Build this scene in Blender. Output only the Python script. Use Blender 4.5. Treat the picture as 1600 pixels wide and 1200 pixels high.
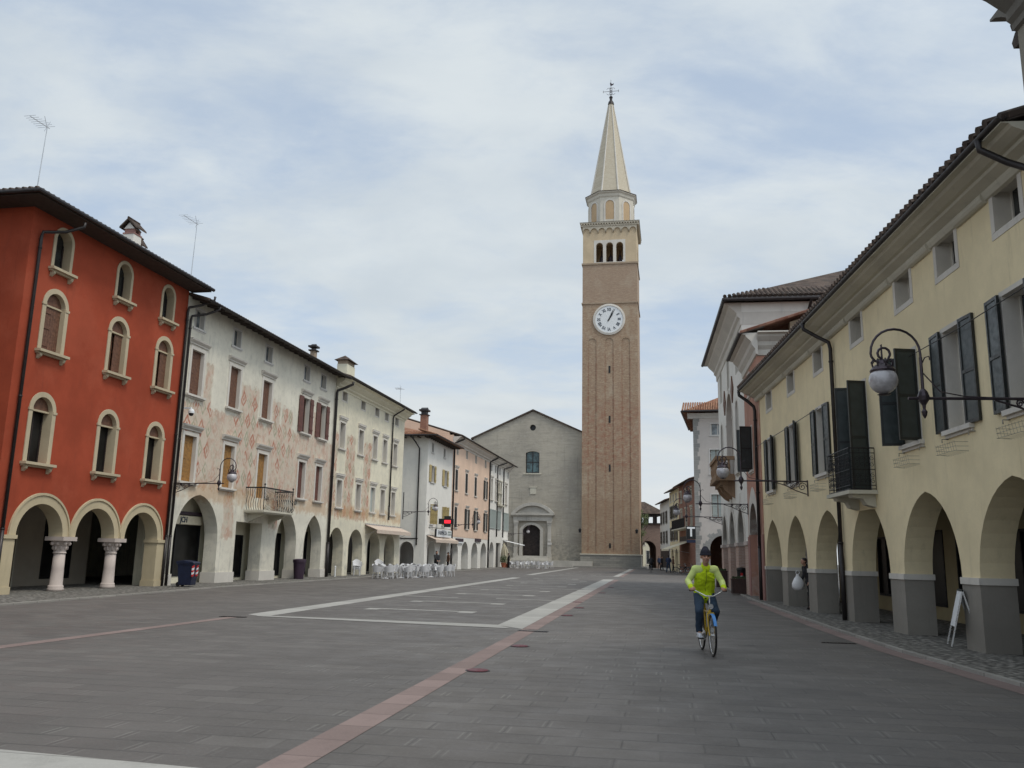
import bpy, bmesh, math, random
from mathutils import Vector, Matrix, noise
from mathutils.geometry import tessellate_polygon
R = math.radians
random.seed(7)
for o in list(bpy.data.objects): bpy.data.objects.remove(o)
scene = bpy.context.scene
COL = scene.collection
# ---------------------------------------------------------------- camera
PITCH, ROLL, FPX, CAMZ = math.atan((866-600)/1340), 0.0198, 1340.0, 1.6
fw = Vector((0, math.cos(PITCH), math.sin(PITCH))); up0 = Vector((0, -math.sin(PITCH), math.cos(PITCH))); rt0 = Vector((1, 0, 0))
rt = rt0*math.cos(ROLL)+up0*math.sin(ROLL); up = up0*math.cos(ROLL)-rt0*math.sin(ROLL)
cam = bpy.data.cameras.new('camera'); camo = bpy.data.objects.new('camera', cam); COL.objects.link(camo)
m = Matrix((rt, up, -fw)).transposed().to_4x4(); m.translation = Vector((0, 0, CAMZ)); camo.matrix_world = m
cam.sensor_width = 36; cam.lens = FPX/1600*36; cam.clip_start = .1; cam.clip_end = 3000
scene.camera = camo
# ---------------------------------------------------------------- light
SUN_EL, SUN_AZ = R(58), R(128)      # azimuth clockwise from +Y : high, behind the camera to the right
EXPOSURE = 0.30
scene.view_settings.view_transform = 'Standard'; scene.view_settings.look = 'None'
scene.view_settings.exposure = EXPOSURE; scene.view_settings.gamma = 1
scene.view_settings.use_curve_mapping = False
sd = Vector((math.sin(SUN_AZ)*math.cos(SUN_EL), math.cos(SUN_AZ)*math.cos(SUN_EL), math.sin(SUN_EL)))
sl = bpy.data.lights.new('sun', 'SUN'); sl.energy = 1.35; sl.angle = R(15); sl.color = (1, .93, .82)
so = bpy.data.objects.new('sun', sl); COL.objects.link(so); so.rotation_euler = sd.to_track_quat('Z', 'Y').to_euler()
world = bpy.data.worlds.new('World'); scene.world = world; world.use_nodes = True

# tiny node-expression helper ------------------------------------------------
class NB:
    def __init__(s, nt): s.nt = nt
    def new(s, t, **kw):
        n = s.nt.nodes.new(t)
        for k, v in kw.items(): setattr(n, k, v)
        return n
    def put(s, sock, v):
        if isinstance(v, bpy.types.NodeSocket): s.nt.links.new(v, sock)
        elif v is not None:
            if sock.type == 'RGBA' and len(v) == 3: v = (*v, 1)
            sock.default_value = v
    def math(s, op, a, b=None, c=None, clamp=False):
        n = s.new('ShaderNodeMath', operation=op); n.use_clamp = clamp
        for i, v in enumerate((a, b, c)): s.put(n.inputs[i], v) if v is not None else None
        return n.outputs[0]
    def vmath(s, op, a, b=None):
        n = s.new('ShaderNodeVectorMath', operation=op); s.put(n.inputs[0], a)
        if b is not None: s.put(n.inputs[3] if op == 'SCALE' else n.inputs[1], b)
        return n.outputs[1] if op in ('DOT_PRODUCT', 'LENGTH') else n.outputs[0]
    def noise(s, vec, scale=5, detail=4, rough=.55, w=0, out=0):
        n = s.new('ShaderNodeTexNoise'); s.put(n.inputs['Vector'], vec); n.inputs['Scale'].default_value = scale
        n.inputs['Detail'].default_value = detail; n.inputs['Roughness'].default_value = rough; return n.outputs[out]
    def vor(s, vec, scale, feature='F1', out=0):
        n = s.new('ShaderNodeTexVoronoi', feature=feature); s.put(n.inputs['Vector'], vec); n.inputs['Scale'].default_value = scale
        return n.outputs[out]
    def ramp(s, x, a, b, lo=0., hi=1., smooth=True):
        n = s.new('ShaderNodeMapRange', interpolation_type='SMOOTHSTEP' if smooth else 'LINEAR'); s.put(n.inputs[0], x)
        for i, v in zip((1, 2, 3, 4), (a, b, lo, hi)): n.inputs[i].default_value = v
        return n.outputs[0]
    def mix(s, f, a, b, mode='MIX'):
        n = s.new('ShaderNodeMix', data_type='RGBA', blend_type=mode); s.put(n.inputs[0], f); s.put(n.inputs[6], a); s.put(n.inputs[7], b)
        return n.outputs[2]
    def map(s, vec, sc=(1, 1, 1), rot=(0, 0, 0), loc=(0, 0, 0)):
        n = s.new('ShaderNodeMapping'); s.put(n.inputs[0], vec); n.inputs[1].default_value = loc; n.inputs[2].default_value = rot; n.inputs[3].default_value = sc
        return n.outputs[0]
    def sep(s, v):
        n = s.new('ShaderNodeSeparateXYZ'); s.put(n.inputs[0], v); return n.outputs
    def comb(s, x=0., y=0., z=0.):
        n = s.new('ShaderNodeCombineXYZ'); [s.put(n.inputs[i], v) for i, v in enumerate((x, y, z))]; return n.outputs[0]

w = NB(world.node_tree); world.node_tree.nodes.clear()
sky = w.new('ShaderNodeTexSky', sky_type='NISHITA'); sky.sun_disc = False; sky.sun_elevation = SUN_EL; sky.sun_rotation = SUN_AZ
sky.air_density = 1.0; sky.dust_density = 1.5; sky.ozone_density = 1.5
g = w.new('ShaderNodeTexCoord').outputs['Generated']
gx, gy, gz = w.sep(g)
den = w.math('ADD', w.math('MAXIMUM', gz, 0.0), .22)
cv = w.comb(w.math('DIVIDE', gx, den), w.math('DIVIDE', gy, den), 0.)
warp = w.noise(cv, 1.1, 3, .5, out=1)
cv2 = w.vmath('ADD', w.map(cv, (1, 1.5, 1), (0, 0, R(-24))), w.vmath('SCALE', warp, .45))
n1 = w.noise(cv2, 1.25, 8, .6)
n2 = w.noise(w.map(cv2, loc=(4, 7, 0)), 3.6, 6, .6)
cover = w.ramp(w.math('ADD', w.math('MULTIPLY', n1, .7), w.math('MULTIPLY', n2, .3)), .36, .60)
n3 = w.noise(w.map(cv2, loc=(9, 2, 0)), 2.0, 6, .55)
sunglow = w.math('POWER', w.math('MAXIMUM', w.vmath('DOT_PRODUCT', g, tuple(sd)), 0.), 3.0)
cl = w.mix(w.ramp(n3, .3, .72), (4.9, 5.45, 5.9), (5.95, 6.4, 6.6))
cl = w.vmath('SCALE', cl, w.math('ADD', 1.0, w.math('MULTIPLY', sunglow, 1.3)))
cl = w.vmath('MULTIPLY', cl, w.mix(w.ramp(gz, .05, .45), (1.0, .99, .965), (1, 1, 1)))
blue = w.vmath('ADD', w.vmath('SCALE', sky.outputs[0], .4), (3.15, 3.7, 4.35))
skyc = w.mix(w.math('MULTIPLY', cover, .92), blue, cl)
skyc = w.mix(w.ramp(gz, 0.0, .28, .75, 0.), skyc, (6.1, 6.35, 6.5))
bg = w.new('ShaderNodeBackground'); w.put(bg.inputs[0], skyc); bg.inputs[1].default_value = .1
wo = w.new('ShaderNodeOutputWorld'); world.node_tree.links.new(bg.outputs[0], wo.inputs[0])

# ---------------------------------------------------------------- materials
def newmat(name):
    m = bpy.data.materials.new(name); m.use_nodes = True; b = NB(m.node_tree); m.node_tree.nodes.clear()
    p = b.new('ShaderNodeBsdfPrincipled'); o = b.new('ShaderNodeOutputMaterial'); m.node_tree.links.new(p.outputs[0], o.inputs[0])
    return m, b, p
def bumpto(b, p, h, strength=.3, dist=.02):
    n = b.new('ShaderNodeBump'); n.inputs['Strength'].default_value = strength; n.inputs['Distance'].default_value = dist
    b.put(n.inputs['Height'], h); b.put(p.inputs['Normal'], n.outputs[0])
def ocoord(b): return b.new('ShaderNodeTexCoord').outputs['Object']
def mul(c, k): return tuple(min(1, x*k) for x in c[:3])
def plain(name, col, rough=.7, metal=0., var=.12, scale=6, bump=.1, bscale=60, spec=.4):
    m, b, p = newmat(name); oc = ocoord(b)
    c = b.mix(b.ramp(b.noise(oc, scale, 5, .6), .3, .7), mul(col, 1-var), mul(col, 1+var))
    b.put(p.inputs['Base Color'], c); p.inputs['Metallic'].default_value = metal
    b.put(p.inputs['Roughness'], b.ramp(b.noise(oc, scale*2, 3), .3, .7, max(.05, rough-.1), min(1, rough+.1)))
    p.inputs['Specular IOR Level'].default_value = spec
    if bump: bumpto(b, p, b.noise(oc, bscale, 3), bump, .01)
    return m
def stucco(name, col, var=.10, stain=(.3, .28, .25), sk=.35, bump=.35, patch=None, pk=.5, pscale=.5, rough=.9):
    m, b, p = newmat(name); oc = ocoord(b)
    big = b.noise(oc, .55, 5, .6); mid = b.noise(oc, 3.2, 6, .65); fine = b.noise(oc, 26, 3, .6)
    c = b.mix(b.ramp(big, .32, .68), mul(col, 1-var), mul(col, 1+var))
    c = b.mix(b.ramp(mid, .38, .72, 0, .35), c, mul(col, .86))
    if patch: c = b.mix(b.ramp(b.noise(b.map(oc, loc=(3, 5, 9)), pscale, 6, .68), .5, .62, 0, pk), c, patch)
    st = b.noise(b.map(oc, (2.6, 2.6, .32)), 1.6, 6, .7)
    c = b.mix(b.ramp(st, .54, .78, 0, sk), c, stain)
    c = b.mix(b.ramp(fine, .3, .75, 0, .10), c, mul(col, .7))
    b.put(p.inputs['Base Color'], c); p.inputs['Roughness'].default_value = rough; p.inputs['Specular IOR Level'].default_value = .2
    bumpto(b, p, b.math('ADD', b.math('MULTIPLY', mid, .6), b.math('MULTIPLY', fine, .4)), bump, .015)
    return m
def brick(name, c1, c2, mortar, sx=.26, sz=.075, bw=.5, var=.5, streak=None, frontal=True):
    m, b, p = newmat(name); oc = ocoord(b); x, y, z = b.sep(oc)
    u = b.math('ADD', x, y)
    n = b.new('ShaderNodeTexBrick'); b.put(n.inputs['Vector'], b.comb(u, z, 0.))
    n.inputs['Color1'].default_value = (*c1, 1); n.inputs['Color2'].default_value = (*c2, 1); n.inputs['Mortar'].default_value = (*mortar, 1)
    n.inputs['Scale'].default_value = 1; n.inputs['Mortar Size'].default_value = .008; n.inputs['Brick Width'].default_value = sx; n.inputs['Row Height'].default_value = sz
    big = b.noise(oc, .25, 6, .65); mid = b.noise(b.map(oc, (1, 1, 2.2)), 1.5, 6, .7)
    c = b.mix(b.ramp(big, .35, .65, 0, var), n.outputs[0], mul(c1, .72)); c = b.mix(b.ramp(mid, .5, .75, 0, .4), c, mortar)
    return m, b, p, oc, c
def finish(b, p, c, rough=.9, h=None, bump=.3, dist=.02):
    b.put(p.inputs['Base Color'], c); p.inputs['Roughness'].default_value = rough; p.inputs['Specular IOR Level'].default_value = .2
    if h is not None: bumpto(b, p, h, bump, dist)

MAT = {}
MAT['tan'] = stucco('tan window stone', (.49, .415, .29), .09, (.28, .23, .16), .4, bump=.2)
MAT['red'] = stucco('red stucco', (.335, .064, .031), .14, (.19, .05, .032), .6, patch=(.41, .10, .055), pk=.35, pscale=.35)
MAT['cream'] = stucco('cream stucco', (.74, .70, .55), .06, (.36, .35, .28), .4)
MAT['white'] = stucco('white stucco', (.77, .745, .69), .05, (.4, .41, .41), .45)
MAT['greyw'] = stucco('pale grey stucco', (.60, .58, .55), .06, (.35, .35, .35), .35)
MAT['peach'] = stucco('peach stucco', (.73, .54, .415), .07, (.45, .28, .2), .3)
MAT['yellow'] = stucco('yellow stucco', (.78, .665, .435), .08, (.40, .34, .21), .5)
MAT['pink'] = stucco('pink red stucco', (.44, .235, .175), .14, (.5, .38, .32), .5, patch=(.52, .40, .34), pk=.7)
MAT['pinkd'] = stucco('dark pink stucco', (.36, .20, .175), .12)
MAT['plinth'] = stucco('grey cement render', (.265, .245, .215), .12, (.12, .12, .12), .5)
MAT['stone'] = stucco('pale trim stone', (.55, .52, .43), .09, (.3, .28, .24), .5, bump=.25)
MAT['stonew'] = stucco('white trim stone', (.62, .585, .53), .08, (.33, .32, .3), .5, bump=.25)
MAT['pinkst'] = stucco('pale marble', (.50, .43, .39), .12, (.3, .25, .24), .4, bump=.2)
MAT['ochre'] = stucco('beige arch stone', (.52, .44, .295), .08, (.35, .29, .2), .35)
MAT['portal'] = stucco('grey portal stone', (.50, .475, .425), .14, (.2, .2, .19), .7)
MAT['near'] = stucco('dull grey brown render', (.30, .28, .235), .1); MAT['neart'] = stucco('dark cornice', (.20, .19, .17), .1)
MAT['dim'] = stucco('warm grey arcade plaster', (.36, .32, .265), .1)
m, b, p = newmat('church render'); oc = ocoord(b); hz_ = b.noise(b.map(oc, (.35, .35, 3.2)), 1.0, 6, .72); sp_ = b.noise(b.map(oc, (1.5, 1.5, 2.2)), 1.0, 6, .75); bg_ = b.noise(oc, .16, 6, .6); dr_ = b.noise(b.map(oc, (1.6, 1.6, .12)), 1.0, 6, .7)
c = b.mix(b.ramp(bg_, .38, .62), (.45, .41, .34), (.35, .32, .27)); c = b.mix(b.ramp(hz_, .48, .66, 0, .45), c, (.25, .235, .205)); c = b.mix(b.ramp(sp_, .50, .70, 0, .5), c, (.50, .47, .41)); c = b.mix(b.ramp(sp_, .44, .30, 0, .4), c, (.21, .20, .175)); c = b.mix(b.ramp(dr_, .54, .72, 0, .4), c, (.20, .195, .175))
z_ = b.sep(oc)[2]; c = b.mix(b.math('MULTIPLY', b.ramp(b.math('ADD', z_, b.math('MULTIPLY', sp_, 5.)), 7.5, 5.5), b.ramp(sp_, .40, .6, .1, .6)), c, (.17, .165, .15)); finish(b, p, c, .95, b.math('ADD', hz_, sp_), .6, .05); MAT['church'] = m
MAT['roofwood'] = plain('dark eaves wood', (.055, .042, .035), .8, var=.25)
MAT['gut'] = plain('dark gutter metal', (.045, .04, .04), .45, .6, var=.15)
MAT['iron'] = plain('wrought iron', (.03, .03, .033), .5, .6, var=.2)
MAT['lampi'] = plain('purplish cast iron', (.075, .06, .07), .4, .7, var=.2)
MAT['green'] = plain('dark green paint', (.016, .019, .019), .42, var=.2, spec=.5)
MAT['greensl'] = plain('green grey slats', (.032, .042, .043), .4, var=.15, spec=.5)
MAT['brownsh'] = plain('brown shutter wood', (.14, .068, .042), .65, var=.3, scale=12)
MAT['honey'] = plain('honey shutter wood', (.30, .155, .045), .6, var=.25, scale=10)
MAT['redbr'] = plain('red brown shutter wood', (.125, .05, .038), .6, var=.25)
MAT['ochresh'] = plain('ochre shutter', (.42, .33, .15), .6, var=.15)
MAT['greysh'] = plain('grey green shutter', (.36, .40, .38), .6, var=.08)
MAT['whitesh'] = plain('pale wood', (.42, .42, .40), .6, var=.1)
MAT['dark'] = plain('dark interior', (.018, .018, .02), .7, var=.3)
MAT['wood'] = plain('door wood', (.16, .085, .045), .5, var=.3, scale=9)
MAT['doord'] = plain('dark door wood', (.028, .02, .018), .6, var=.4, scale=4)
MAT['paneh'] = None
def glass(name, col, rough=.12):
    m, b, p = newmat(name); oc = ocoord(b)
    b.put(p.inputs['Base Color'], b.mix(b.ramp(b.noise(oc, 1.7, 3), .35, .65), mul(col, .6), mul(col, 1.5)))
    p.inputs['Roughness'].default_value = rough; p.inputs['Specular IOR Level'].default_value = .6
    bumpto(b, p, b.noise(oc, 1.3, 2), .12, .02); return m
MAT['pane'] = glass('window glass', (.022, .025, .027))
MAT['shop'] = glass('shop glass', (.012, .012, .012), .3)
MAT['bluepane'] = glass('church window glass', (.07, .12, .13), .25)
MAT['paneg'] = glass('grey curtained glass', (.16, .18, .19), .2)
MAT['signw'] = plain('white sign', (.72, .74, .75), .5, var=.05, bump=0)
MAT['cream2'] = plain('cream canvas', (.68, .62, .47), .85, var=.07)
MAT['whitec'] = plain('white canvas', (.8, .8, .8), .85, var=.04)
MAT['purple'] = plain('dark purple sign', (.05, .032, .045), .5)
MAT['black'] = plain('black enamel', (.012, .012, .013), .35, var=.1)
MAT['resin'] = plain('white resin', (.62, .62, .63), .45, var=.04, bump=.05)
MAT['steel'] = plain('brushed steel', (.55, .55, .55), .3, .9, var=.1)
MAT['steelg'] = plain('dull grey wire', (.30, .29, .25), .5, .5, var=.1)
MAT['shop'].node_tree.nodes['Principled BSDF'].inputs['Specular IOR Level'].default_value = .25
MAT['text'] = plain('dark lettering', (.06, .07, .09), .6, bump=0)
MAT['binblue'] = plain('navy plastic', (.012, .018, .045), .45, var=.2)
MAT['binpur'] = plain('dark purple plastic', (.04, .022, .04), .5)
MAT['redm'] = plain('red reflective', (.5, .03, .03), .5)
MAT['pot'] = plain('terracotta pot', (.32, .11, .06), .8)
MAT['planter'] = plain('dark brown planter', (.05, .028, .024), .7, var=.2)
def tiles(name, c1, c2, moss=(.12, .11, .08), k=.35):
    m, b, p = newmat(name); oc = ocoord(b); x, y, z = b.sep(oc)
    cell = b.vor(b.map(oc, (4.5, 2.8, .5)), 1.0, out=1)
    cx = b.sep(cell)[0]
    c = b.mix(cx, c1, c2); c = b.mix(b.ramp(b.noise(oc, 1.2, 6, .7), .45, .7, 0, k), c, moss)
    c = b.mix(b.ramp(b.sep(cell)[1], .6, 1., 0, .5), c, mul(c1, .45))
    h = b.math('ADD', b.math('ABSOLUTE', b.math('SINE', b.math('MULTIPLY', x, 14.3))), b.math('MULTIPLY', b.math('FRACT', b.math('MULTIPLY', y, 2.8)), .5))
    finish(b, p, c, .9, h, .9, .05); return m
MAT['tile'] = tiles('terracotta roof tiles', (.17, .07, .048), (.27, .14, .10))
MAT['tiled'] = tiles('weathered dark roof tiles', (.07, .052, .045), (.135, .10, .08), (.07, .065, .055), .6)
MAT['tileo'] = tiles('orange roof tiles', (.24, .10, .06), (.33, .19, .12))

# brick of the bell tower : courses, mottling, red putlog lines beside the shallow niches
m, b, p, oc, c = brick('tower brick', (.40, .285, .19), (.27, .17, .115), (.48, .41, .31), .28, .09, var=.35)
x, y, z = b.sep(oc)
rows = b.noise(b.map(oc, (.9, .9, 7.0)), 1.0, 5, .7); spk = b.noise(b.map(oc, (2.6, 2.6, 5.5)), 1.0, 4, .8); blot = b.noise(b.map(oc, (1, 1, .7)), .5, 6, .7)
c = b.mix(b.ramp(rows, .42, .66, 0, .5), c, (.25, .165, .12)); c = b.mix(b.ramp(spk, .52, .68, 0, .55), c, (.50, .42, .31)); c = b.mix(b.ramp(spk, .44, .30, 0, .45), c, (.22, .125, .085))
c = b.mix(b.ramp(blot, .50, .66, 0, .45), c, (.46, .395, .30))
rn = b.noise(b.map(oc, (1.3, 1.3, 2.0)), 1.0, 6, .75)
t_ = b.math('SUBTRACT', b.math('MODULO', b.math('ADD', x, 3.05+24), 2.4), 1.2); ln_ = b.math('ABSOLUTE', b.math('SUBTRACT', b.math('ABSOLUTE', t_), .58))
c = b.mix(b.math('MULTIPLY', b.math('MULTIPLY', b.ramp(ln_, .20, .05), b.ramp(rn, .40, .62)), b.ramp(z, 32, 29, 0, .6)), c, (.27, .135, .09))
redz = b.math('MULTIPLY', b.ramp(b.math('ADD', z, b.math('MULTIPLY', rn, 2.)), 14, 15), b.ramp(z, 26, 21, 0, 1))
c = b.mix(b.math('MULTIPLY', b.ramp(rn, .42, .62), b.math('MULTIPLY', redz, .55)), c, (.29, .135, .09))
c = b.mix(b.ramp(z, 37.5, 37.7, 0, .35), c, (.36, .275, .215))
c = b.mix(b.math('MULTIPLY', b.ramp(z, 9.3, 9.2), b.ramp(z, 3, 8, .1, .35)), c, (.30, .20, .13))
MAT['tower'] = m; finish(b, p, c, .92, b.math('ADD', rows, spk), .5, .04)
m, b, p, oc, c = brick('red brick', (.30, .13, .085), (.22, .09, .06), (.36, .30, .25), .26, .085); finish(b, p, c, .92, b.noise(oc, 20, 3), .3); MAT['brick'] = m
m, b, p, oc, c = brick('pale brick', (.40, .31, .22), (.30, .21, .15), (.42, .37, .30), .28, .08); finish(b, p, c, .92, b.noise(oc, 20, 3), .3); MAT['brickp'] = m
m, b, p, oc, c = brick('pier brick', (.50, .35, .29), (.42, .27, .22), (.56, .50, .44), .28, .075, var=.3); finish(b, p, c, .92, b.noise(oc, 20, 3), .3); MAT['brickpier'] = m
m, b, p, oc, c = brick('grey ashlar', (.30, .29, .26), (.21, .205, .19), (.12, .12, .11), .9, .3, var=.4); finish(b, p, c, .9, b.noise(oc, 6, 5), .5, .03); MAT['ashlar'] = m
m, b, p, oc, c = brick('spire brick', (.52, .47, .375), (.45, .39, .295), (.60, .54, .42), .3, .1, var=.15); finish(b, p, c, .9, b.noise(oc, 8, 4), .2); MAT['spire'] = m
m, b, p, oc, c = brick('gate brick', (.27, .19, .155), (.21, .145, .12), (.30, .25, .22), .3, .1); finish(b, p, c, .9, b.noise(oc, 8, 4), .2); MAT['gate'] = m
MAT['belf'] = stucco('belfry render', (.55, .44, .30), .08, (.3, .24, .17), .4)
MAT['trim'] = stucco('tan cornice', (.48, .43, .345), .08)
MAT['drum'] = stucco('drum white render', (.58, .54, .46), .06, (.4, .35, .28), .4)
MAT['niche'] = stucco('drum ochre niche', (.50, .36, .22), .06)

# faded fresco stucco of the white house : lozenges in red and green, worn by noise
def fresco(name, zones, cols=(.70, .665, .565), lat=((.1, 2.7, 4.6, 8.1), (4.7, 7.3, 3.9, 9.6), (8.6, 11.6, 6.6, 9.4), (9.4, 10.4, 2.4, 7)), kk=1.):
    m, b, p = newmat(name); oc = ocoord(b); x, y, z = b.sep(oc)
    big = b.noise(oc, .5, 5, .6); mid = b.noise(oc, 2.6, 7, .68); fine = b.noise(oc, 26, 3, .6)
    c = b.mix(b.ramp(big, .3, .7), mul(cols, .90), mul(cols, 1.08))
    c = b.mix(b.ramp(mid, .45, .68, 0, .30), c, (.42, .40, .345))
    zz = b.math('ADD', z, b.math('MULTIPLY', b.math('SUBTRACT', mid, .5), 1.3)); xx = b.math('ADD', x, b.math('MULTIPLY', b.math('SUBTRACT', big, .5), 1.2))
    tot = None
    for (x0, x1, z0, z1) in zones:
        f = b.math('MULTIPLY', b.math('MULTIPLY', b.ramp(xx, x0-.06, x0+.12), b.ramp(xx, x1+.06, x1-.12)), b.math('MULTIPLY', b.ramp(zz, z0-.05, z0+.15), b.ramp(zz, z1+.06, z1-.08)))
        tot = f if tot is None else b.math('MAXIMUM', tot, f)
    wear = b.ramp(b.noise(b.map(oc, loc=(1, 2, 3)), 1.1, 6, .65), .34, .54)
    # ground tint
    c = b.mix(b.math('MULTIPLY', tot, .7), c, b.mix(b.ramp(mid, .4, .62), (.54, .46, .37), (.56, .40, .31)))
    wn_ = b.noise(oc, 1.3, 3, out=1); wx, wy, wz = b.sep(wn_); u = b.math('ADD', b.math('DIVIDE', x, .60), b.math('MULTIPLY', wx, .55)); v = b.math('ADD', b.math('DIVIDE', z, .95), b.math('MULTIPLY', wy, .45))
    fu = b.math('SUBTRACT', b.math('FRACT', u), .5); fv = b.math('SUBTRACT', b.math('FRACT', v), .5)
    dist = b.math('ADD', b.math('ABSOLUTE', fu), b.math('ABSOLUTE', fv))
    ring = b.math('MULTIPLY', b.ramp(dist, .50, .40), b.ramp(dist, .22, .34)); core = b.ramp(dist, .20, .06)
    par = b.math('MODULO', b.math('ADD', b.math('FLOOR', u), b.math('FLOOR', v)), 2.0)
    colr = b.mix(b.math('ABSOLUTE', par), (.42, .165, .11), (.34, .35, .25))
    lt = None
    for (x0, x1, z0, z1) in lat:
        f = b.math('MULTIPLY', b.math('MULTIPLY', b.ramp(xx, x0-.2, x0+.2), b.ramp(xx, x1+.2, x1-.2)), b.math('MULTIPLY', b.ramp(zz, z0-.3, z0+.3), b.ramp(zz, z1+.3, z1-.3))); lt = f if lt is None else b.math('MAXIMUM', lt, f)
    k = b.math('MULTIPLY', b.math('MULTIPLY', tot, wear), b.math('MULTIPLY', b.math('MAXIMUM', ring, core), b.math('ADD', b.math('MULTIPLY', lt, .75), .25)))
    c = b.mix(b.math('MULTIPLY', k, kk), c, colr)
    c = b.mix(b.math('MULTIPLY', b.math('MULTIPLY', tot, b.ramp(b.noise(b.map(oc, (1.6, 1.6, 1.1), loc=(2, 8, 4)), 1.6, 7, .75), .50, .60)), .45), c, (.45, .24, .17)); c = b.mix(b.math('MULTIPLY', b.math('MULTIPLY', tot, b.ramp(b.noise(b.map(oc, loc=(12, 8, 4)), 1.9, 7, .75), .54, .64)), .35), c, (.40, .39, .29))
    c = b.mix(b.math('MULTIPLY', b.math('MULTIPLY', tot, b.ramp(b.noise(b.map(oc, loc=(7, 0, 2)), 1.7, 5, .7), .58, .70)), .5), c, (.43, .17, .11))
    # ochre worn patches low on the first floor
    lo = b.math('MULTIPLY', b.ramp(zz, 3.5, 3.9), b.ramp(zz, 4.7, 4.3)); c = b.mix(b.math('MULTIPLY', b.math('MULTIPLY', lo, wear), .5), c, (.48, .27, .12))
    st = b.noise(b.map(oc, (2.6, 2.6, .32)), 1.6, 6, .7); c = b.mix(b.ramp(st, .52, .76, 0, .5), c, (.27, .265, .24))
    low = b.noise(b.map(oc, loc=(5, 5, 5)), 1.2, 6, .7); c = b.mix(b.math('MULTIPLY', b.ramp(low, .5, .65), b.ramp(z, 2.6, 1.2, 0, .5)), c, (.36, .355, .32))
    finish(b, p, c, .92, b.math('ADD', b.math('MULTIPLY', mid, .6), b.math('MULTIPLY', fine, .4)), .35, .015); return m
# local x of the fresco house = s-33
MAT['fresco'] = fresco('faded fresco stucco', [(.2, 8.6, 4.2, 7.9), (8.4, 17.2, 4.3, 8.1), (1.8, 2.6, 7.8, 9.9), (5.2, 7.0, 7.8, 9.6), (8.7, 9.6, 7.8, 9.4), (9.8, 11.2, 7.8, 9.2), (4.4, 5.4, 2.0, 4.2), (9.3, 10.2, 2.6, 4.2), (13.9, 14.4, 8, 9.6)])
MAT['frescoc'] = fresco('cream stucco with fresco bands', [(.0, .9, 3.8, 8.9), (2.3, 3.9, 6.4, 9.0), (2.9, 3.8, 3.8, 7.0), (5.6, 7.1, 3.6, 9.0), (.8, 6.0, 3.6, 4.3), (2.2, 3.9, 4.2, 6.4)], (.71, .66, .52), [(-1, 9, 0, 12)], .95)

# stone paving of the square
m, b, p = newmat('stone slab paving'); pos = b.new('ShaderNodeNewGeometry').outputs['Position']
pr = b.map(pos, rot=(0, 0, R(10))); x, y, z = b.sep(pr)
wob = b.noise(pos, .6, 3)
rowf = b.math('DIVIDE', y, .37); row = b.math('FLOOR', rowf); v = b.math('FRACT', rowf)
rnd = b.math('FRACT', b.math('MULTIPLY', b.math('SINE', b.math('MULTIPLY', row, 12.9898)), 437.58))
uf = b.math('ADD', b.math('DIVIDE', x, .70), b.math('ADD', b.math('MULTIPLY', b.math('MODULO', row, 2.), .5), b.math('MULTIPLY', rnd, .12)))
colu = b.math('FLOOR', uf); u = b.math('FRACT', uf)
wn = b.new('ShaderNodeTexWhiteNoise', noise_dimensions='2D'); b.put(wn.inputs['Vector'], b.comb(colu, row, 0.)); cellr = wn.outputs[0]
big = b.noise(pos, .09, 5, .6); mid = b.noise(pos, 1.3, 6, .65); fine = b.noise(pos, 30, 4, .7); med2 = b.noise(pos, .45, 5, .6)
base = b.mix(b.ramp(big, .35, .65), (.110, .099, .091), (.146, .133, .123))
base = b.mix(b.ramp(cellr, 0, 1, 0, .5, False), base, (.078, .070, .065)); base = b.mix(b.ramp(cellr, .86, .9, 0, .35), base, (.19, .175, .16)); base = b.mix(b.ramp(b.noise(b.map(pos, loc=(8, 3, 0)), .22, 7, .7), .52, .66, 0, .4), base, (.075, .068, .062))
base = b.mix(b.ramp(mid, .4, .75, 0, .35), base, (.095, .09, .084))
base = b.mix(b.ramp(med2, .50, .70, 0, .35), base, (.155, .144, .132))
base = b.mix(b.ramp(fine, .45, .8, 0, .4), base, (.19, .185, .175))
ue = b.math('MINIMUM', u, b.math('SUBTRACT', 1., u)); ve = b.math('MINIMUM', v, b.math('SUBTRACT', 1., v))
tick = b.math('MULTIPLY', b.math('MULTIPLY', b.ramp(ue, .032, .042), b.ramp(ue, .068, .058)), b.math('MULTIPLY', b.ramp(ve, .10, .16), b.ramp(b.noise(pos, .45, 4), .42, .66)))
base = b.mix(b.math('MULTIPLY', tick, .55), base, (.23, .22, .20))
jv = b.ramp(ve, .055, .02); ju = b.math('MULTIPLY', b.ramp(ue, .016, .006), .8)
jm = b.ramp(b.noise(pos, 1.1, 4), .35, .6, .25, 1.)
jo = b.math('MULTIPLY', b.math('MAXIMUM', jv, ju), jm)
base = b.mix(b.math('MULTIPLY', jo, .5), base, (.045, .043, .041))
base = b.mix(b.ramp(b.vor(b.map(pos, loc=(3, 1, 0)), .35), .06, .03, 0, .5), base, (.05, .05, .05))
b.put(p.inputs['Base Color'], base); b.put(p.inputs['Roughness'], b.ramp(mid, .3, .7, .55, .8)); p.inputs['Specular IOR Level'].default_value = .35
bumpto(b, p, b.math('SUBTRACT', b.math('ADD', b.math('MULTIPLY', fine, .25), b.math('MULTIPLY', cellr, .25)), jo), .35, .01)
MAT['paving'] = m
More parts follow.
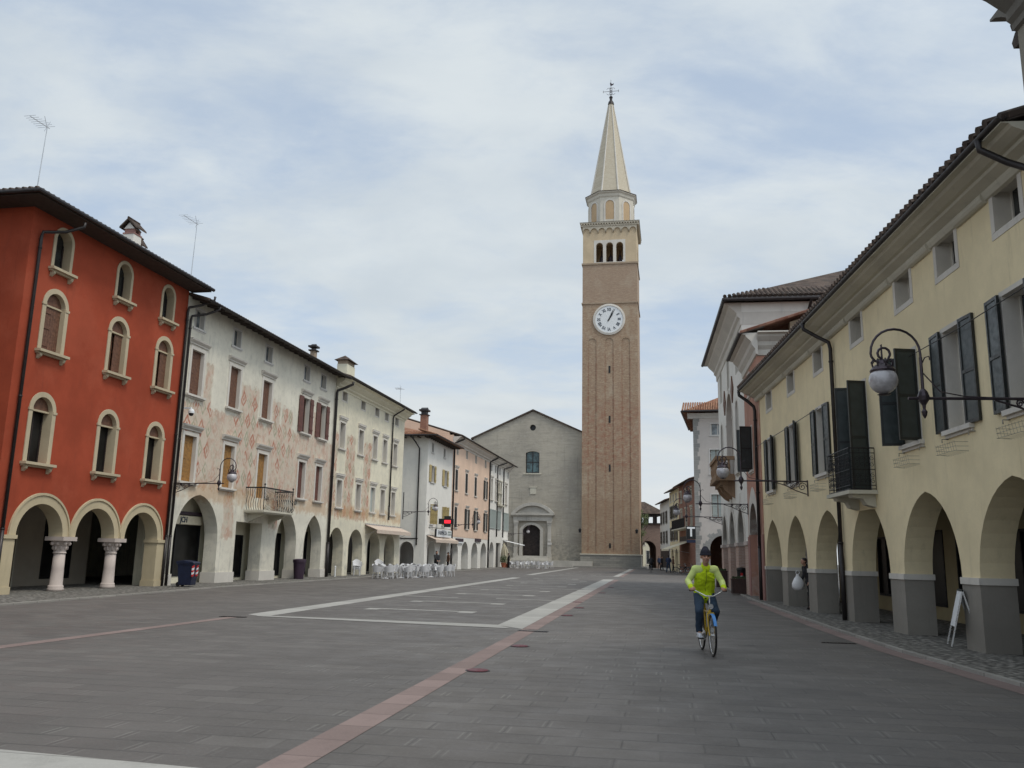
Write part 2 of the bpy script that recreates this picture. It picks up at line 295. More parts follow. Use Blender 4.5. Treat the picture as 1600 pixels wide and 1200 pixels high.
def slab(name, c1, jl=.7, jcol=None, rotd=-10.65):
    m, b, p = newmat(name); pos = b.new('ShaderNodeNewGeometry').outputs['Position']
    y = b.sep(b.map(pos, rot=(0, 0, R(-rotd))))[1]; f = b.math('DIVIDE', y, jl); e = b.math('FRACT', f); ee = b.math('MINIMUM', e, b.math('SUBTRACT', 1., e))
    wn = b.new('ShaderNodeTexWhiteNoise', noise_dimensions='1D'); b.put(wn.inputs['W'], b.math('FLOOR', f))
    c = b.mix(b.ramp(wn.outputs[0], 0, 1), mul(c1, .88), mul(c1, 1.12)); c = b.mix(b.ramp(b.noise(pos, 2.5, 6, .7), .45, .7, 0, .35), c, mul(c1, .65))
    c = b.mix(b.ramp(b.noise(pos, 45, 3, .6), .5, .75, 0, .35), c, mul(c1, 1.35)); c = b.mix(b.ramp(ee, .02, .008, 0, .6), c, mul(c1, .4))
    finish(b, p, c, .8, b.noise(pos, 30, 3), .15, .005); return m
MAT['wband'] = slab('white stone band', (.36, .35, .325))
MAT['pband'] = slab('pink porphyry band', (.235, .178, .163), .62)
MAT['kerb'] = slab('kerb stone', (.30, .285, .26), 1.0)
m, b, p = newmat('river cobbles'); pos = b.new('ShaderNodeNewGeometry').outputs['Position']
d = b.vor(pos, 8.5); cc = b.vor(pos, 8.5, out=1); e = b.ramp(d, .25, .62)
c = b.mix(b.sep(cc)[0], (.17, .16, .145), (.33, .31, .28)); c = b.mix(e, c, (.10, .095, .085)); c = b.mix(b.ramp(b.noise(pos, .8, 4), .4, .7, 0, .4), c, (.15, .145, .13))
finish(b, p, c, .85, b.math('SUBTRACT', 1., d), .8, .04); MAT['cobble'] = m
MAT['floor'] = slab('arcade floor stone', (.26, .25, .235), .8)
# ---------------------------------------------------------------- mesh helpers
class MB:
    def __init__(s): s.v = []; s.f = []; s.m = []
    def add(s, vs, fs, mi=0):
        n = len(s.v); s.v += [tuple(v) for v in vs]; s.f += [tuple(i+n for i in f) for f in fs]; s.m += [mi]*len(fs); return s
    def box(s, x0, y0, z0, x1, y1, z1, mi=0, M=None):
        vs = [Vector((x, y, z)) for x in (x0, x1) for y in (y0, y1) for z in (z0, z1)]
        if M: vs = [M @ v for v in vs]
        return s.add(vs, [(0, 1, 3, 2), (4, 6, 7, 5), (0, 4, 5, 1), (2, 3, 7, 6), (0, 2, 6, 4), (1, 5, 7, 3)], mi)
    def prism(s, pts, a, b2, ax='y', mi=0):
        f = {'y': lambda p, t: (p[0], t, p[1]), 'x': lambda p, t: (t, p[0], p[1]), 'z': lambda p, t: (p[0], p[1], t)}[ax]
        n = len(pts); vs = [f(p, a) for p in pts]+[f(p, b2) for p in pts]
        return s.add(vs, [tuple(range(n)), tuple(range(2*n-1, n-1, -1))]+[(i, (i+1) % n, n+(i+1) % n, n+i) for i in range(n)], mi)
    def panel(s, outer, holes, y0, y1, mi=0, back=True):
        loops = [outer]+list(holes); flat = [p for l in loops for p in l]; N = len(flat)
        tris = tessellate_polygon([[Vector((p[0], p[1], 0)) for p in l] for l in loops])
        vs = [(p[0], y0, p[1]) for p in flat]+[(p[0], y1, p[1]) for p in flat]
        fs = [tuple(t) for t in tris]
        if back: fs += [tuple(i+N for i in t) for t in tris]
        k = 0
        for l in loops:
            n = len(l); fs += [(k+i, k+(i+1) % n, N+k+(i+1) % n, N+k+i) for i in range(n)]; k += n
        return s.add(vs, fs, mi)
    def tube(s, path, r, n=8, mi=0, closed=False):
        P = [Vector(p) for p in path]; K = len(P); rs = r if isinstance(r, (list, tuple)) else [r]*K
        T = [((P[(i+1) % K] if closed else P[min(i+1, K-1)])-(P[i-1] if closed else P[max(i-1, 0)])).normalized() for i in range(K)]
        u = T[0].orthogonal().normalized(); rings = []
        for i in range(K):
            u = (u-T[i]*u.dot(T[i])); u = u.normalized() if u.length > 1e-6 else T[i].orthogonal().normalized(); w_ = T[i].cross(u)
            rings.append([P[i]+(u*math.cos(2*math.pi*j/n)+w_*math.sin(2*math.pi*j/n))*rs[i] for j in range(n)])
        vs = [v for q in rings for v in q]; fs = []
        for i in range(K if closed else K-1):
            a, b2 = i*n, ((i+1) % K)*n; fs += [(a+j, a+(j+1) % n, b2+(j+1) % n, b2+j) for j in range(n)]
        if not closed: fs += [tuple(range(n-1, -1, -1)), tuple(range((K-1)*n, K*n))]
        return s.add(vs, fs, mi)
    def lathe(s, prof, c=(0, 0, 0), n=16, mi=0, M=None, ph=0.):
        vs = []; fs = []; K = len(prof)
        for r, z in prof: vs += [Vector((c[0]+r*math.cos(2*math.pi*j/n+ph), c[1]+r*math.sin(2*math.pi*j/n+ph), c[2]+z)) for j in range(n)]
        if M: vs = [M @ v for v in vs]
        for i in range(K-1): fs += [(i*n+j, i*n+(j+1) % n, (i+1)*n+(j+1) % n, (i+1)*n+j) for j in range(n)]
        fs += [tuple(range(n-1, -1, -1)), tuple(range((K-1)*n, K*n))]
        return s.add(vs, fs, mi)
    def ell(s, c, r, n=10, k=7, mi=0, M=None):
        M0 = Matrix.Translation(c) @ (M or Matrix()) @ Matrix.Diagonal((*(r if isinstance(r, (tuple, list)) else (r, r, r)), 1))
        pr = [(max(.02, math.sin(math.pi*i/k)), -math.cos(math.pi*i/k)) for i in range(k+1)]
        return s.lathe(pr, n=n, mi=mi, M=M0)
    def cap(s, a, ra, b2, rb, n=10):
        a = Vector(a); b2 = Vector(b2); d = b2-a
        if d.length < 1e-5: return s.ell(a, ra)
        d.normalize(); pts = []; rs = []
        for t in (-.95, -.7, -.35): pts.append(a+d*ra*t); rs.append(ra*math.sqrt(1-t*t))
        pts.append(a); rs.append(ra); pts.append(b2); rs.append(rb)
        for t in (.35, .7, .95): pts.append(b2+d*rb*t); rs.append(rb*math.sqrt(1-t*t))
        return s.tube(pts, rs, n)
    def build(s, name, mats, parent=None, smooth=False, fix=True, bevel=0):
        me = bpy.data.meshes.new(name); me.from_pydata(s.v, [], s.f)
        mats = mats if isinstance(mats, (list, tuple)) else [mats]
        for q in mats: me.materials.append(MAT[q] if isinstance(q, str) else q)
        me.polygons.foreach_set('material_index', s.m)
        if smooth: me.polygons.foreach_set('use_smooth', [True]*len(me.polygons))
        if fix:
            bm = bmesh.new(); bm.from_mesh(me); bmesh.ops.recalc_face_normals(bm, faces=bm.faces); bm.to_mesh(me); bm.free()
        me.update(); o = bpy.data.objects.new(name, me); COL.objects.link(o)
        if parent: o.parent = parent
        if bevel:
            q = o.modifiers.new('b', 'BEVEL'); q.width = bevel; q.segments = 2; q.limit_method = 'ANGLE'
        return o
def tag(o, label=None, cat=None, group=None, kind=None):
    for k, v in (('label', label), ('category', cat), ('group', group), ('kind', kind)):
        if v: o[k] = v
    return o
def thing(name, label, cat, loc=(0, 0, 0), rz=0., group=None):
    o = bpy.data.objects.new(name, None); COL.objects.link(o); o.location = loc; o.rotation_euler = (0, 0, rz); o.empty_display_size = .3
    return tag(o, label, cat, group)
def dup(o, parent=None, loc=None, rz=None, label=None, group=None):
    c = o.copy(); COL.objects.link(c); c.parent = parent
    for ch in [q for q in scene_children(o)]: dup(ch, c)
    if loc is not None: c.location = loc
    if rz is not None: c.rotation_euler = (0, 0, rz)
    if label: c['label'] = label
    if group: c['group'] = group
    return c
def scene_children(o): return [q for q in COL.objects if q.parent == o]
def remesh(mb, name, mat, parent=None, vox=.01, sm=4):
    o = mb.build(name, mat, None); q = o.modifiers.new('r', 'REMESH'); q.mode = 'VOXEL'; q.voxel_size = vox; q.use_smooth_shade = True
    q = o.modifiers.new('s', 'SMOOTH'); q.iterations = sm; q.factor = .5
    dg = bpy.context.evaluated_depsgraph_get(); me = bpy.data.meshes.new_from_object(o.evaluated_get(dg), depsgraph=dg)
    old = o.data; o.modifiers.clear(); o.data = me; me.name = name; bpy.data.meshes.remove(old)
    if not len(me.materials): me.materials.append(MAT[mat] if isinstance(mat, str) else mat)
    o.parent = parent; return o
def textmesh(body, size, ext, mat, parent, name='lettering', M=None, align='CENTER', sx=1., bold=.0):
    cu = bpy.data.curves.new('t', 'FONT'); cu.body = body; cu.size = size; cu.extrude = ext; cu.align_x = align; cu.align_y = 'CENTER'; cu.offset = bold; cu.resolution_u = 3
    t = bpy.data.objects.new('t', cu); COL.objects.link(t); dg = bpy.context.evaluated_depsgraph_get()
    me = bpy.data.meshes.new_from_object(t.evaluated_get(dg), depsgraph=dg); bpy.data.objects.remove(t)
    me.materials.clear(); me.materials.append(MAT[mat]); me.transform(Matrix.Diagonal((sx, 1, 1, 1)))
    if M: me.transform(M)
    o = bpy.data.objects.new(name, me); COL.objects.link(o); o.parent = parent; return o
UPR = Matrix.Rotation(R(90), 4, 'X')   # text standing upright, reading along +x, facing -y

# ---- street rows : local frame x along the facade, y into the house, z up
AL, AR, AQ = R(10.65), R(4.7), R(8.7)
PL0 = Vector((math.cos(AL)*-20.7, math.sin(AL)*20.7, 0)); DL = Vector((math.sin(AL), math.cos(AL), 0)); NL = Vector((DL.y, -DL.x, 0))
PR0 = Vector((math.cos(AR)*7.11, -math.sin(AR)*7.11, 0)); DR = Vector((math.sin(AR), math.cos(AR), 0)); NR = Vector((DR.y, -DR.x, 0))
PQ0 = Vector((9.95, 34.3, 0)); DQ = Vector((math.sin(AQ), math.cos(AQ), 0)); NQ = Vector((DQ.y, -DQ.x, 0))
def WL(s, o, z=0): return PL0+DL*s+NL*o+Vector((0, 0, z))
def WR(s, o, z=0): return PR0+DR*s+NR*o+Vector((0, 0, z))
def WQ(s, o, z=0): return PQ0+DQ*s+NQ*o+Vector((0, 0, z))
RZL, RZR, RZQ = R(90)-AL, R(270)-AR, R(270)-AQ

def arch(xl, xr, zs, zt, kind='round', n=9):
    """points from (xl,zs) over the top to (xr,zs)"""
    c, wd, h = (xl+xr)/2, (xr-xl)/2, zt-zs
    if kind == 'round': return [(c-wd*math.cos(math.pi*i/(2*n)), zs+h*math.sin(math.pi*i/(2*n))) for i in range(2*n+1)]
    if kind == 'rect': return [(xl, zt), (xr, zt)]
    if kind == 'cut':   # pointed arch cut flat
        f = arch(xl, xr, zs, zt+.22, 'point', n); q = [p for p in f if p[1] < zt-.02]; l = [p for p in q if p[0] < c]; r = [p for p in q if p[0] > c]
        return l+[(l[-1][0]+.14, zt), (r[0][0]-.14, zt)]+r
    Rr = (wd*wd+h*h)/(2*wd); th = math.asin(min(1, h/Rr)) if h <= Rr else math.pi/2
    th = math.atan2(h, Rr-wd)
    l = [(xl+Rr-Rr*math.cos(th*i/n), zs+Rr*math.sin(th*i/n)) for i in range(n+1)]
    if kind == 'seg':
        Rs = (wd*wd+h*h)/(2*h); a_ = math.asin(min(1, wd/Rs)); return [(c+Rs*math.sin(a_*(2*i/n-1)), zt-Rs+Rs*math.cos(a_*(2*i/n-1))) for i in range(n+1)]
    return l+[(2*c-x, z) for x, z in reversed(l[:-1])]
def archfront(x0, x1, zb, zt, ops):
    """outer contour of a ground storey; ops = [(xl,xr,zspring,ztop,kind)]"""
    o = [(x0, zb)]
    for (xl, xr, zs, za, k) in sorted(ops):
        a = arch(xl, xr, zs, za, k); o.append((xl, zb))
        if abs(a[0][1]-zb) < 1e-4: a = a[1:-1]
        o += a; o.append((xr, zb))
    return o+[(x1, zb), (x1, zt), (x0, zt)]

LEAF = {}
def leafmesh(w, h, style, mat, mat2=None):
    key = (round(w, 2), round(h, 2), style, mat)
    if key in LEAF: return LEAF[key]
    b = MB()
    if style == 'panel':
        fr = .05; b.box(0, 0, 0, fr, .05, h).box(w-fr, 0, 0, w, .05, h)
        for z in (0, h*.47, h-.06): b.box(fr, .001, z, w-fr, .049, z+.06)
        b.box(fr, .016, .03, w-fr, .034, h-.03, 1 if mat2 else 0)
    elif style == 'plank':
        n = max(2, int(round(w/.11)))
        for i in range(n): b.box(i*w/n+.003, 0, 0, (i+1)*w/n-.003, .028, h)
        for z in (.12*h, .5*h, .84*h): b.box(.01, -.022, z, w-.01, -.001, z+.09)
    else:
        fr = .055
        b.box(0, 0, 0, fr, .045, h).box(w-fr, 0, 0, w, .045, h)
        for z in (0, h*.48, h-.07): b.box(fr, .002, z, w-fr, .043, z+.07)
        n = int(h/.06)
        for i in range(n):
            z = .08+i*(h-.16)/n; b.box(fr, .012, z, w-fr, .03, z+.042, 1 if mat2 else 0)
    o = b.build('shutter', [mat, mat2] if mat2 else mat); me = o.data; bpy.data.objects.remove(o); LEAF[key] = me; return me
def leaf(parent, x, y, z, w, h, ang, style, mat, mat2=None, label=None):
    o = bpy.data.objects.new('shutter', leafmesh(w, h, style, mat, mat2)); COL.objects.link(o); o.parent = parent; o.location = (x, y, z); o.rotation_euler = (0, 0, ang)
    if label: o['label'] = label
    return o
def window(root, x, z, w, h, fr=.12, frm='stone', kind='rect', rise=0, sill=.12, hood=0, sh=None, cy=.15, shm='brownsh', shm2=None, sty='plank', depth=.3, proud=.03, pane='pane', brackets=False, inner='closed', sideh=.0, topfill=None, name='window', cas=None, ring=False):
    """window > frame mesh with sill, hood, shutters and pane as sub-parts; x centre, z bottom of the opening"""
    xl, xr = x-w/2, x+w/2
    if kind == 'rect': hole = [(xl, z), (xl, z+h), (xr, z+h), (xr, z)]; out = [(xl-fr, z-.01), (xl-fr, z+h+fr), (xr+fr, z+h+fr), (xr+fr, z-.01)]
    else:
        hole = [(xl, z)]+arch(xl, xr, z+h-rise, z+h, kind)+[(xr, z)]; out = [(xl-fr, z-.01)]+arch(xl-fr, xr+fr, z+h-rise, z+h+fr, kind)+[(xr+fr, z-.01)]
    b = MB(); b.panel([out[0]]+[hole[0]]+hole[1:]+[out[-1]]+list(reversed(out[1:-1])), [], -proud, depth)
    if kind != 'rect' and fr > .15: b.box(xl-fr-.03, -proud-.025, z+h-rise-.05, xl-.012, .1, z+h-rise+.03).box(xr+.012, -proud-.025, z+h-rise-.05, xr+fr+.03, .1, z+h-rise+.03)
    if ring: b.box(xl-fr, -proud, z-fr, xr+fr, -.001, z-.011)
    W = b.build(name, frm, root)
    if sill:
        b = MB(); b.box(xl-fr-.09, -sill-.03, z-.10, xr+fr+.09, depth-.05, z-.012).box(xl-fr-.05, -sill*.6, z-.16, xr+fr+.05, .05, z-.102)
        if brackets:
            for q in (xl-fr+.02, xr+fr-.12): b.prism([(-sill*.8, z-.162), (-sill*.7, z-.24), (-.03, z-.33), (.05, z-.33), (.05, z-.162)], q, q+.1, 'x')
        b.build('sill', frm, W)
    if hood:
        zt = z+h+fr; b = MB(); e = .14
        b.prism([(.05, zt+.06), (-.05, zt+.06), (-.06, zt+.12), (-.12, zt+.17), (-hood, zt+.22), (-hood-.02, zt+.29), (.05, zt+.31)], xl-fr-e, xr+fr+e, 'x').build('hood', frm, W)
    b = MB(); ph = h+.02
    if kind == 'rect': b.box(xl-.03, depth-.04, z-.02, xr+.03, depth+.01, z+ph)
    else: b.prism([(q[0], q[1]) for q in hole], depth-.04, depth+.01)
    b.build('pane', pane, W)
    if pane != 'dark':
        b = MB(); t = .03; b.box(x-t, depth-.075, z, x+t, depth-.042, z+h-rise*.4).box(xl+.001, depth-.07, z, xl+.05, depth-.043, z+h-rise).box(xr-.05, depth-.07, z, xr-.001, depth-.043, z+h-rise)
        b.box(xl+.05, depth-.07, z+.001, x-t, depth-.043, z+.06).box(x+t, depth-.07, z+.001, xr-.05, depth-.043, z+.06); b.build('casement', cas or ('stonew' if sh is None else 'brownsh'), W)
    lw, lh = w/2-.006, h-rise-.01
    if topfill:
        q = arch(xl+.01, xr-.01, z+h-rise+.03, z+h-.01, kind); b = MB(); b.prism(q, .14, .19); b.build('lunette', topfill, W)
        MB().box(xl, .11, z+h-rise-.035, xr, .2, z+h-rise+.025).build('transom', frm, W)
    if sh == 'closed':
        leaf(W, xl+.003, cy, z+.005, lw, lh, 0, sty, shm, shm2); leaf(W, xr-.003, cy+.028, z+.005, lw, lh, R(180), sty, shm, shm2)
    elif sh == 'ajar':
        leaf(W, xl+.003, .15, z+.005, lw, lh, R(30), sty, shm, shm2); leaf(W, xr-.003, .19, z+.005, lw, lh, R(180), sty, shm, shm2)
    elif sh == 'flat':
        leaf(W, xl-.0, -proud-.035, z-.02, lw+.07, lh+.06, R(177), sty, shm, shm2); leaf(W, xr+.0, -proud-.075, z-.02, lw+.07, lh+.06, R(3), sty, shm, shm2)
    elif sh == 'perp':
        leaf(W, xl+.0, -proud-.01, z-.02, lw+.03, lh+.04, R(-100), sty, shm, shm2); leaf(W, xr-.0, -proud-.01, z-.02, lw+.03, lh+.04, R(-80), sty, shm, shm2)
    elif sh == 'mix':
        leaf(W, xl-.0, -proud-.035, z-.02, lw+.04, lh+.06, R(177), sty, shm, shm2); leaf(W, xr+.0, -proud-.03, z-.02, lw+.04, lh+.06, R(-21), sty, shm, shm2)
    elif sh == 'wide':
        leaf(W, xl+.0, -proud-.02, z-.02, lw+.06, lh+.04, R(-148), sty, shm, shm2); leaf(W, xr-.0, -proud-.02, z-.02, lw+.06, lh+.04, R(-32), sty, shm, shm2)
    return W, (out if True else None)
def whole(x, z, w, h, fr=.12, kind='rect', rise=0):
    """hole in the wall for a window (4 mm inside the frame's outline)"""
    e = fr-.006; xl, xr = x-w/2, x+w/2
    if kind == 'rect': return [(xl-e, z-.004), (xr+e, z-.004), (xr+e, z+h+e), (xl-e, z+h+e)]
    a = arch(xl-e, xr+e, z+h-rise, z+h+e, kind); return list(reversed([(xl-e, z-.004)]+a+[(xr+e, z-.004)]))
def shell(b, L, H, zlow, depth, T, sides=(True, True), y0=.42, mi=0, zf=0, pitch=R(17), ov=.95, ze=None):
    """gabled side walls and back wall behind the street front"""
    ze = H if ze is None else ze; yr = depth/2; tp = math.tan(pitch); zz = lambda y: ze+(min(y, depth-y)+ov)*tp-.01
    pts = [(y0+.003, zlow), (depth, zlow), (depth, zz(depth)), (yr, zz(yr)), (y0+.003, zz(y0))]
    if sides[0]: b.prism(pts, 0, .3, 'x', mi)
    if sides[1]: b.prism(pts, L-.3, L, 'x', mi)
    b.box(.301, depth-.3, zf, L-.301, depth-.003, H, mi)
def roof(root, L, ze, ov, pitch, depth, mat='tile', x0=0., wav=.22, amp=.035, thick=.10, eavemat='roofwood', rafters=True, gut=True, extra=0.):
    """two-sided roof: corrugated tiles over a boarded eave"""
    x1 = L+extra; yr = depth/2; zr = ze+(yr+ov)*math.tan(pitch); n = max(8, int((x1-x0)/wav)*6); b = MB(); vs = []
    ys = [(-ov, ze), (yr, zr), (depth+ov, ze)]
    for (y, z) in ys:
        for i in range(n+1):
            x = x0+(x1-x0)*i/n; vs.append((x, y, z+thick+amp*abs(math.sin(math.pi*(x-x0)/wav))*1.6))
    k = n+1; N = len(vs); fs = [(r*k+i, r*k+i+1, (r+1)*k+i+1, (r+1)*k+i) for r in range(2) for i in range(n)]
    vs += [(x0, -ov, ze+.03), (x1, -ov, ze+.03), (x0, yr, zr+.03), (x1, yr, zr+.03), (x0, depth+ov, ze+.03), (x1, depth+ov, ze+.03)]
    fs += [(N, N+1, N+3, N+2), (N+2, N+3, N+5, N+4)]
    fs += [tuple([N]+list(range(0, k))+[N+1])[::-1], tuple([N+4]+list(range(2*k, 3*k))+[N+5]), (0, k, N+2, N), (k, 2*k, N+4, N+2), (n, N+1, N+3, k+n), (k+n, N+3, N+5, 2*k+n)]
    b.add(vs, fs); rf = b.build('roof', mat, root, fix=False)
    b = MB(); b.add([(x0, -ov+.02, ze), (x1, -ov+.02, ze), (x1, .3, ze+(ov+.28)*math.tan(pitch)), (x0, .3, ze+(ov+.28)*math.tan(pitch)), (x0, -ov+.02, ze+.028), (x1, -ov+.02, ze+.028), (x1, .3, ze+(ov+.28)*math.tan(pitch)+.028), (x0, .3, ze+(ov+.28)*math.tan(pitch)+.028)],
        [(0, 1, 2, 3), (4, 7, 6, 5), (0, 4, 5, 1), (3, 2, 6, 7), (0, 3, 7, 4), (1, 5, 6, 2)])
    if rafters:
        q = x0+.3
        while q < x1-.1:
            b.prism([(-ov+.1, ze-.09+.1*math.tan(pitch)), (.2, ze-.09+(ov+.2)*math.tan(pitch)), (.2, ze-.002+(ov+.2)*math.tan(pitch)), (-ov+.1, ze-.002+.1*math.tan(pitch))], q-.05, q+.05, 'x'); q += .62
    b.build('eaves', eavemat, rf)
    if gut:
        b = MB(); rr = .075; pr = [(-ov-.02+rr*math.cos(a), ze+.075+rr*math.sin(a)) for a in [R(180+18*i) for i in range(11)]]+[(-ov-.02+(rr-.012)*math.cos(a), ze+.075+(rr-.012)*math.sin(a)) for a in [R(360-18*i) for i in range(11)]]
        b.prism(pr, x0-.05, x1+.05, 'x').build('gutter', 'gut', rf)
    return rf
def hiproof(root, L, ze, ov, pitch, depth, mat):
    tp = math.tan(pitch); h2 = depth/2+ov; zr = ze+h2*tp; th = .12
    vs = [(-ov, -ov, ze), (L+.30, -ov, ze), (L+.30, depth+ov, ze), (-ov, depth+ov, ze), (depth/2, depth/2, zr), (L+.30, depth/2, zr)]; vs += [(x, y, z+th) for x, y, z in vs]
    b = MB().add(vs, [(6, 7, 11, 10), (11, 8, 9, 10), (9, 6, 10), (0, 4, 5, 1), (0, 3, 4), (3, 2, 5, 4), (1, 5, 11, 7), (5, 2, 8, 11), (0, 1, 7, 6), (3, 0, 6, 9), (2, 3, 9, 8)]); rf = b.build('roof', mat, root)
    b = MB()
    for i in range(int((L+.35+ov)/.24)): t = -ov+.12+i*.24; ln = min(1.5, t+ov); b.tube([(t, -ov-.03, ze+th-.01), (t, -ov-.03+ln, ze+th-.01+ln*tp)], .05, 6)
    for i in range(int((depth+ov)/.24)): t = -ov+.12+i*.24; ln = min(1.5, max(.1, t+ov)); b.tube([(-ov-.05, t, ze+th+.01), (-ov-.05+ln, t, ze+th+.01+ln*tp)], .06, 6)
    b.build('tile_edge', mat, rf); MB().box(-ov+.03, -ov+.03, ze-.05, L+.25, .0, ze-.002).box(-ov+.03, .001, ze-.05, -.0, depth+ov-.05, ze-.002).build('eaves', 'roofwood', rf); MB().tube([(L+.3, -ov-.05, ze+.05), (-ov-.05, -ov-.05, ze+.05), (-ov-.05, depth+ov, ze+.05)], .075, 8).build('gutter', 'gut', rf)
    return rf
def downpipe(root, x, ztop, ov, _=1, zb=.05, r=.055, ybow=-.1, dx=0., iron=2.0, zg=None):
    zg = zg or ztop
    b = MB(); pth = [(x+dx, -ov-.02, zg+.02), (x+dx, -ov-.0, zg-.14), (x+dx*.7, -ov*.5, zg-.40), (x, ybow-.04, zg-.62), (x, ybow, zg-.80), (x, ybow, zb)]
    b.tube(pth, r, 10)
    for z in [zb+iron, (zb+ztop)/2, ztop-1.2]: b.tube([(x, ybow, z), (x, ybow, z+.05)], r*1.25, 10)
    b.tube([(x, ybow, zb), (x, ybow, zb+iron)], r*1.12, 10)
    return b.build('downpipe', 'gut', root, smooth=True)
def cornice(root, L, zt, prof, mat='stone', x0=0.):
    MB().prism([(-y, zt+z) for y, z in prof], x0, L, 'x').build('cornice', mat, root)
def arcade_in(root, x0, x1, zc, yb, wallm, fronts, y0=.5):
    """ceiling and shop wall at the back of the arcade; fronts=[(xl,xr,zb,zt,kind)]"""
    MB().box(x0, y0, zc, x1, yb+.3, zc+.25).build('arcade_ceiling', wallm, root)
    holes = [[(a, zb), (b2, zb), (b2, zt), (a, zt)] for (a, b2, zb, zt, k) in fronts]
    W = MB().panel([(x0, .02), (x1, .02), (x1, zc-.003), (x0, zc-.003)], holes, yb, yb+.3).build('arcade_wall', wallm, root)
    for (a, b2, zb, zt, k) in fronts:
        b = MB(); t = .06
        b.box(a+.002, yb-.02, zb+.002, a+t, yb+.12, zt-.002).box(b2-t, yb-.02, zb+.002, b2-.002, yb+.12, zt-.002).box(a+t, yb-.02, zt-t-.002, b2-t, yb+.12, zt-.002)
        if k != 'door': b.box(a+t, yb-.03, zb+.002, b2-t, yb+.12, zb+.08)
        if b2-a > 1.5: b.box((a+b2)/2-.03, yb-.01, zb+.08, (a+b2)/2+.03, yb+.1, zt-t-.004)
        f = b.build('shop_window' if k != 'door' else 'door_frame', 'iron' if k != 'door' else 'stone', W)
        if k == 'door':
            b = MB(); m_ = (a+b2)/2
            b.box(a+t, yb+.04, zb, m_-.004, yb+.09, zt-t).box(m_+.004, yb+.04, zb, b2-t, yb+.09, zt-t)
            for q0, q1 in ((a+t+.08, m_-.08), (m_+.08, b2-t-.08)):
                for za, zb2 in ((zb+.2, zb+.9), (zb+1.05, zt-t-.2)): b.box(q0, yb+.015, za, q1, yb+.038, zb2)
            b.build('door', 'wood', W)
        else: MB().box(a+t-.01, yb+.05, zb+.05, b2-t+.01, yb+.07, zt-t+.01).build('shop_glass', 'shop', W)
    return W
def sheet(name, pts, z, mat, kind='structure', th=0.):
    b = MB()
    if th: b.prism(pts, z, z+th, 'z')
    else:
        tr = tessellate_polygon([[Vector((p[0], p[1], 0)) for p in pts]]); b.add([(p[0], p[1], z) for p in pts], [tuple(t) for t in tr])
    o = b.build(name, mat, None, fix=bool(th))
    if not th:
        for pl_ in o.data.polygons:
            if pl_.normal.z < 0: pl_.flip()
    return tag(o, kind=kind)
# ================================================================ SETTING
GZ = 0.0
sheet('ground', [(-160, -60), (200, -60), (200, 330), (-160, 330)], 0, 'paving')
def pxy(*p): return [(q.x, q.y) for q in p]
# cobbled footways under and before the arcades, a low real kerb each
sheet('footway', pxy(WL(5, 3.3), WL(21, 3.0), WL(35, 1.9), WL(52, 1.7), WL(75, 1.2), WL(110.5, .9), WL(110.5, -5), WL(5, -5)), -.2, 'cobble', th=.25)
sheet('kerb', pxy(WL(5, 3.52), WL(21, 3.2), WL(35, 2.09), WL(52, 1.88), WL(75, 1.38), WL(110.5, 1.08), WL(110.5, .903), WL(75, 1.203), WL(52, 1.703), WL(35, 1.903), WL(21, 3.003), WL(5, 3.303)), -.2, 'kerb', th=.245)
rk = [(6.3, -2), (6.65, 7.5), (6.84, 11.9), (7.1, 16.2), (7.66, 21), (8.5, 27), (9.5, 34), (10.45, 39.8), (11.9, 48)]
inn = [(15.8, 48), (14.8, 34), (10.3, -2)]
sheet('footway', [(x+.1, y) for x, y in rk]+inn, -.2, 'cobble', th=.25)
sheet('kerb', rk+[(x+.097, y) for x, y in reversed(rk)], -.2, 'kerb', th=.252)
sheet('paving_band', [(x-.34, y) for x, y in rk[:7]]+[(x-.004, y) for x, y in reversed(rk[:7])], .004, 'pband')
# inlaid bands of the square
def band(name, pts, mat, z=.004): return sheet(name, pts, z, mat)
def LP(s, o): q = WL(s, o); return (q.x, q.y)
band('paving_band', [LP(3.5, 17.66), LP(3.5, 18.0), LP(18.9, 17.78), LP(19.1, 17.44)], 'pband')
band('paving_band', [LP(19.2, 17.44), LP(19.1, 17.78), LP(61.6, 17.0), LP(61.6, 16.62)], 'pband')
band('paving_band', [LP(19.95, 16.72), LP(19.15, 17.43), LP(62, 16.6), LP(61.4, 15.88)], 'wband')
band('paving_band', [LP(69.9, 15.98), LP(70.0, 16.42), LP(116, 15.6), LP(115.5, 15.1)], 'wband')
band('paving_band', [LP(70.0, 16.44), LP(70.0, 16.8), LP(116, 15.9), LP(116, 15.62)], 'pband')
band('paving_band', [LP(20.55, 10.25), LP(20.0, 10.95), LP(60.7, 10.2), LP(60.7, 9.6)], 'wband')
band('paving_band', [LP(69.8, 9.0), LP(69.8, 9.6), LP(118, 8.2), LP(118, 7.7)], 'wband')
band('paving_band', [LP(4, 9.85), LP(4, 10.2), LP(19.6, 10.5), LP(19.6, 10.22)], 'pband')
band('paving_band', [LP(20.35, 10.55), LP(20.05, 10.75), LP(19.15, 17.2), LP(20.0, 16.7)], 'wband', .008)
band('paving_band', [LP(69.2, 9.4), LP(68.8, 9.4), LP(70.3, 16.2), LP(70.8, 16.2)], 'wband', .008)
band('paving_band', [(-9.0, 8.60), (-4.0, 7.24), (-2.0, 6.71), (-2.35, 5.6), (-9.0, 7.3)], 'wband', .0075)
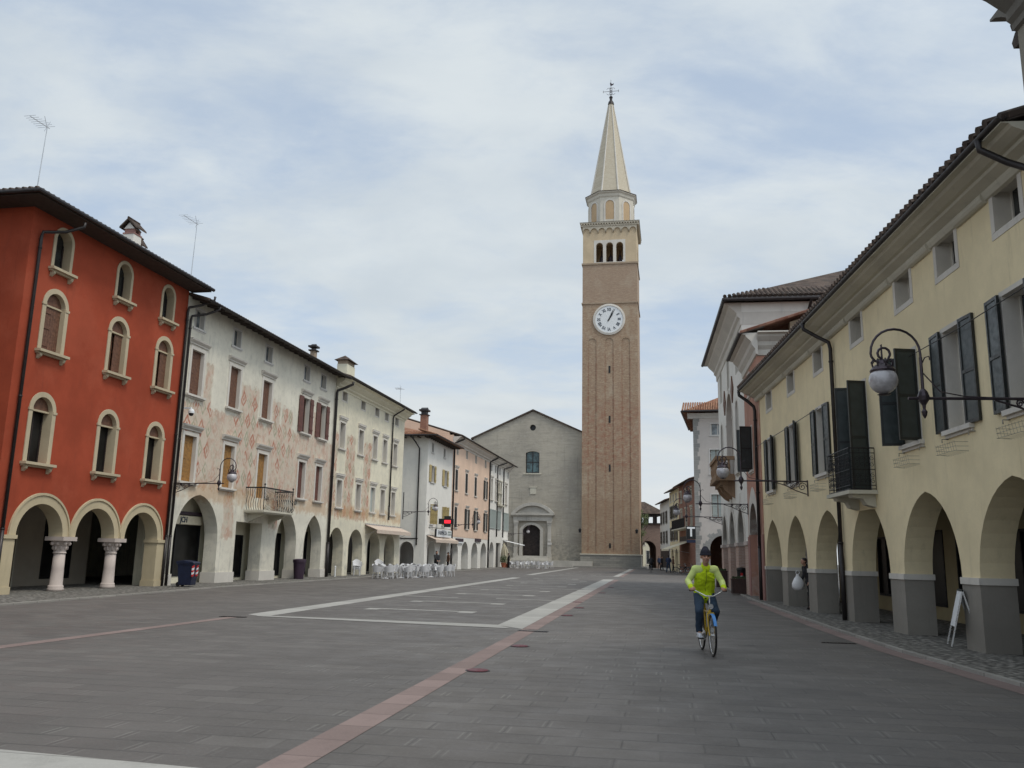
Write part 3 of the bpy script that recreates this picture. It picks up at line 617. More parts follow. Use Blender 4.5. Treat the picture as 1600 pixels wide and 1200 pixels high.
# stall marks
for i, s in enumerate([24.2, 28.55, 34.75, 39.2, 45.4, 49.8, 56.0, 60.4, 74.5, 79, 85, 90]):
    o1, o2 = 12.15, 15.2; j = -i*.0
    k = .055 if i < 99 else .1
    if s > 60: o1, o2 = 11.2, 14.2
    band('stall_marking', [LP(s-.28, o1-.05), LP(s-.28, o1+.40), LP(s+.06, o1+.40), LP(s+.06, o2-.35), LP(s+.34, o2-.35), LP(s+.34, o2+.12), LP(s-.04, o2+.12), LP(s-.06, o2-.30), LP(s-.06, o1+.32), LP(s-.40, o1+.3), LP(s-.40, o1-.05)][::-1] if False else
        [LP(s-.13+.05, o1+.35), LP(s+.13+.05, o1+.35), LP(s+.13-.1, o2-.35), LP(s-.13-.1, o2-.35)], 'wband')
    band('stall_marking', [LP(s-.50, o1-.05), LP(s+.12, o1-.05), LP(s+.16, o1+.348), LP(s-.46, o1+.348)], 'wband', .005)
    band('stall_marking', [LP(s-.64, o2-.348), LP(s+.06, o2-.348), LP(s+.0, o2+.1), LP(s-.70, o2+.1)], 'wband', .005)
for s in (31.7, 42.4, 52.9):
    for a, b2 in ((10.85, 12.95), (14.3, 16.5)): band('stall_marking', [LP(s-.12, a), LP(s+.12, a), LP(s+.12-.3, b2), LP(s-.12-.3, b2)], 'wband')
# little round lamp covers along the pink band
cov = None
for i, (s, o) in enumerate([(12.2, 18.0), (15.6, 18.0), (23.85, 17.86), (27.5, 17.8), (30.8, 17.4), (39, 17.6), (46, 17.5)]):
    q = WL(s, o)
    if cov is None:
        cov = MB().lathe([(.15, -.02), (.15, .012), (.12, .02), (.02, .022)], n=24).build('ground_cap', plain('dark red cover', (.10, .018, .025), .5), None)
        MB().lathe([(.175, -.02), (.175, .006), (.153, .006)], n=24).build('rim', 'iron', cov)
        cc_ = cov
    else: cc_ = dup(cov)
    cc_.location = q
    nm = ['nearest the camera', 'second nearest the camera', 'first beside the parking bays', 'second beside the parking bays', 'third beside the parking bays', 'fourth beside the parking bays', 'farthest of the row'][i]
    tag(cc_, 'dark red round cover in the paving, '+nm, 'ground cap', 'round covers along the pink paving band')
for nm, (x, y), lb in (('drain_cover', (-6.55, 21.2), 'dark metal drain slot at the left corner of the white parking frame'), ('drain_cover', (.55, 18.9), 'dark metal drain slot where the pink band meets the white parking frame'), ('drain_cover', (6.55, 17.6), 'dark metal drain slot in the pink strip by the right footway')):
    b = MB(); b.box(-.32, -.09, 0, .32, .09, .012)
    for i in range(9): b.box(-.29+i*.068, -.07, .0121, -.25+i*.068, .07, .016)
    o = b.build(nm, 'gut', None); o.location = (x, y, 0); o.rotation_euler = (0, 0, R(-12)); tag(o, lb, 'drain cover', 'drain slots in the square')

# ================================================================ LEFT ROW
# ---- red house
S0 = 23.5
def xs(s): return s-S0
H = thing('red_house', 'terracotta red house with arched windows and three round arches on marble columns', 'house', WL(S0, 0), RZL)
L = 9.45
ops = [(xs(24.50), xs(26.70), 1.9, 2.96, 'round'), (xs(27.33), xs(29.53), 1.9, 2.96, 'round'), (xs(30.13), xs(32.33), 1.9, 2.96, 'round')]
b = MB(); b.panel(archfront(0, L, 1.9, 3.9, ops), [], 0, .5)
wf = [(xs(s), 4.27, .92, 2.20, .17, 'round', .46) for s in (25.03, 28.50, 31.52)]; w2 = [(xs(s), 8.02, .92, 2.05, .17, 'round', .46) for s in (25.03, 28.52, 31.55)]; w3 = [(xs(s), 10.92, .76, 1.42, .13, 'round', .38) for s in (25.05, 28.50, 31.48)]
b.panel([(0, 3.9), (L, 3.9), (L, 12.95), (0, 12.95)], [whole(*q) for q in wf+w2+w3], 0, .42)
shell(b, L, 12.83, 3.9, 10, 0, (True, True), ze=12.62)
b.box(0, .5, .0, .4, 10, 3.899).box(0, 0, .05, xs(24.0), .5, 1.9)
b.build('wall', 'red', H)
for q in wf: window(H, *q[:4], fr=q[4], frm='tan', kind='round', rise=q[6], sill=.2, sh=None, topfill='brownsh', brackets=True, cas='doord', pane='shop', depth=.38)
for i, q in enumerate(w2): window(H, *q[:4], fr=q[4], frm='tan', kind='round', rise=q[6], sill=.2, sh='ajar' if i else 'closed', shm='brownsh', topfill='brownsh', brackets=True, depth=.34)
for q in w3: window(H, *q[:4], fr=q[4], frm='tan', kind='round', rise=q[6], sill=.2, brackets=True, depth=.36, cas='doord')
for (xl, xr, zs, zt, k) in ops:   # archivolts
    i_ = arch(xl+.012, xr-.012, zs-.004, zt-.012, 'round', 12); o_ = arch(xl-.29, xr+.29, zs+.0, zt+.29, 'round', 12); m_ = arch(xl-.33, xr+.33, zs, zt+.35, 'round', 12)
    b = MB(); b.panel(i_+list(reversed(o_)), [], -.035, .51); b.panel(arch(xl-.27, xr+.27, zs, zt+.27, 'round', 12)+list(reversed(m_)), [], -.075, .05); b.build('archivolt', 'ochre', H)
for x0, x1 in ((xs(24.0), xs(24.5)), (xs(32.33), xs(32.9))):
    b = MB(); b.box(x0, -.04, .05, x1, .52, 1.78).box(x0-.04, -.09, 1.78, x1+.04, .56, 1.90).box(x0-.03, -.07, .05, x1+.03, .55, .28); b.build('pier', 'ochre', H)
for cx in (xs(27.015), xs(29.83)):
    b = MB(); b.lathe([(.27, .05), (.27, .14), (.245, .17), (.255, .22), (.215, .26), (.20, .8), (.19, 1.32)], (cx, .25, 0), 24); c_ = b.build('column', 'pinkst', H, smooth=False)
    for pl_ in c_.data.polygons: pl_.use_smooth = abs(pl_.normal.z) < .7
    b = MB(); b.lathe([(.20, 1.32), (.225, 1.34), (.20, 1.37), (.195, 1.40), (.23, 1.6), (.32, 1.75)], (cx, .25, 0), 16).box(cx-.355, -.11, 1.755, cx+.355, .61, 1.895)
    for a in range(8):
        t = R(45*a+22); b.ell((cx+.28*math.cos(t), .25+.28*math.sin(t), 1.66), (.07, .07, .07), 6, 4); b.ell((cx+.22*math.cos(t+.4), .25+.22*math.sin(t+.4), 1.52), (.05, .05, .08), 6, 4)
    b.build('capital', 'pinkst', c_)
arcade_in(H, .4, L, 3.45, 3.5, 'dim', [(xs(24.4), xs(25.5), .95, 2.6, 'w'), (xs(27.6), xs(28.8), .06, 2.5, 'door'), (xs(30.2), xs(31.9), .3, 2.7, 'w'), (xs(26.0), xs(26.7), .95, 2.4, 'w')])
hiproof(H, L, 12.70, .95, R(17), 10, 'tiled')
downpipe(H, xs(23.85), 12.5, .95, .5, dx=.9, zb=0.05); downpipe(H, xs(32.86), 12.5, .95, .4, ybow=-.09, dx=.6)
# ---- fresco house
S0 = 33.0
H = thing('fresco_house', 'off-white house with worn red and green lozenge frescoes above pointed arches', 'house', WL(S0, 0), RZL)
L = 17.12
ops = [(xs(33.52), xs(37.15), 1.95, 3.93, 'point'), (xs(38.80), xs(41.52), 1.5, 2.90, 'rect'), (xs(43.15), xs(45.75), 1.85, 3.70, 'point'), (xs(46.78), xs(49.30), 1.85, 3.62, 'point')]
b = MB(); b.panel(archfront(0, L, .05, 4.1, ops), [], 0, .65)
cs = [34.12, 37.55, 40.95, 45.82, 48.25]
att = [(xs(s-.12), 11.24, .74, .84, .07) for s in cs]; f2 = [(xs(s), 8.22, .98, 2.0, .16) for s in cs[:3]]+[(xs(s), 8.2, .9, 2.02, .13) for s in cs[3:]]
f1 = [(xs(s), 4.42, .96, 2.0, .16) for s in cs[:2]]+[(xs(41.0), 3.56, .98, 2.86, .16)]+[(xs(s), 4.48, .9, 2.04, .13) for s in cs[3:]]
f1[2] = (xs(41.0), 4.16, .98, 2.26, .16)
b.panel([(0, 4.1), (L, 4.1), (L, 12.48), (0, 12.48)], [whole(*q) for q in att+f2+f1], 0, .42)
shell(b, L, 12.48, 4.1, 10, 0, ze=12.2); b.build('wall', 'fresco', H)
for q in att: window(H, *q[:4], fr=q[4], frm='greyw', sill=.03, pane='paneg', depth=.25, proud=.012)
for i, q in enumerate(f2): window(H, *q[:4], fr=q[4], frm='stonew', sill=.13, hood=.17, sh='closed' if i < 3 else 'flat', shm='brownsh' if i < 3 else 'redbr', depth=.3)
for i, q in enumerate(f1): window(H, *q[:4], fr=q[4], frm='stonew', sill=.13 if i != 2 else 0, hood=.17, sh='closed' if i < 3 else 'ajar', shm='honey' if i < 3 else 'redbr', depth=.3)
for x0, x1 in ((xs(37.15), xs(38.80)), (xs(41.52), xs(43.15)), (xs(45.75), xs(46.78)), (xs(49.30), xs(50.12)-.0), (0, xs(33.52))):
    MB().box(x0-(.05 if x0 > 0 else 0), -.05, .05, x1+.05 if x1 < L-.1 else x1, .70, .52).build('plinth', 'stonew', H)
arcade_in(H, 0, L, 4.05, 1.05, 'cream', [(xs(33.4), xs(37.4), .35, 2.62, 'w'), (xs(38.6), xs(41.6), .2, 2.3, 'w'), (xs(43.0), xs(46.0), .2, 2.5, 'w'), (xs(46.7), xs(49.6), .2, 2.7, 'w')], y0=.65)
b = MB(); b.box(xs(33.3), .85, 2.64, xs(38.0), 1.02, 3.02); sg = b.build('shop_sign', 'cream2', H)
textmesh('JCH', .34, .01, 'text', sg, M=Matrix.Translation((xs(35.6), .84, 2.83)) @ UPR, bold=.008)
MB().box(xs(33.3), .80, 3.06, xs(38.0), 1.04, 3.2).build('shop_beam', 'purple', H)
roof(H, L, 12.2, .95, R(17), 10, 'tiled', rafters=True)
downpipe(H, xs(33.15), 12.2, .95, 1.0, ybow=-.09, dx=.8); downpipe(H, xs(50.05), 12.1, .95, 1.0, r=.085, ybow=-.12, dx=.5)
# iron balcony : slab, brackets, bellied bars
bx0, bx1, bd, bz = xs(39.50), xs(42.75), 1.0, 3.50
b = MB(); b.box(bx0-.06, -bd-.06, bz-.10, bx1+.06, -.002, bz).box(bx0, -bd, bz-.16, bx1, -.002, bz-.102)
for q in (bx0+.35, bx1-.6): b.prism([(-.0021, bz-.162), (-bd+.12, bz-.162), (-bd+.2, bz-.26), (-.35, bz-.42), (-.0021, bz-.62)], q, q+.24, 'x')
BL = b.build('balcony', 'stone', H)
b = MB(); hz = 1.12
def bar(px_, py_, nx, ny):
    pr = [(0, .0), (.07, .1), (.13, .28), (.09, .5), (.01, .66), (-.015, .8), (.03, .95), (0, hz-.06)]
    b.tube([(px_+nx*o2, py_+ny*o2, bz+z2) for o2, z2 in pr], .013, 5)
n = 24
for i in range(n+1): bar(bx0+(bx1-bx0)*i/n, -bd, 0, -1)
for i in range(1, 8): bar(bx0, -bd*i/8, -1, 0); bar(bx1, -bd*i/8, 1, 0)
b.box(bx0-.03, -bd-.03, bz+hz-.06, bx1+.03, -bd+.03, bz+hz).box(bx0-.03, -bd+.03, bz+hz-.06, bx0+.03, -.01, bz+hz).box(bx1-.03, -bd+.03, bz+hz-.06, bx1+.03, -.01, bz+hz)
for q in (bx0, bx1): b.tube([(q, -bd, bz), (q, -bd, bz+hz+.1)], .022, 6); b.ell((q, -bd, bz+hz+.13), .05, 8, 6)
for q in (bx0+.0, bx1):
    for k in range(5):
        t = k*R(72); b.tube([(q+(.02+.13*abs(math.sin(a)))*math.cos(t+a), -bd-.17, bz+.55+(.02+.13*abs(math.sin(a)))*math.sin(t+a)) for a in [i*.5 for i in range(6)]], .01, 4)
b.build('railing', 'iron', BL)
# ---- cream house
S0 = 50.15
H = thing('cream_house', 'cream four-storey house with rows of plain windows and a striped awning over its arches', 'house', WL(S0, 0), RZL)
L = 14.35
ops = [(xs(50.42), xs(52.85), 1.8, 3.03, 'round'), (xs(53.75), xs(56.35), 1.8, 3.02, 'round'), (xs(57.3), xs(59.95), 1.75, 2.88, 'round'), (xs(60.95), xs(63.3), 1.75, 2.88, 'round')]
b = MB(); b.panel(archfront(0, L, .05, 3.9, ops), [], 0, .7)
cs = [51.60, 55.0, 57.85, 60.0, 62.4]
att = [(xs(s+.12), 11.13, .78, .84, .10) for s in cs]; f2 = [(xs(s), 8.02, .84, 1.64, .11) for s in cs]; f1 = [(xs(s), 4.31, .84, 1.69, .11) for s in cs]
b.panel([(0, 3.9), (L, 3.9), (L, 12.5), (0, 12.5)], [whole(*q) for q in att+f2+f1], 0, .42); shell(b, L, 12.5, 3.9, 10, 0, ze=12.32, ov=.9); b.build('wall', 'frescoc', H)
for q in att: window(H, *q[:4], fr=q[4], frm='stonew', sill=0, depth=.38, proud=.012, ring=True)
for q in f2: window(H, *q[:4], fr=q[4], frm='stonew', sill=.1, hood=.12, depth=.42)
for i, q in enumerate(f1): window(H, *q[:4], fr=q[4], frm='stonew', sill=.1, hood=.12, depth=.42, sh='closed' if i == 2 else None, shm='greysh')
cornice(H, L, 12.3, [(-.05, -.62), (.04, -.60), (.06, -.5), (.2, -.42), (.22, -.34), (.5, -.16), (.55, -.06), (.8, .0), (.8, .035), (-.05, .035)], 'cream')
arcade_in(H, 0, L, 3.6, 2.2, 'cream', [(xs(50.3), xs(53.4), .1, 2.7, 'w'), (xs(53.8), xs(57.0), .1, 2.7, 'w'), (xs(57.4), xs(60.6), .1, 2.7, 'w'), (xs(60.9), xs(64.0), .1, 2.7, 'w')], y0=.7)
roof(H, L, 12.34, .92, R(17), 10, 'tiled', rafters=False)
downpipe(H, xs(61.35), 12.3, .92, 1.0, ybow=-.10, zb=3.9, iron=1.0, zg=12.3)
m, b_, p = newmat('striped awning canvas'); oc = ocoord(b_); x, y, z = b_.sep(oc); st = b_.ramp(b_.math('SINE', b_.math('MULTIPLY', x, 22.)), -.1, .1)
b_.put(p.inputs['Base Color'], b_.mix(st, (.50, .36, .31), (.62, .56, .45))); p.inputs['Roughness'].default_value = .9; MAT['awn'] = m
def awning(root, x0, x1, zt, zb_, out, mat='awn', val=.25, name='awning'):
    b = MB(); b.prism([(-.02, zt), (-out, zb_), (-out, zb_-.02), (-.02, zt-.03)], x0, x1, 'x')
    n = int((x1-x0)/.3)
    for i in range(n): b.box(x0+(x1-x0)*i/n+.004, -out-.012, zb_-val, x0+(x1-x0)*(i+1)/n-.004, -out, zb_-.0)
    o = b.build(name, mat, root)
    b = MB(); b.tube([(x0, -.06, zt+.02), (x1, -.06, zt+.02)], .06, 8); b.tube([(x0+.1, -.02, zb_-.4), (x0+.1, -out+.02, zb_-.05)], .02, 6).tube([(x1-.1, -.02, zb_-.4), (x1-.1, -out+.02, zb_-.05)], .02, 6); b.build('awning_frame', 'steel', o)
    return o
awning(H, xs(56.6), xs(64.4), 3.42, 3.08, .9)
# ---- grey white house with hipped corner roof
S0 = 71.4
H = thing('pale_grey_house', 'small pale grey house with red hipped roof and ochre shutters, standing beyond a side street', 'house', WL(S0, 0), RZL)
L = 8.62; D = 9
ops = [(xs(72.3), xs(74.8), 1.6, 2.62, 'round'), (xs(76.3), xs(78.8), 1.6, 2.62, 'round')]
att = [(xs(s), 10.28, .62, .80, .06) for s in (72.9, 76.9)]; f2 = [(xs(s), 7.68, 1.0, 1.42, .05) for s in (73.0, 77.4)]; f1 = [(xs(s), 4.06, .8, 1.66, .05) for s in (73.1, 77.1)]
b = MB(); b.panel(archfront(0, L, .05, 3.5, ops), [], 0, .6)
b.panel([(0, 3.5), (L, 3.5), (L, 11.55), (0, 11.55)], [whole(*q) for q in att+f2+f1], 0, .42)
b.box(L-.3, .45, 3.5, L, D, 11.55).box(.31, D-.3, 0, L-.31, D, 11.55)
k = len(b.v); b.panel(archfront(.6, D, .05, 11.55, [(.93, 2.25, 1.65, 2.5, 'round'), (3.2, 5.2, 1.65, 2.5, 'round')]), [], 0, .4)
b.v = b.v[:k]+[(v[1], v[0], v[2]) for v in b.v[k:]]
b.box(.001, .421, 3.5, .399, .599, 11.549)
b.build('wall', 'white', H)
for q in att: window(H, *q[:4], fr=q[4], frm='greyw', sill=.04, depth=.25, proud=.01)
window(H, *f2[0][:4], fr=.05, frm='greyw', sill=.06, sh='flat', shm='ochresh', depth=.25, pane='paneg'); window(H, *f2[1][:4], fr=.05, frm='greyw', sill=.06, sh='flat', shm='ochresh', depth=.25, pane='paneg')
for q in f1: window(H, *q[:4], fr=.05, frm='greyw', sill=.06, sh='perp', shm='ochresh', depth=.25)
MB().box(-.04, .62, 2.72, -.001, D, 2.80).build('string_course', 'gut', H)
MB().box(.42, 3.4, .05, L-.3, 3.6, 3.45).build('arcade_wall', 'greyw', H); MB().box(.42, .62, 3.2, L-.3, 3.6, 3.4).build('arcade_ceiling', 'greyw', H)
b = MB(); ov = .95; ze = 11.45; zr = ze+(D/2+ov)*.30
vs = [(-ov, -ov, ze), (L, -ov, ze), (L, D+ov, ze), (-ov, D+ov, ze), (D/2, D/2, zr), (L, D/2, zr)]
vs += [(x, y, z+.09) for x, y, z in vs]
b.add(vs, [(6, 7, 11, 10), (6, 10, 9), (9, 10, 11, 8), (7, 8, 11), (0, 4, 5, 1), (0, 3, 4), (3, 2, 5, 4), (1, 5, 2), (0, 1, 7, 6), (3, 0, 6, 9), (2, 3, 9, 8), (1, 2, 8, 7)])
rf = b.build('roof', 'tileo', H)
b = MB(); n = 40
for i in range(n+1):
    t = -ov+(L+ov)*i/n; b.tube([(t, -ov-.05, ze+.11), (t, -ov+1.6+.0, ze+.11+1.6*.30)], .065, 6)
for i in range(44):
    t = -ov+(D+2*ov)*i/44; b.tube([(-ov-.05, t, ze+.11), (-ov+min(1.6, max(.1, t+ov)), t, ze+.11+min(1.6, max(.1, t+ov))*.30)], .065, 6)
b.build('tile_edge', 'tileo', rf)
b = MB()
for i in range(14): t = -.6+i*.66; b.box(t-.05, -ov+.08, ze-.11, t+.05, 0, ze-.01); b.box(-ov+.08, t-.05, ze-.11, 0, t+.05, ze-.01)
b.build('eaves', 'roofwood', rf)
b = MB(); b.tube([(-ov-.05, -ov-.1, ze+.05), (L, -ov-.1, ze+.05)], .07, 8).tube([(-ov-.1, -ov-.05, ze+.05), (-ov-.1, D, ze+.05)], .07, 8); b.build('gutter', 'gut', rf)
b = MB(); b.tube([(-ov-.08, 1.3, ze), (-ov*.5, 1.0, ze-.5), (-.09, .75, ze-1.0), (-.09, .7, 2.2)], .06, 8); b.build('downpipe', 'gut', H, smooth=True)
awning(H, .5, L-.2, 3.05, 2.72, .85)
b = MB(); b.box(xs(73.1), -.55, 2.98, xs(78.3), -.45, 3.62); sg = b.build('shop_sign', 'signw', H)
b = MB(); b.tube([(xs(72.4), -.02, 3.75), (xs(79), -.5, 3.75)], .02, 6).box(xs(72.9), -.56, 2.95, xs(73.1), -.44, 3.65); b.build('sign_bracket', 'iron', sg)
textmesh('FARMACIA', .50, .008, 'text', sg, M=Matrix.Translation((xs(75.1), -.56, 3.32)) @ UPR, sx=1.25)
textmesh('PERFUMERIA\nERBORISTERIA', .22, .008, 'greysh', sg, M=Matrix.Translation((xs(77.5), -.56, 3.35)) @ UPR, sx=.9)
# ---- peach house
S0 = 80.05
H = thing('peach_house', 'peach painted house with dark green shutters above a row of white arches', 'house', WL(S0, 0), RZL)
L = 17.1
ops = [(xs(80.5), xs(83.2), 1.5, 2.75, 'round'), (xs(84.6), xs(87.5), 1.5, 2.75, 'round'), (xs(88.95), xs(91.9), 1.5, 2.75, 'round'), (xs(93.4), xs(96.4), 1.5, 2.78, 'round')]
MB().panel(archfront(0, L, .05, 3.15, ops), [], 0, .7).build('ground_storey_wall', 'white', H)
cs = [81.6, 86.0, 90.0, 94.9]
att = [(xs(s), 11.1, .75, .9, .08) for s in (81.7, 85.7, 89.9, 94.8)]; f2 = [(xs(s), 7.62, .95, 2.0, .1) for s in (81.6, 85.8, 90.0, 95.0)]; f1 = [(xs(s), 4.05, .95, 1.95, .1) for s in (81.7, 86.4, 90.4, 95.3)]
b = MB(); b.panel([(0, 3.15), (L, 3.15), (L, 12.85), (0, 12.85)], [whole(*q) for q in att+f2+f1], -.02, .42); shell(b, L, 12.85, 3.15, 12, 0, ze=12.68, ov=.9); b.build('wall', 'peach', H)
for q in att: window(H, *q[:4], fr=q[4], frm='stonew', sill=0, depth=.3, pane='paneg', proud=.03)
for i, q in enumerate(f2): window(H, *q[:4], fr=q[4], frm='stonew', sill=.1, hood=.14, sh='flat' if i == 3 else 'closed', shm='green', sty='panel', depth=.3, pane='paneg', proud=.04, cy=-.02)
for i, q in enumerate(f1): window(H, *q[:4], fr=q[4], frm='stonew', sill=.1, hood=.14, sh='closed' if i == 0 else 'flat', shm='green', sty='panel', depth=.3, pane='paneg', proud=.04, cy=-.02)
cornice(H, L, 12.68, [(-.05, -.75), (.06, -.73), (.08, -.6), (.25, -.5), (.28, -.4), (.55, -.18), (.6, -.08), (.8, -.0), (.8, .03), (-.05, .03)], 'stonew')
MB().box(0, 3.6, .05, L, 3.8, 3.1).build('arcade_wall', 'greyw', H); MB().box(0, .7, 2.95, L, 3.8, 3.12).build('arcade_ceiling', 'greyw', H)
b = MB()
for i in range(4): b.box(2.2+i*4.2, 3.5, .1, 4.2+i*4.2, 3.61, 2.4)
b.build('shop_window', 'shop', H)
b = MB(); b.box(xs(82.0), -.12, 2.72, xs(84.9), -.02, 3.02); b.build('shop_sign', 'purple', H); b = MB(); b.box(xs(90.4), -.12, 2.85, xs(93.0), -.02, 3.18); b.build('shop_sign', 'purple', H)
MB().box(xs(82.05), -.14, 2.56, xs(84.85), -.02, 2.70).build('shop_sign', 'signw', H)
roof(H, L, 12.7, .9, R(17), 12, 'tiled', rafters=False)
downpipe(H, xs(80.25), 12.7, .9, 1.0, r=.08, dx=.7); downpipe(H, xs(97.0), 12.7, .9, 1.0, r=.09, dx=.6)
# ---- white end house
S0 = 97.2
H = thing('white_end_house', 'white house ending the left row, with twin arched windows and pale louvred shutters', 'house', WL(S0, 0), RZL)
L = 12.2
ops = [(xs(98.0), xs(100.5), 1.7, 2.95, 'round'), (xs(101.8), xs(104.6), 1.5, 2.9, 'rect'), (xs(105.8), xs(108.6), 1.5, 2.9, 'rect')]
att = [(xs(s), 11.1, .7, .95, .07) for s in (98.3, 100.6, 103.2, 105.9, 108.6)]
f2 = [(xs(98.6), 7.8, .9, 2.4, .09), (xs(100.9), 7.8, .8, 2.3, .09), (xs(107.4), 7.8, 1.2, 2.3, .09)]; bf = [(xs(s), 8.9, .8, 1.3, .09, 'round', .4) for s in (102.8, 104.1)]; bl = [(xs(s), 7.6, .8, 1.1, .08) for s in (102.8, 104.1)]
b = MB(); b.panel(archfront(0, L, .05, 3.4, ops), [], 0, .7); b.panel([(0, 3.4), (L, 3.4), (L, 12.85), (0, 12.85)], [whole(*q) for q in att+f2+bf+bl], 0, .42); shell(b, L, 12.85, 3.4, 12, 0, ze=12.68, ov=.9); b.build('wall', 'white', H)
for q in att: window(H, *q[:4], fr=q[4], frm='greyw', sill=0, depth=.25, pane='paneg', proud=.01)
for q in f2: window(H, *q[:4], fr=q[4], frm='stonew', sill=.12, hood=.1, depth=.25, pane='paneg')
for q in bf: window(H, *q[:4], fr=q[4], frm='stone', kind='round', rise=.4, sill=.08, depth=.3)
for q in bl: window(H, *q[:4], fr=q[4], frm='stone', sill=.1, depth=.25, pane='paneg')
MB().box(xs(102.0), -.1, 10.32, xs(104.9), .0, 10.42).build('string_course', 'stone', H); MB().box(xs(101.9), -.45, 7.28, xs(105.1), -.001, 7.42).build('balcony_slab', 'stone', H)
for x0, x1 in ((xs(97.7), xs(100.9)), (xs(101.2), xs(104.1)), (xs(105.5), xs(107.4)), (xs(107.6), xs(109.3))):
    b = MB(); b.box(x0, -.10, 4.5, x1, -.03, 4.6).box(x0, -.10, 6.6, x1, -.03, 6.7); n = int((x1-x0)/.28)
    for i in range(n+1): t = x0+(x1-x0-.08)*i/n; b.box(t, -.09, 4.6, t+.08, -.035, 6.6)
    b.box(x0+.01, -.06, 4.6, x1-.01, -.03, 6.6); b.build('louvre_shutter', 'greysh', H)
cornice(H, L, 12.68, [(-.05, -.75), (.06, -.73), (.08, -.6), (.25, -.5), (.28, -.4), (.55, -.18), (.6, -.08), (.8, -.0), (.8, .03), (-.05, .03)], 'stonew')
MB().box(0, 3.6, .05, L, 3.8, 3.3).build('arcade_wall', 'greyw', H); MB().box(0, .7, 3.1, L, 3.8, 3.3).build('arcade_ceiling', 'greyw', H)
b = MB(); [b.box(xs(a), .3, .05, xs(c), .4, 2.85) for a, c in ((101.8, 104.6), (105.8, 108.6))]; b.build('shop_glass', 'shop', H)
roof(H, L, 12.7, .9, R(17), 12, 'tiled', rafters=False, extra=.8)
downpipe(H, xs(101.5), 12.7, .9, 1.0, zb=3.6, dx=1.6, r=.07); downpipe(H, xs(105.4), 12.7, .9, 1.0, zb=3.6, dx=1.6, r=.07)
awning(H, xs(106.0), xs(109.2), 3.25, 2.8, 2.2, 'whitec', .1)

# ---- added unseen house across the side street, to shade the red house's side wall
H = thing('added_ochre_house', 'unseen ochre house added beyond the left edge to shade the red house', 'house', WL(7.5, 0), RZL); L = 11.5
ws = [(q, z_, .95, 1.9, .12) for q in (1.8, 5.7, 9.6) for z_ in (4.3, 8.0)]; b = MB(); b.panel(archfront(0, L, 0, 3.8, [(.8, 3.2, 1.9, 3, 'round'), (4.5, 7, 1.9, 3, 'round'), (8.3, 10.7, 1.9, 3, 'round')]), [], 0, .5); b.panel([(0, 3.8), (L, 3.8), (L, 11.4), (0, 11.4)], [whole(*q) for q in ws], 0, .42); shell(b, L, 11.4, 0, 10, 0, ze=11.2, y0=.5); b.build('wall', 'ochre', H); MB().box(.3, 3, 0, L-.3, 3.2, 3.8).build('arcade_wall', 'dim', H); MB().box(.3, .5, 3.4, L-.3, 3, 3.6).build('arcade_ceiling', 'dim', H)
for q in ws: window(H, *q[:4], fr=q[4], frm='stonew', sill=.1, sh='flat', shm='green')
roof(H, L, 11.2, .95, R(17), 10, 'tiled', rafters=False)
# ---- things on the roofs
def chimney(x, y, z0, z1, w, d, body, capm, label, style, s0):
    q = WL(s0, 0); C_ = thing('chimney', label, 'chimney', WL(x, -y, z0), RZL, 'chimneys above the left row'); h = z1-z0
    MB().box(-w/2, -d/2, -.9, w/2, d/2, h*.72).build('stack', body, C_)
    if style == 'gable':
        b = MB()
        for q in (-w/2+.05, w/2-.17): b.box(q, -d/2+.02, h*.72, q+.12, d/2-.02, h*.72+.18)
        b.box(-w/2-.02, -d/2-.02, h*.72-.06, w/2+.02, d/2+.02, h*.72-.0); b.build('vent', 'pinkd', C_)
        zt = h*.72+.18; e = .13; b = MB(); b.prism([(-d/2-e, zt), (0, zt+.36), (d/2+e, zt), (d/2+e, zt+.07), (0, zt+.45), (-d/2-e, zt+.07)], -w/2-e, w/2+e, 'x'); b.prism([(-d/2, zt), (0, zt+.28), (d/2, zt)], -w/2+.01, w/2-.01, 'x', 1); b.tube([(-w/2-e, 0, zt+.46), (w/2+e, 0, zt+.46)], .05, 6); b.build('chimney_cap', [capm, body], C_)
    elif style == 'hip':
        b = MB(); n = 7
        for i in range(n): t = -w/2+.06+(w-.2)*i/(n-1); b.box(t-.05, -d/2+.02, h*.72, t+.07, d/2-.02, h*.86)
        b.build('vent', 'brickp', C_); zt = h*.86; e = .18
        MB().add([(-w/2-e, -d/2-e, zt), (w/2+e, -d/2-e, zt), (w/2+e, d/2+e, zt), (-w/2-e, d/2+e, zt), (-w/2+.45, 0, zt+.42), (w/2-.45, 0, zt+.42)], [(0, 1, 5, 4), (1, 2, 5), (2, 3, 4, 5), (3, 0, 4), (3, 2, 1, 0)]).build('chimney_cap', capm, C_)
    else:
        b = MB(); b.box(-w/2-.1, -d/2-.1, h*.72, w/2+.1, d/2+.1, h*.72+.08).box(-w/2+.05, -d/2+.05, h*.72+.08, w/2-.05, d/2-.05, h*.86).box(-w/2-.12, -d/2-.12, h*.86, w/2+.12, d/2+.12, h*.92); b.prism([(-w/2-.05, h*.92), (w/2+.05, h*.92), (0, h)], -d/2, d/2, 'y'); b.build('chimney_cap', capm, C_)
    return C_
chimney(31.45, 2.0, 13.4, 15.35, .55, .5, 'white', 'tiled', 'tall white chimney with a gabled tile cap on the red house', 'gable', 0)
chimney(32.35, 2.3, 13.5, 14.75, .28, .3, 'brick', 'tiled', 'low red chimney with a little gabled cap right beside the tall white chimney', 'gable', 0)
chimney(50.9, 2.0, 13.0, 14.75, .4, .3, 'brickp', 'gut', 'slim bare brick chimney at the end of the fresco house roof', 'flat', 0)
chimney(56.6, 2.0, 13.1, 15.1, 1.5, .75, 'cream', 'tiled', 'broad cream chimney with row of vent holes and hipped tile cap', 'hip', 0)
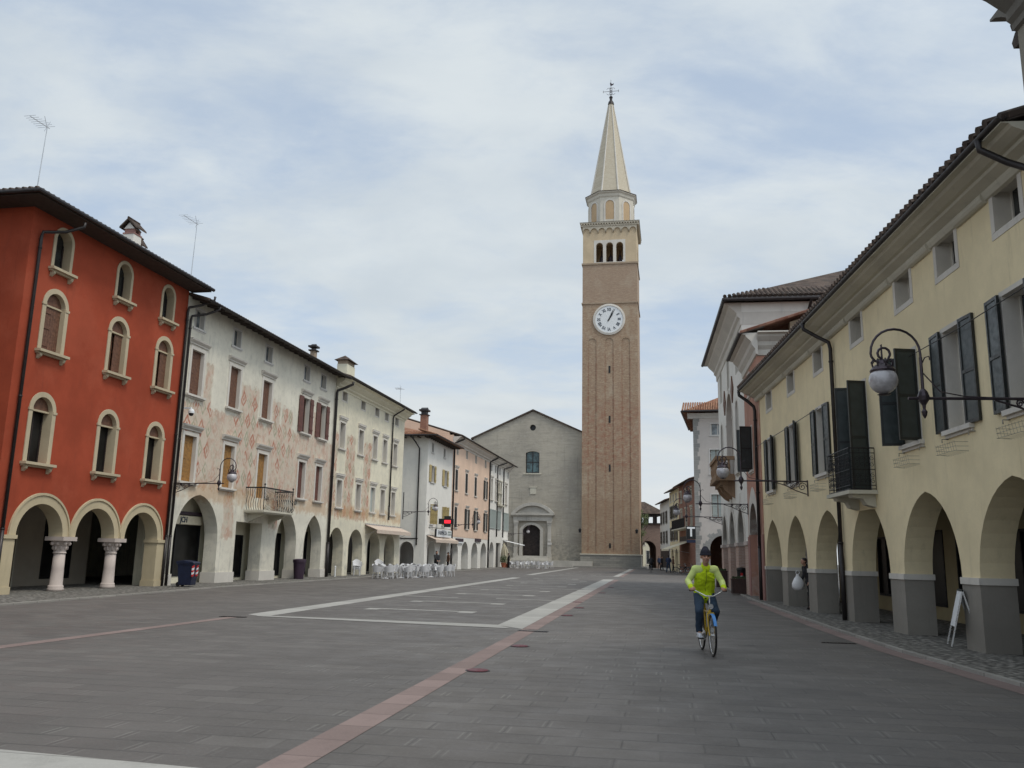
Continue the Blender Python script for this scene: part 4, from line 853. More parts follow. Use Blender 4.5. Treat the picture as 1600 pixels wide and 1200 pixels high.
chimney(76.0, 1.8, 12.2, 14.85, .7, .6, 'brick', 'gut', 'square red brick chimney on the small pale grey house', 'flat', 0)
def antenna(pos, h, lean, label, boom=.9, n=7, rz=0.):
    A = thing('antenna', label, 'antenna', pos, RZL+rz, 'roof antennas'); b = MB(); b.tube([(0, 0, -.6), (lean, 0, h)], [.03, .014], 6); b.build('mast', 'steel', A)
    b = MB(); b.tube([(lean-boom, 0, h-.03), (lean+.12, 0, h)], .012, 5)
    for i in range(n): t = lean-boom+i*(boom+.1)/n; b.tube([(t, -.24-.02*i, h-.02), (t, .24+.02*i, h-.02)], .007, 4)
    b.tube([(lean-.12, 0, h-.22), (lean+.12, 0, h+.28)], .009, 4).tube([(lean-.2, 0, h+.34), (lean-.02, 0, h-.0)], .009, 4); b.build('aerial', 'steel', A); return A
antenna(WL(25.7, -2, 13.5), 3.4, .15, 'tall leaning television antenna at the left end of the red house roof')
antenna(WL(36.1, -2, 13.3), 3.9, .15, 'television antenna on the fresco house roof next to the red house', 1.2)
antenna(WL(64.3, -.4, 12.8), 1.5, .0, 'short television antenna at the far corner of the cream house', .8)
# ================================================================ BELL TOWER (local x to the right, y away, facade at y=0)
T = thing('bell_tower', 'tall brick bell tower with a white clock face and pointed octagonal spire', 'tower', (13.3, 120, 0), -AL)
cx = .68; X0, X1 = -3.30, 4.66; TD = 8.0
MB().box(X0-1.0, -1.1, -.1, X1+.9, TD, .22).build('steps', 'kerb', T)
MB().box(X0-.16, -.16, .2, X1+.16, TD, 1.74).build('plinth', 'ashlar', T)
MB().box(X0-.22, -.22, 1.742, X1+.22, TD, 1.90).build('plinth_cap', 'stone', T)
b = MB(); nic = []
for c_ in (-1.85, .60, 2.95): nic.append(list(reversed([(c_-.58, 2.3)]+arch(c_-.58, c_+.58, 31.9, 32.45, 'round', 5)+[(c_+.58, 2.3)])))
b.panel([(X0, 1.9), (X1, 1.9), (X1, 37.6), (X0, 37.6)], nic, 0, .08); b.box(X0+.02, .081, 1.9, X1-.02, TD, 37.6)
b.box(X0, .08, 1.9, X0+.019, TD, 37.6).box(X1-.019, .08, 1.9, X1, TD, 37.6)
b.box(X0+.01, .0, 37.85, X1-.01, TD, 43.6)
b.build('shaft', 'tower', T)
MB().box(X0-.12, -.12, 37.6, X1+.12, TD+.1, 37.82).build('string_course', 'brickp', T); MB().box(X0-.12, -.12, 43.6, X1+.12, TD+.1, 43.85).build('string_course', 'brickp', T)
b = MB()
for z0, z1 in ((27.3, 28.35), (20.1, 21.1), (13.2, 14.2), (2.7, 3.35)): MB().box(.49, .04, z0, .74, .085, z1).build('slit_window', 'black', T)
# clock
ck = MB().lathe([(2.33, 0), (2.33, .16), (2.05, .22), (2.02, .12), (.02, .12)], (0, 0, 0), 48, M=Matrix.Translation((.58, .0, 35.2)) @ Matrix.Rotation(R(90), 4, 'X')).build('clock', 'stonew', T)
MB().lathe([(2.0, .0), (2.0, .14), (.02, .141)], (0, 0, 0), 48, M=Matrix.Translation((.58, .0, 35.2)) @ Matrix.Rotation(R(90), 4, 'X')).build('dial', 'signw', ck)
for i, r_ in enumerate('XII I II III IIII V VI VII VIII IX X XI'.split()):
    a = R(30*i); M_ = Matrix.Translation((.58+1.45*math.sin(a), -.15, 35.2+1.45*math.cos(a))) @ Matrix.Rotation(a, 4, 'Y') @ UPR
    textmesh(r_, .62, .01, 'text', ck, 'numeral', M_, sx=.8, bold=.02)
for name_, a, l, w_ in (('hour_hand', R(31), 1.25, .085), ('minute_hand', R(24), 1.75, .055)):
    b = MB(); b.prism([(-w_, -.35), (w_, -.35), (w_*1.3, l*.6), (0, l), (-w_*1.3, l*.6)], -.20, -.175, 'y'); h_ = b.build(name_, 'black', ck); h_.location = (.58, -.0 if name_ == 'hour_hand' else -.03, 35.2); h_.rotation_euler = (0, a, 0)
# belfry
tri = [[(-1.34, -.28)], []]; ops = [(cx-2.0, cx-.95), (cx-.525, cx+.525), (cx+.95, cx+2.0)]
def tri_holes(): return [list(reversed([(a, 43.95)]+arch(a, c, 46.45, 47.0, 'round', 6)+[(c, 43.95)])) for a, c in ops]
b = MB(); b.panel([(X0+.05, 43.85), (X1-.05, 43.85), (X1-.05, 49.5), (X0+.05, 49.5)], tri_holes(), 0, .6)
b.panel([(X0+.05, 43.85), (X1-.05, 43.85), (X1-.05, 49.5), (X0+.05, 49.5)], tri_holes(), TD-.6, TD)
k = len(b.v)
for xw in (X0+.05, X1-.65):
    k = len(b.v); b.panel([(.601, 43.85), (TD-.601, 43.85), (TD-.601, 49.5), (.601, 49.5)], [list(reversed([(a+3.3, 43.95)]+arch(a+3.3, c+3.3, 46.45, 47.0, 'round', 6)+[(c+3.3, 43.95)])) for a, c in ops], xw, xw+.6)
    b.v = b.v[:k]+[(v[1], v[0], v[2]) for v in b.v[k:]]
b.box(X0+.1, .05, 49.0, X1-.1, TD-.05, 49.45)
b.build('belfry', 'belf', T)
b = MB(); b.panel([(cx-2.3, 43.86)]+[(cx-2.3, 47.35), (cx+2.3, 47.35), (cx+2.3, 43.86)], [list(reversed([(a+.02, 43.951)]+arch(a+.02, c-.02, 46.45, 46.98, 'round', 6)+[(c-.02, 43.951)])) for a, c in ops], -.03, -.001); b.build('belfry_surround', 'stonew', T)
b = MB()
for q in (cx-.74, cx+.74): b.lathe([(.17, 43.9), (.17, 44.05), (.12, 44.12), (.11, 46.2), (.2, 46.42), (.2, 46.46)], (q, .3, 0), 10)
b.build('column', 'stonew', T)
for q, r_ in ((cx-1.3, .38), (cx+.05, .5), (cx+1.4, .38)): MB().lathe([(r_*1.2, 44.5), (r_*1.0, 44.7), (r_*.7, 45.2), (r_*.6, 45.5), (.1, 45.65), (.06, 46.4)], (q, 1.9, 0), 14).build('bell', 'lampi', T, smooth=True)
b = MB(); n = 7; wd = (X1-X0)/n
for i in range(n):
    a = X0+wd*i; b.panel([(a, 49.0)]+[(a, 49.5), (a+wd, 49.5), (a+wd, 49.0), (a+wd-.1, 48.45)]+list(reversed(arch(a+.1, a+wd-.1, 48.75, 49.2, 'round', 5)))+[(a+.1, 48.45)], [], -.22, -.002)
b.build('corbel_arches', 'trim', T)
b = MB(); b.box(X0-.30, -.30, 49.5, X1+.30, TD+.3, 49.68).box(X0-.36, -.36, 49.9, X1+.36, TD+.36, 50.12).box(X0-.15, -.15, 49.68, X1+.15, TD+.15, 49.9)
for i in range(22): t = X0-.2+(X1-X0+.2)*i/21; b.box(t, -.38, 49.70, t+.18, -.15, 49.88)
for i in range(22): t = -.2+(TD+.2)*i/21; b.box(X1+.15, t, 49.70, X1+.38, t+.18, 49.88)
b.build('cornice', 'trim', T)
MB().add([(X0-.42, -.42, 50.12), (X1+.42, -.42, 50.12), (X1+.42, TD+.42, 50.12), (X0-.42, TD+.42, 50.12), (X0+.6, .6, 50.42), (X1-.6, .6, 50.42), (X1-.6, TD-.6, 50.42), (X0+.6, TD-.6, 50.42)], [(3, 2, 1, 0), (0, 1, 5, 4), (1, 2, 6, 5), (2, 3, 7, 6), (3, 0, 4, 7), (4, 5, 6, 7)]).build('belfry_roof', 'tiled', T)
def octo(z0, a0, z1, a1): k = 1/math.cos(R(22.5)); return [(a0*k, z0), (a1*k, z1)]
cy = TD/2
MB().lathe(octo(50.3, 3.42, 54.4, 3.36), (cx, cy, 0), 8, ph=R(22.5)).build('drum', 'drum', T)
b = MB()
for i in range(8):
    M_ = Matrix.Translation((cx, cy, 0)) @ Matrix.Rotation(R(45*i), 4, 'Z'); q = MB(); q.prism([(-.62, 50.45)]+arch(-.62, .62, 53.2, 53.85, 'round', 6)+[(.62, 50.45)], -3.412, -3.3); b.add([M_ @ Vector(v) for v in q.v], q.f)
b.build('niche', 'niche', T)
b = MB()
for i in range(8):
    M_ = Matrix.Translation((cx, cy, 0)) @ Matrix.Rotation(R(45*i), 4, 'Z'); i_ = arch(-.64, .64, 53.2, 53.87, 'round', 6); o_ = arch(-.86, .86, 53.2, 54.1, 'round', 6)
    q = MB(); q.panel([(-.64, 50.45)]+i_+[(.64, 50.45), (.86, 50.45)]+list(reversed(o_))+[(-.86, 50.45)], [], -3.47, -3.36); b.add([M_ @ Vector(v) for v in q.v], q.f)
b.build('niche_frame', 'stonew', T)
b = MB(); k = 1/math.cos(R(22.5)); b.lathe([(3.4*k, 54.4), (3.5*k, 54.55), (3.55*k, 54.9), (3.75*k, 55.05), (3.8*k, 55.2), (3.1*k, 55.35)], (cx, cy, 0), 8, ph=R(22.5)); b.build('drum_cornice', 'drum', T)
MB().lathe([(3.86*k, 55.2), (3.88*k, 55.27), (3.1*k, 55.5)], (cx, cy, 0), 8, ph=R(22.5)).build('drum_coping', 'tiled', T)
sp = MB().lathe([(3.0*k, 55.3), (2.75*k, 56.6), (.42, 71.0), (.40, 71.4)], (cx, cy, 0), 8, ph=R(22.5)).build('spire', 'spire', T)
b = MB()
for i in range(8):
    a = R(22.5+45*i); pr = [(3.02*k, 55.4), (2.77*k, 56.6), (.45, 71.0)]; b.tube([(cx+r_*math.cos(a), cy+r_*math.sin(a), z) for r_, z in pr], [.15, .14, .07], 5)
b.build('spire_rib', 'stonew', sp)
b = MB()
for i in range(8): a = R(45*i); b.box(cx+2.62*math.cos(a)-.14, cy+2.62*math.sin(a)-.14, 55.9, cx+2.62*math.cos(a)+.14, cy+2.62*math.sin(a)+.14, 56.25)
b.box(cx-.12, cy-1.55, 63.1, cx+.12, cy-1.0, 63.5); b.build('spire_vent', 'gut', sp)
b = MB(); b.lathe([(.5, 71.3), (.42, 71.7), (.22, 72.0), (.2, 72.4), (.28, 72.45), (.28, 72.62), (.10, 72.8), (.04, 72.95), (.025, 75.6)], (cx, cy, 0), 12); b.build('finial', 'gut', sp)
b = MB(); z = 73.6
b.tube([(cx-1.25, cy, z), (cx+1.25, cy, z)], .035, 6).tube([(cx, cy-.8, z), (cx, cy+.8, z)], .03, 6)
for sx in (-1, 1):
    for sz in (-1, 1): b.tube([(cx+sx*(.2+.45*math.cos(t)), cy, z+sz*(.35+.25*math.sin(t))) for t in [i*.6 for i in range(9)]], .03, 5)
    b.tube([(cx+sx*1.2, cy, z-.22), (cx+sx*1.2, cy, z+.22)], .03, 5)
b.prism([(cx-.05, 74.5), (cx+.4, 74.7), (cx+.45, 75.0), (cx+.25, 74.85), (cx+.1, 74.95), (cx-.1, 75.15), (cx-.15, 74.9)], cy-.02, cy+.02); b.build('weather_vane', 'lampi', sp)
for q in (-3.46, 4.30):
    b = MB(); b.tube([(q, .0, 5.2), (q, -.7, 5.35), (q, -.8, 5.25)], .035, 6).box(q-.16, -.96, 4.72, q+.16, -.64, 4.76); b.lathe([(.14, 4.76), (.2, 5.1), (.22, 5.14), (.05, 5.3)], (q, -.8, 0), 6); b.build('wall_lantern', 'iron', T)

# ================================================================ CHURCH
C = thing('church', 'old grey rendered church with gabled front, carved stone portal and dark wooden door', 'church', (13.0, 121.5, 0), -AL)
x0, x1, xa = -18.8, -1.2, -10.0
door = list(reversed([(-11.25, 1.45)]+arch(-11.25, -8.75, 5.05, 5.75, 'seg', 8)+[(-8.75, 1.45)])); win = list(reversed([(-11.0, 13.1)]+arch(-11.0, -9.0, 16.0, 16.25, 'seg', 8)+[(-9.0, 13.1)])); rose = [(-10.02+.45*math.cos(R(20*i)), 19.7+.45*math.sin(R(20*i))) for i in range(18)]
b = MB(); b.panel([(x0, 0), (x1, 0), (x1, 18.2), (xa, 22.1), (x0, 18.2)], [door, win, rose], 0, .8); b.box(x0, .8, 0, x0+.6, 34, 18.0).box(x1-.6, .8, 0, x1, 34, 18.0).box(x0+.6, 33.4, 0, x1-.6, 34, 18)
b.build('wall', 'church', C)
b = MB(); b.prism([(x0-.35, 18.0), (xa, 22.14), (x1+.35, 18.0), (x1+.35, 18.22), (xa, 22.38), (x0-.35, 18.22)], -.25, 34.3); b.build('roof', 'tiled', C)
MB().box(x0-.1, -2.2, -.1, x1, -.001, .86).box(-12.6, -1.4, .861, -7.3, -.0, 1.15).box(-12.3, -.9, 1.151, -7.6, -.0, 1.44).build('steps', 'portal', C)
d = MB(); d.prism(list(reversed(door)), .45, .55)
for q in (-11.0, -9.9):
    for z_ in (1.7, 3.4): d.box(q, .41, z_, q+.9, .449, z_+1.4)
d = d.build('door', 'doord', C); 
b = MB(); b.prism(list(reversed(win)), .35, .4); wn_ = b.build('window', 'bluepane', C)
b = MB(); [b.box(t-.05, .28, 13.12, t+.05, .349, 16.1) for t in (-10.92, -10.0, -9.08)]; [b.box(-10.98, .29, z_-.05, -9.02, .345, z_+.05) for z_ in (13.17, 14.7)]; b.build('glazing_bar', 'gut', wn_); MB().box(-11.3, -.12, 12.9, -8.7, .3, 13.08).build('sill', 'stone', wn_)
MB().lathe([(.47, 0), (.47, .05), (.02, .06)], n=18, M=Matrix.Translation((-10.02, .5, 19.7)) @ Matrix.Rotation(R(90), 4, 'X')).build('round_window', 'black', C)
b = MB()
for q in (-12.55, -7.75): b.box(q, -.35, .87, q+.68, -.001, 1.75).box(q+.08, -.28, 1.75, q+.60, -.001, 5.75).box(q-.02, -.38, 6.0, q+.70, -.001, 6.3).box(q+.03, -.33, 5.75, q+.65, -.001, 6.0)
b.panel([(-11.7, 1.45)]+[(-11.25, 1.45)]+arch(-11.25, -8.75, 5.05, 5.75, 'seg', 8)+[(-8.75, 1.45), (-8.3, 1.45)]+list(reversed(arch(-11.7, -8.3, 5.15, 6.1, 'seg', 8))), [], -.16, .3)
b.box(-12.6, -.3, 6.301, -7.0, -.001, 6.95).box(-12.9, -.6, 7.12, -6.7, -.001, 7.35).box(-12.75, -.45, 6.951, -6.85, -.001, 7.119)
o_ = arch(-12.9, -6.7, 7.36, 8.9, 'seg', 14); i_ = arch(-12.3, -7.3, 7.36, 8.45, 'seg', 14); b.panel(i_+list(reversed(o_)), [], -.55, -.001); b.prism(i_, -.22, -.001)
b.build('portal', 'portal', C)
b = MB(); b.box(-10.3, -.07, 10.1, -9.4, -.001, 11.0).box(-10.4, -.12, 11.0, -9.3, -.001, 11.12); b.build('plaque', 'stone', C)
b = MB(); b.box(-7.65, -.36, 3.0, -7.05, -.29, 3.3).box(-7.55, -.36, 3.5, -7.2, -.29, 3.75); b.build('plaque', 'greyw', C)

# ================================================================ TOWN GATE beyond, and the houses of the far street
G_ = thing('gate_tower', 'brick town gate with arch, dark loggia and low roof beyond the bell tower', 'gate', (14.6, 130, 0), 0)
gx = 14.6
b = MB(); b.panel(archfront(0, 8.5, 0, 6.4, [(19.55-gx, 21.95-gx, 2.75, 3.95, 'round')]), [], 0, .8); b.box(0, .8, 0, 4.0, 6, 6.4).box(8.0, .8, 0, 8.5, 6, 6.4).panel(archfront(4.0, 8.0, 0, 6.4, [(19.55-gx, 21.95-gx, 2.75, 3.95, 'round')]), [], 5.4, 6); b.build('wall', 'gate', G_)
b = MB(); b.box(-.2, -.3, 6.4, 8.5, 6.3, 6.6).box(-.2, -.3, 7.75, 8.5, 6.3, 8.0)
for q in (0, 1.5, 3.0, 4.4, 5.55, 6.9, 8.2): b.box(q, -.28, 6.6, q+.32, -.0, 7.75).box(q, 5.7, 6.6, q+.32, 6.2, 7.75)
b.build('loggia', 'doord', G_)
MB().add([(-.6, -.9, 7.95), (9.0, -.9, 7.95), (9.0, 6.9, 7.95), (-.6, 6.9, 7.95), (5.0, 3, 9.7), (7.0, 3, 9.7)][:4]+[(4.2, 3, 9.9), (6.2, 3, 9.9)], [(3, 2, 1, 0), (0, 1, 5, 4), (1, 2, 5), (2, 3, 4, 5), (3, 0, 4)]).build('roof', 'tiled', G_)
B_ = thing('cream_house_beyond_gate', 'cream house with dark windows seen through the gate arch', 'house', (15.5, 158, 0), 0)
wl = [(q, z_, .9, 1.5, .1) for q in (4.5, 6.6, 8.7, 10.8) for z_ in (3.7, )]+[(q, .3, 1.2, 2.4, .1) for q in (4.7, 7.3, 10.0)]
b = MB(); b.panel([(0, 0), (14, 0), (14, 6.0), (0, 6.0)], [whole(*q) for q in wl], 0, .4); b.box(0, .4, 0, .3, 6, 6.0).box(13.7, .4, 0, 14, 6, 6.0); b.build('wall', 'cream', B_)
for q in wl: window(B_, *q[:4], fr=.1, frm='stonew', sill=.05, depth=.3)
roof(B_, 14, 5.9, .5, R(12), 6, 'tile', rafters=False)

def far_house(name, label, p0, p1, H_, wallm, S_wins, depth=9, ops=(), ground=3.0, roofm='tile', lowm=None, ov=.6):
    """p0 = far end, p1 = near end of a facade on the right side of the street"""
    v = Vector((p1[0]-p0[0], p1[1]-p0[1], 0)); L_ = v.length; rz = math.atan2(v.y, v.x)
    h = thing(name, label, 'house', (p0[0], p0[1], 0), rz); b = MB()
    b.panel(archfront(0, L_, 0, ground, ops), [], 0, .5)
    b.panel([(0, ground), (L_, ground), (L_, H_), (0, H_)], [whole(*q) for q in S_wins], 0, .42); shell(b, L_, H_, 0, depth, 0, ze=H_-.1, ov=ov, y0=.5); b.build('wall', wallm, h)
    roof(h, L_, H_-.12, ov, R(17), depth, roofm, rafters=False); return h, L_
ws = [(q, z_, .8, 1.5, .1) for q in (1.4, 3.6, 6.0) for z_ in (3.6, 6.2)]+[(q, 8.3, .7, .7, .08) for q in (1.4, 3.6, 6.0)]
h, L_ = far_house('yellow_house', 'narrow ochre yellow house with green shutters in the street towards the gate', (19.9, 107.6), (19.5, 99.7), 9.5, 'yellow', ws, ops=[(1, 3, 1.8, 2.6, 'round'), (4.4, 6.6, 1.8, 2.6, 'round')])
for q in ws: window(h, *q[:4], fr=q[4], frm='stonew', sill=.05, sh='flat' if q[1] < 8 else None, shm='green', depth=.25)
MB().box(.5, .45, 0, 7.3, .55, 2.9).build('shop_window', 'shop', h)
ws = [(q, z_, 1.0, 1.6, .12) for q in (2.0, 5.5, 9.0) for z_ in (5.0, )]+[(q, 7.7, .9, .9, .1) for q in (2.0, 5.5, 9.0)]
h, L_ = far_house('brick_house', 'red brick house with iron balcony and cream awning in the street towards the gate', (19.49, 99.5), (18.9, 88), 9.6, 'brick', ws, ground=4.6)
for q in ws: window(h, *q[:4], fr=q[4], frm='stone', sill=.08, hood=.1, depth=.25)
b = MB(); b.box(.8, -1.0, 4.55, 10.5, -.01, 4.68); bl_ = b.build('balcony', 'stone', h)
b = MB(); [b.box(.85+i*.14, -.98, 4.68, .88+i*.14, -.95, 5.6) for i in range(69)]; b.box(.8, -1.0, 5.6, 10.5, -.93, 5.66); b.build('railing', 'iron', bl_)
b = MB(); b.box(.2, .3, .0, 11, .38, 3.0).box(.3, -.02, 3.3, 6, -.001, 3.9); b.build('shop_front', 'doord', h)
awning(h, 1.0, 7.5, 3.3, 2.5, 2.2, 'cream2', .2)
chimney_spot = (19.9, 95, 10.2)
c_ = chimney(0, 0, 10.0, 11.9, .8, .8, 'stone', 'gut', 'small stone chimney with dark cowl on the brick house near the gate', 'flat', 0); c_.location = (20.6, 92, 10.4); c_['group'] = ''; del c_['group']
ws = [(q, z_, .8, 1.5, .1) for q in (1.5, 4.4, 7.4) for z_ in (3.4, 5.9)]
h, L_ = far_house('grey_far_house', 'worn grey and white house with dark shutters nearest the town gate', (20.6, 118.5), (19.95, 107.8), 8.7, 'white', ws)
for q in ws: window(h, *q[:4], fr=q[4], frm='stonew', sill=.05, sh='flat', shm='green', depth=.25)
b = MB(); b.box(.5, -.05, .3, 10, -.001, 2.7); b.build('shop_front', 'doord', h)

# quoined corner house across the street
Q = thing('quoined_house', 'pale lilac grey house with grey toothed quoins, closed shutters and a round dark arch', 'house', (16.93, 79, 0), R(-15)); L = 9
ops = [(1.25, 3.6, 2.4, 3.62, 'round'), (5, 7.4, 2.4, 3.62, 'round')]; ws = [(2.2, 12.75, 1.15, 1.05, .1), (2.0, 9.2, 1.05, 2.2, .1), (2.05, 5.2, 1.1, 2.1, .1), (5.2, 12.75, 1.15, 1.05, .1), (5.2, 9.2, 1.05, 2.2, .1), (5.2, 5.2, 1.1, 2.1, .1)]
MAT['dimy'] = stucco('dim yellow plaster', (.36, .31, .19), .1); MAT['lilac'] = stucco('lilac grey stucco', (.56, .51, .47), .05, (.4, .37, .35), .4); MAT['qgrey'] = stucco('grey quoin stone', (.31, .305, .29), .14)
b = MB(); b.panel(archfront(0, L, 0, 4.6, ops), [], 0, .5); b.panel([(0, 4.6), (L, 4.6), (L, 14.7), (0, 14.7)], [whole(*q) for q in ws], 0, .42); b.box(0, .5, 0, .4, 11, 14.7).box(L-.4, .5, 0, L, 11, 14.7).box(.4, 10.6, 0, L-.4, 11, 14.7).box(.4, .5, 4.2, L-.4, 10.6, 4.5); b.build('wall', 'lilac', Q)
for i, q in enumerate(ws): window(Q, *q[:4], fr=q[4], frm='greyw', sill=.05, sh=None if i % 3 == 0 else 'closed', shm='greysh', depth=.2, pane='paneg')
b = MB()
for i in range(36): b.box(-.015, -.012, .02+i*.4, .35+.22*((i*7) % 3)/2, -.001, .40+i*.4)
for (xl, xr, zs, zt, k_) in ops:
    for j in range(17):
        a = math.pi*j/16; r0 = (xr-xl)/2; r1 = r0+.35+.3*((j*5) % 3)/2; da = math.pi/34; c0 = (xl+xr)/2
        b.prism([(c0-r0*math.cos(a-da), zs+r0*1.04*max(0, math.sin(a-da))), (c0-r1*math.cos(a-da), zs+r1*max(0, math.sin(a-da))), (c0-r1*math.cos(a+da), zs+r1*max(0, math.sin(a+da))), (c0-r0*math.cos(a+da), zs+r0*1.04*max(0, math.sin(a+da)))], -.014, -.001)
    for j in range(6): b.box(xl-.3-.2*(j % 2), -.013, j*.4, xl-.001, -.001, j*.4+.39).box(xr+.001, -.013, j*.4, xr+.3+.2*(j % 2), -.001, j*.4+.39)
b.build('quoins', 'qgrey', Q)
cornice(Q, L+.5, 14.75, [(-.05, -.45), (.1, -.4), (.15, -.25), (.45, -.05), (.5, 0), (-.05, 0)], 'greyw', x0=-.5)
ov = .9; ze = 14.8; D = 11; zr = ze+3.0; vs = [(-ov, -ov, ze), (L+ov, -ov, ze), (L+ov, D+ov, ze), (-ov, D+ov, ze), (L*.45, D/2, zr), (L*.55, D/2, zr)]; vs += [(x, y, z+.12) for x, y, z in vs]
b = MB(); b.add(vs, [(6, 7, 11, 10), (7, 8, 11), (8, 9, 10, 11), (9, 6, 10), (0, 4, 5, 1), (0, 3, 4), (3, 2, 5, 4), (1, 5, 2), (0, 1, 7, 6), (3, 0, 6, 9), (2, 3, 9, 8), (1, 2, 8, 7)]); rf = b.build('roof', 'tileo', Q)
b = MB()
for i in range(50): t = -ov+(L+2*ov)*i/50; b.tube([(t, -ov-.06, ze+.15), (t+.0, -ov+2.4, ze+.15+2.4*.47)], .085, 6)
b.build('tile_edge', 'tileo', rf); MB().tube([(-ov, -ov-.1, ze+.08), (L+ov, -ov-.1, ze+.08)], .09, 8).tube([(-ov-.1, -ov, ze+.08), (-ov-.1, D, ze+.08)], .09, 8).build('gutter', 'gut', rf)
# white T tobacconist sign
S_ = thing('tobacconist_sign', 'dark hanging sign with a big white letter T at the corner of the quoined house', 'sign', (16.35, 78.2, 3.35), 0)
MB().box(-.42, -.08, -.1, .42, .08, 1.05).build('panel', 'black', S_); textmesh('T', 1.15, .01, 'signw', S_, M=Matrix.Translation((0, -.095, .50)) @ UPR, bold=.03); MB().box(-.4, -.06, -.42, .4, .06, -.16).build('lower_panel', 'binblue', S_); MB().tube([(.4, 0, 1.0), (.9, .2, 1.0)], .03, 6).build('bracket', 'iron', S_)

# ================================================================ RIGHT ROW
# ---- yellow arcaded house
SF = 35.02
def xr_(s): return SF-s
H = thing('yellow_house', 'long pale yellow house with dark green shutters above grey-based pointed arches', 'house', WR(SF, 0), RZR); L = SF-12.72
arcs = [(13.35, 16.28, 3.04, 'point'), (17.02, 19.93, 3.04, 'point'), (20.80, 23.62, 2.86, 'cut'), (24.25, 27.16, 3.03, 'point'), (28.10, 30.83, 3.05, 'point'), (31.64, 34.25, 3.05, 'point')]
ops = [(xr_(c), xr_(a), 1.34, zt, k_) for a, c, zt, k_ in arcs]
b = MB(); b.panel(archfront(0, L, 1.33, 3.3, ops), [], 0, .6)
cs = [14.15, 16.60, 18.90, 22.20, 25.87, 29.28, 32.74]
att = [(xr_(s), 7.21, .86, .72, .13) for s in cs]; f1 = [(xr_(s), 4.12, .88, 1.93, .085) for s in cs]; f1[3] = (xr_(22.2), 3.31, .88, 2.72, .085)
b.panel([(0, 3.3), (L, 3.3), (L, 8.3), (0, 8.3)], [whole(*q) for q in att+f1], 0, .42); shell(b, L, 8.3, 3.3, 9, 0, ze=8.28, ov=.72); b.build('wall', 'yellow', H)
for q in att: window(H, *q[:4], fr=q[4], frm='stonew', sill=0, depth=.36, proud=.012, ring=True)
shs = ['flat', 'flat', 'perp', 'perp', 'flat', 'mix', 'mix']
for i, q in enumerate(f1): window(H, *q[:4], fr=q[4], frm='stonew', sill=.07 if i != 3 else 0, depth=.34, proud=.012, cas='stonew', sh=shs[i], shm='green', shm2='greensl', sty='panel')
edges = [0]+[xr_(v) for a, c, _, _ in reversed(arcs) for v in (c, a)]+[L]
for i in range(0, len(edges), 2):
    x0, x1 = edges[i], edges[i+1]; MB().box(x0-.0 if i else 0, -.012, .04, x1, .612, 1.22).build('pier_base', 'plinth', H); MB().box(x0-(.025 if i else 0), -.035, 1.222, x1+.025, .635, 1.345).build('impost', 'stonew', H)
fronts = [(xr_(27.4), xr_(25.0), .4, 2.5, 'w'), (xr_(24.2), xr_(22.2), .55, 2.35, 'w'), (xr_(21.6), xr_(19.9), .5, 2.4, 'w'), (xr_(19.2), xr_(16.4), .06, 2.55, 'w'), (xr_(30.4), xr_(28.8), .5, 2.4, 'w'), (xr_(34), xr_(32.6), .1, 2.4, 'w'), (xr_(15.9), xr_(13.4), .1, 2.3, 'w')]
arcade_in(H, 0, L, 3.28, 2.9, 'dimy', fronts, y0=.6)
cornice(H, L, 8.27, [(-.02, -.42), (.05, -.40), (.09, -.33), (.10, -.27), (.27, -.19), (.29, -.14), (.36, -.13), (.52, -.06), (.56, -.01), (.68, .0), (.68, .02), (-.02, .02)], 'stone')
b = MB(); lim = sorted([xr_(s) for s in cs]); seg = []
for i in range(len(lim)-1): seg.append((lim[i]+.62, lim[i+1]-.62))
for x0, x1 in seg+[(0.2, lim[0]-.62)]: MB().tube([(x0, -.02, 7.93), (x1, -.02, 7.93)], .11, 12).build('moulding', 'stone', H)
rf = roof(H, L, 8.29, .66, R(17), 9, 'tiled', wav=.24, amp=.06, rafters=False)
b = MB()
for i in range(int(L/.24)): b.tube([(.12+i*.24, -.76, 8.43), (.12+i*.24, .3, 8.43+1.06*.306)], .078, 7)
b.build('tile_edge', 'tiled', rf)
downpipe(H, xr_(24.22), 8.28, .72, 1.0, ybow=-.09, zb=.05, dx=-.35); downpipe(H, .10, 8.28, .68, 1.0, r=.065, ybow=-.1, dx=-.12); downpipe(H, L-.35, 8.28, .72, 1.0, zb=3.5, iron=1., dx=-.3)
for s in (16.6, 18.9, 25.87, 29.28, 32.74, 14.15):
    b = MB(); x = xr_(s); y0_, y1_ = -.30, -.06
    for z_ in (3.62, 3.70, 3.78): b.tube([(x-.42, y1_, z_), (x-.42, y0_, z_), (x+.42, y0_, z_), (x+.42, y1_, z_)], .004, 4)
    for i in range(9): t = x-.42+.84*i/8; b.tube([(t, y0_, 3.80), (t+.02, y0_+.02, 3.62), (t, y1_, 3.60)], .003, 4)
    for q in (-.55, .62): b.tube([(x+q, 0, 3.95), (x+q, -.12, 3.95), (x+q, -.12, 3.88)], .012, 4)
    b.build('flower_box_holder', 'steelg', H)
MB().tube([(0.1, -.12, 6.0), (5, -.16, 5.97), (9.4, -.14, 6.0)], .012, 5).build('cable', 'gut', H); MB().tube([(16.3, -.15, 5.9), (19, -.15, 5.86), (L, -.15, 5.9)], .010, 5).build('cable', 'gut', H)
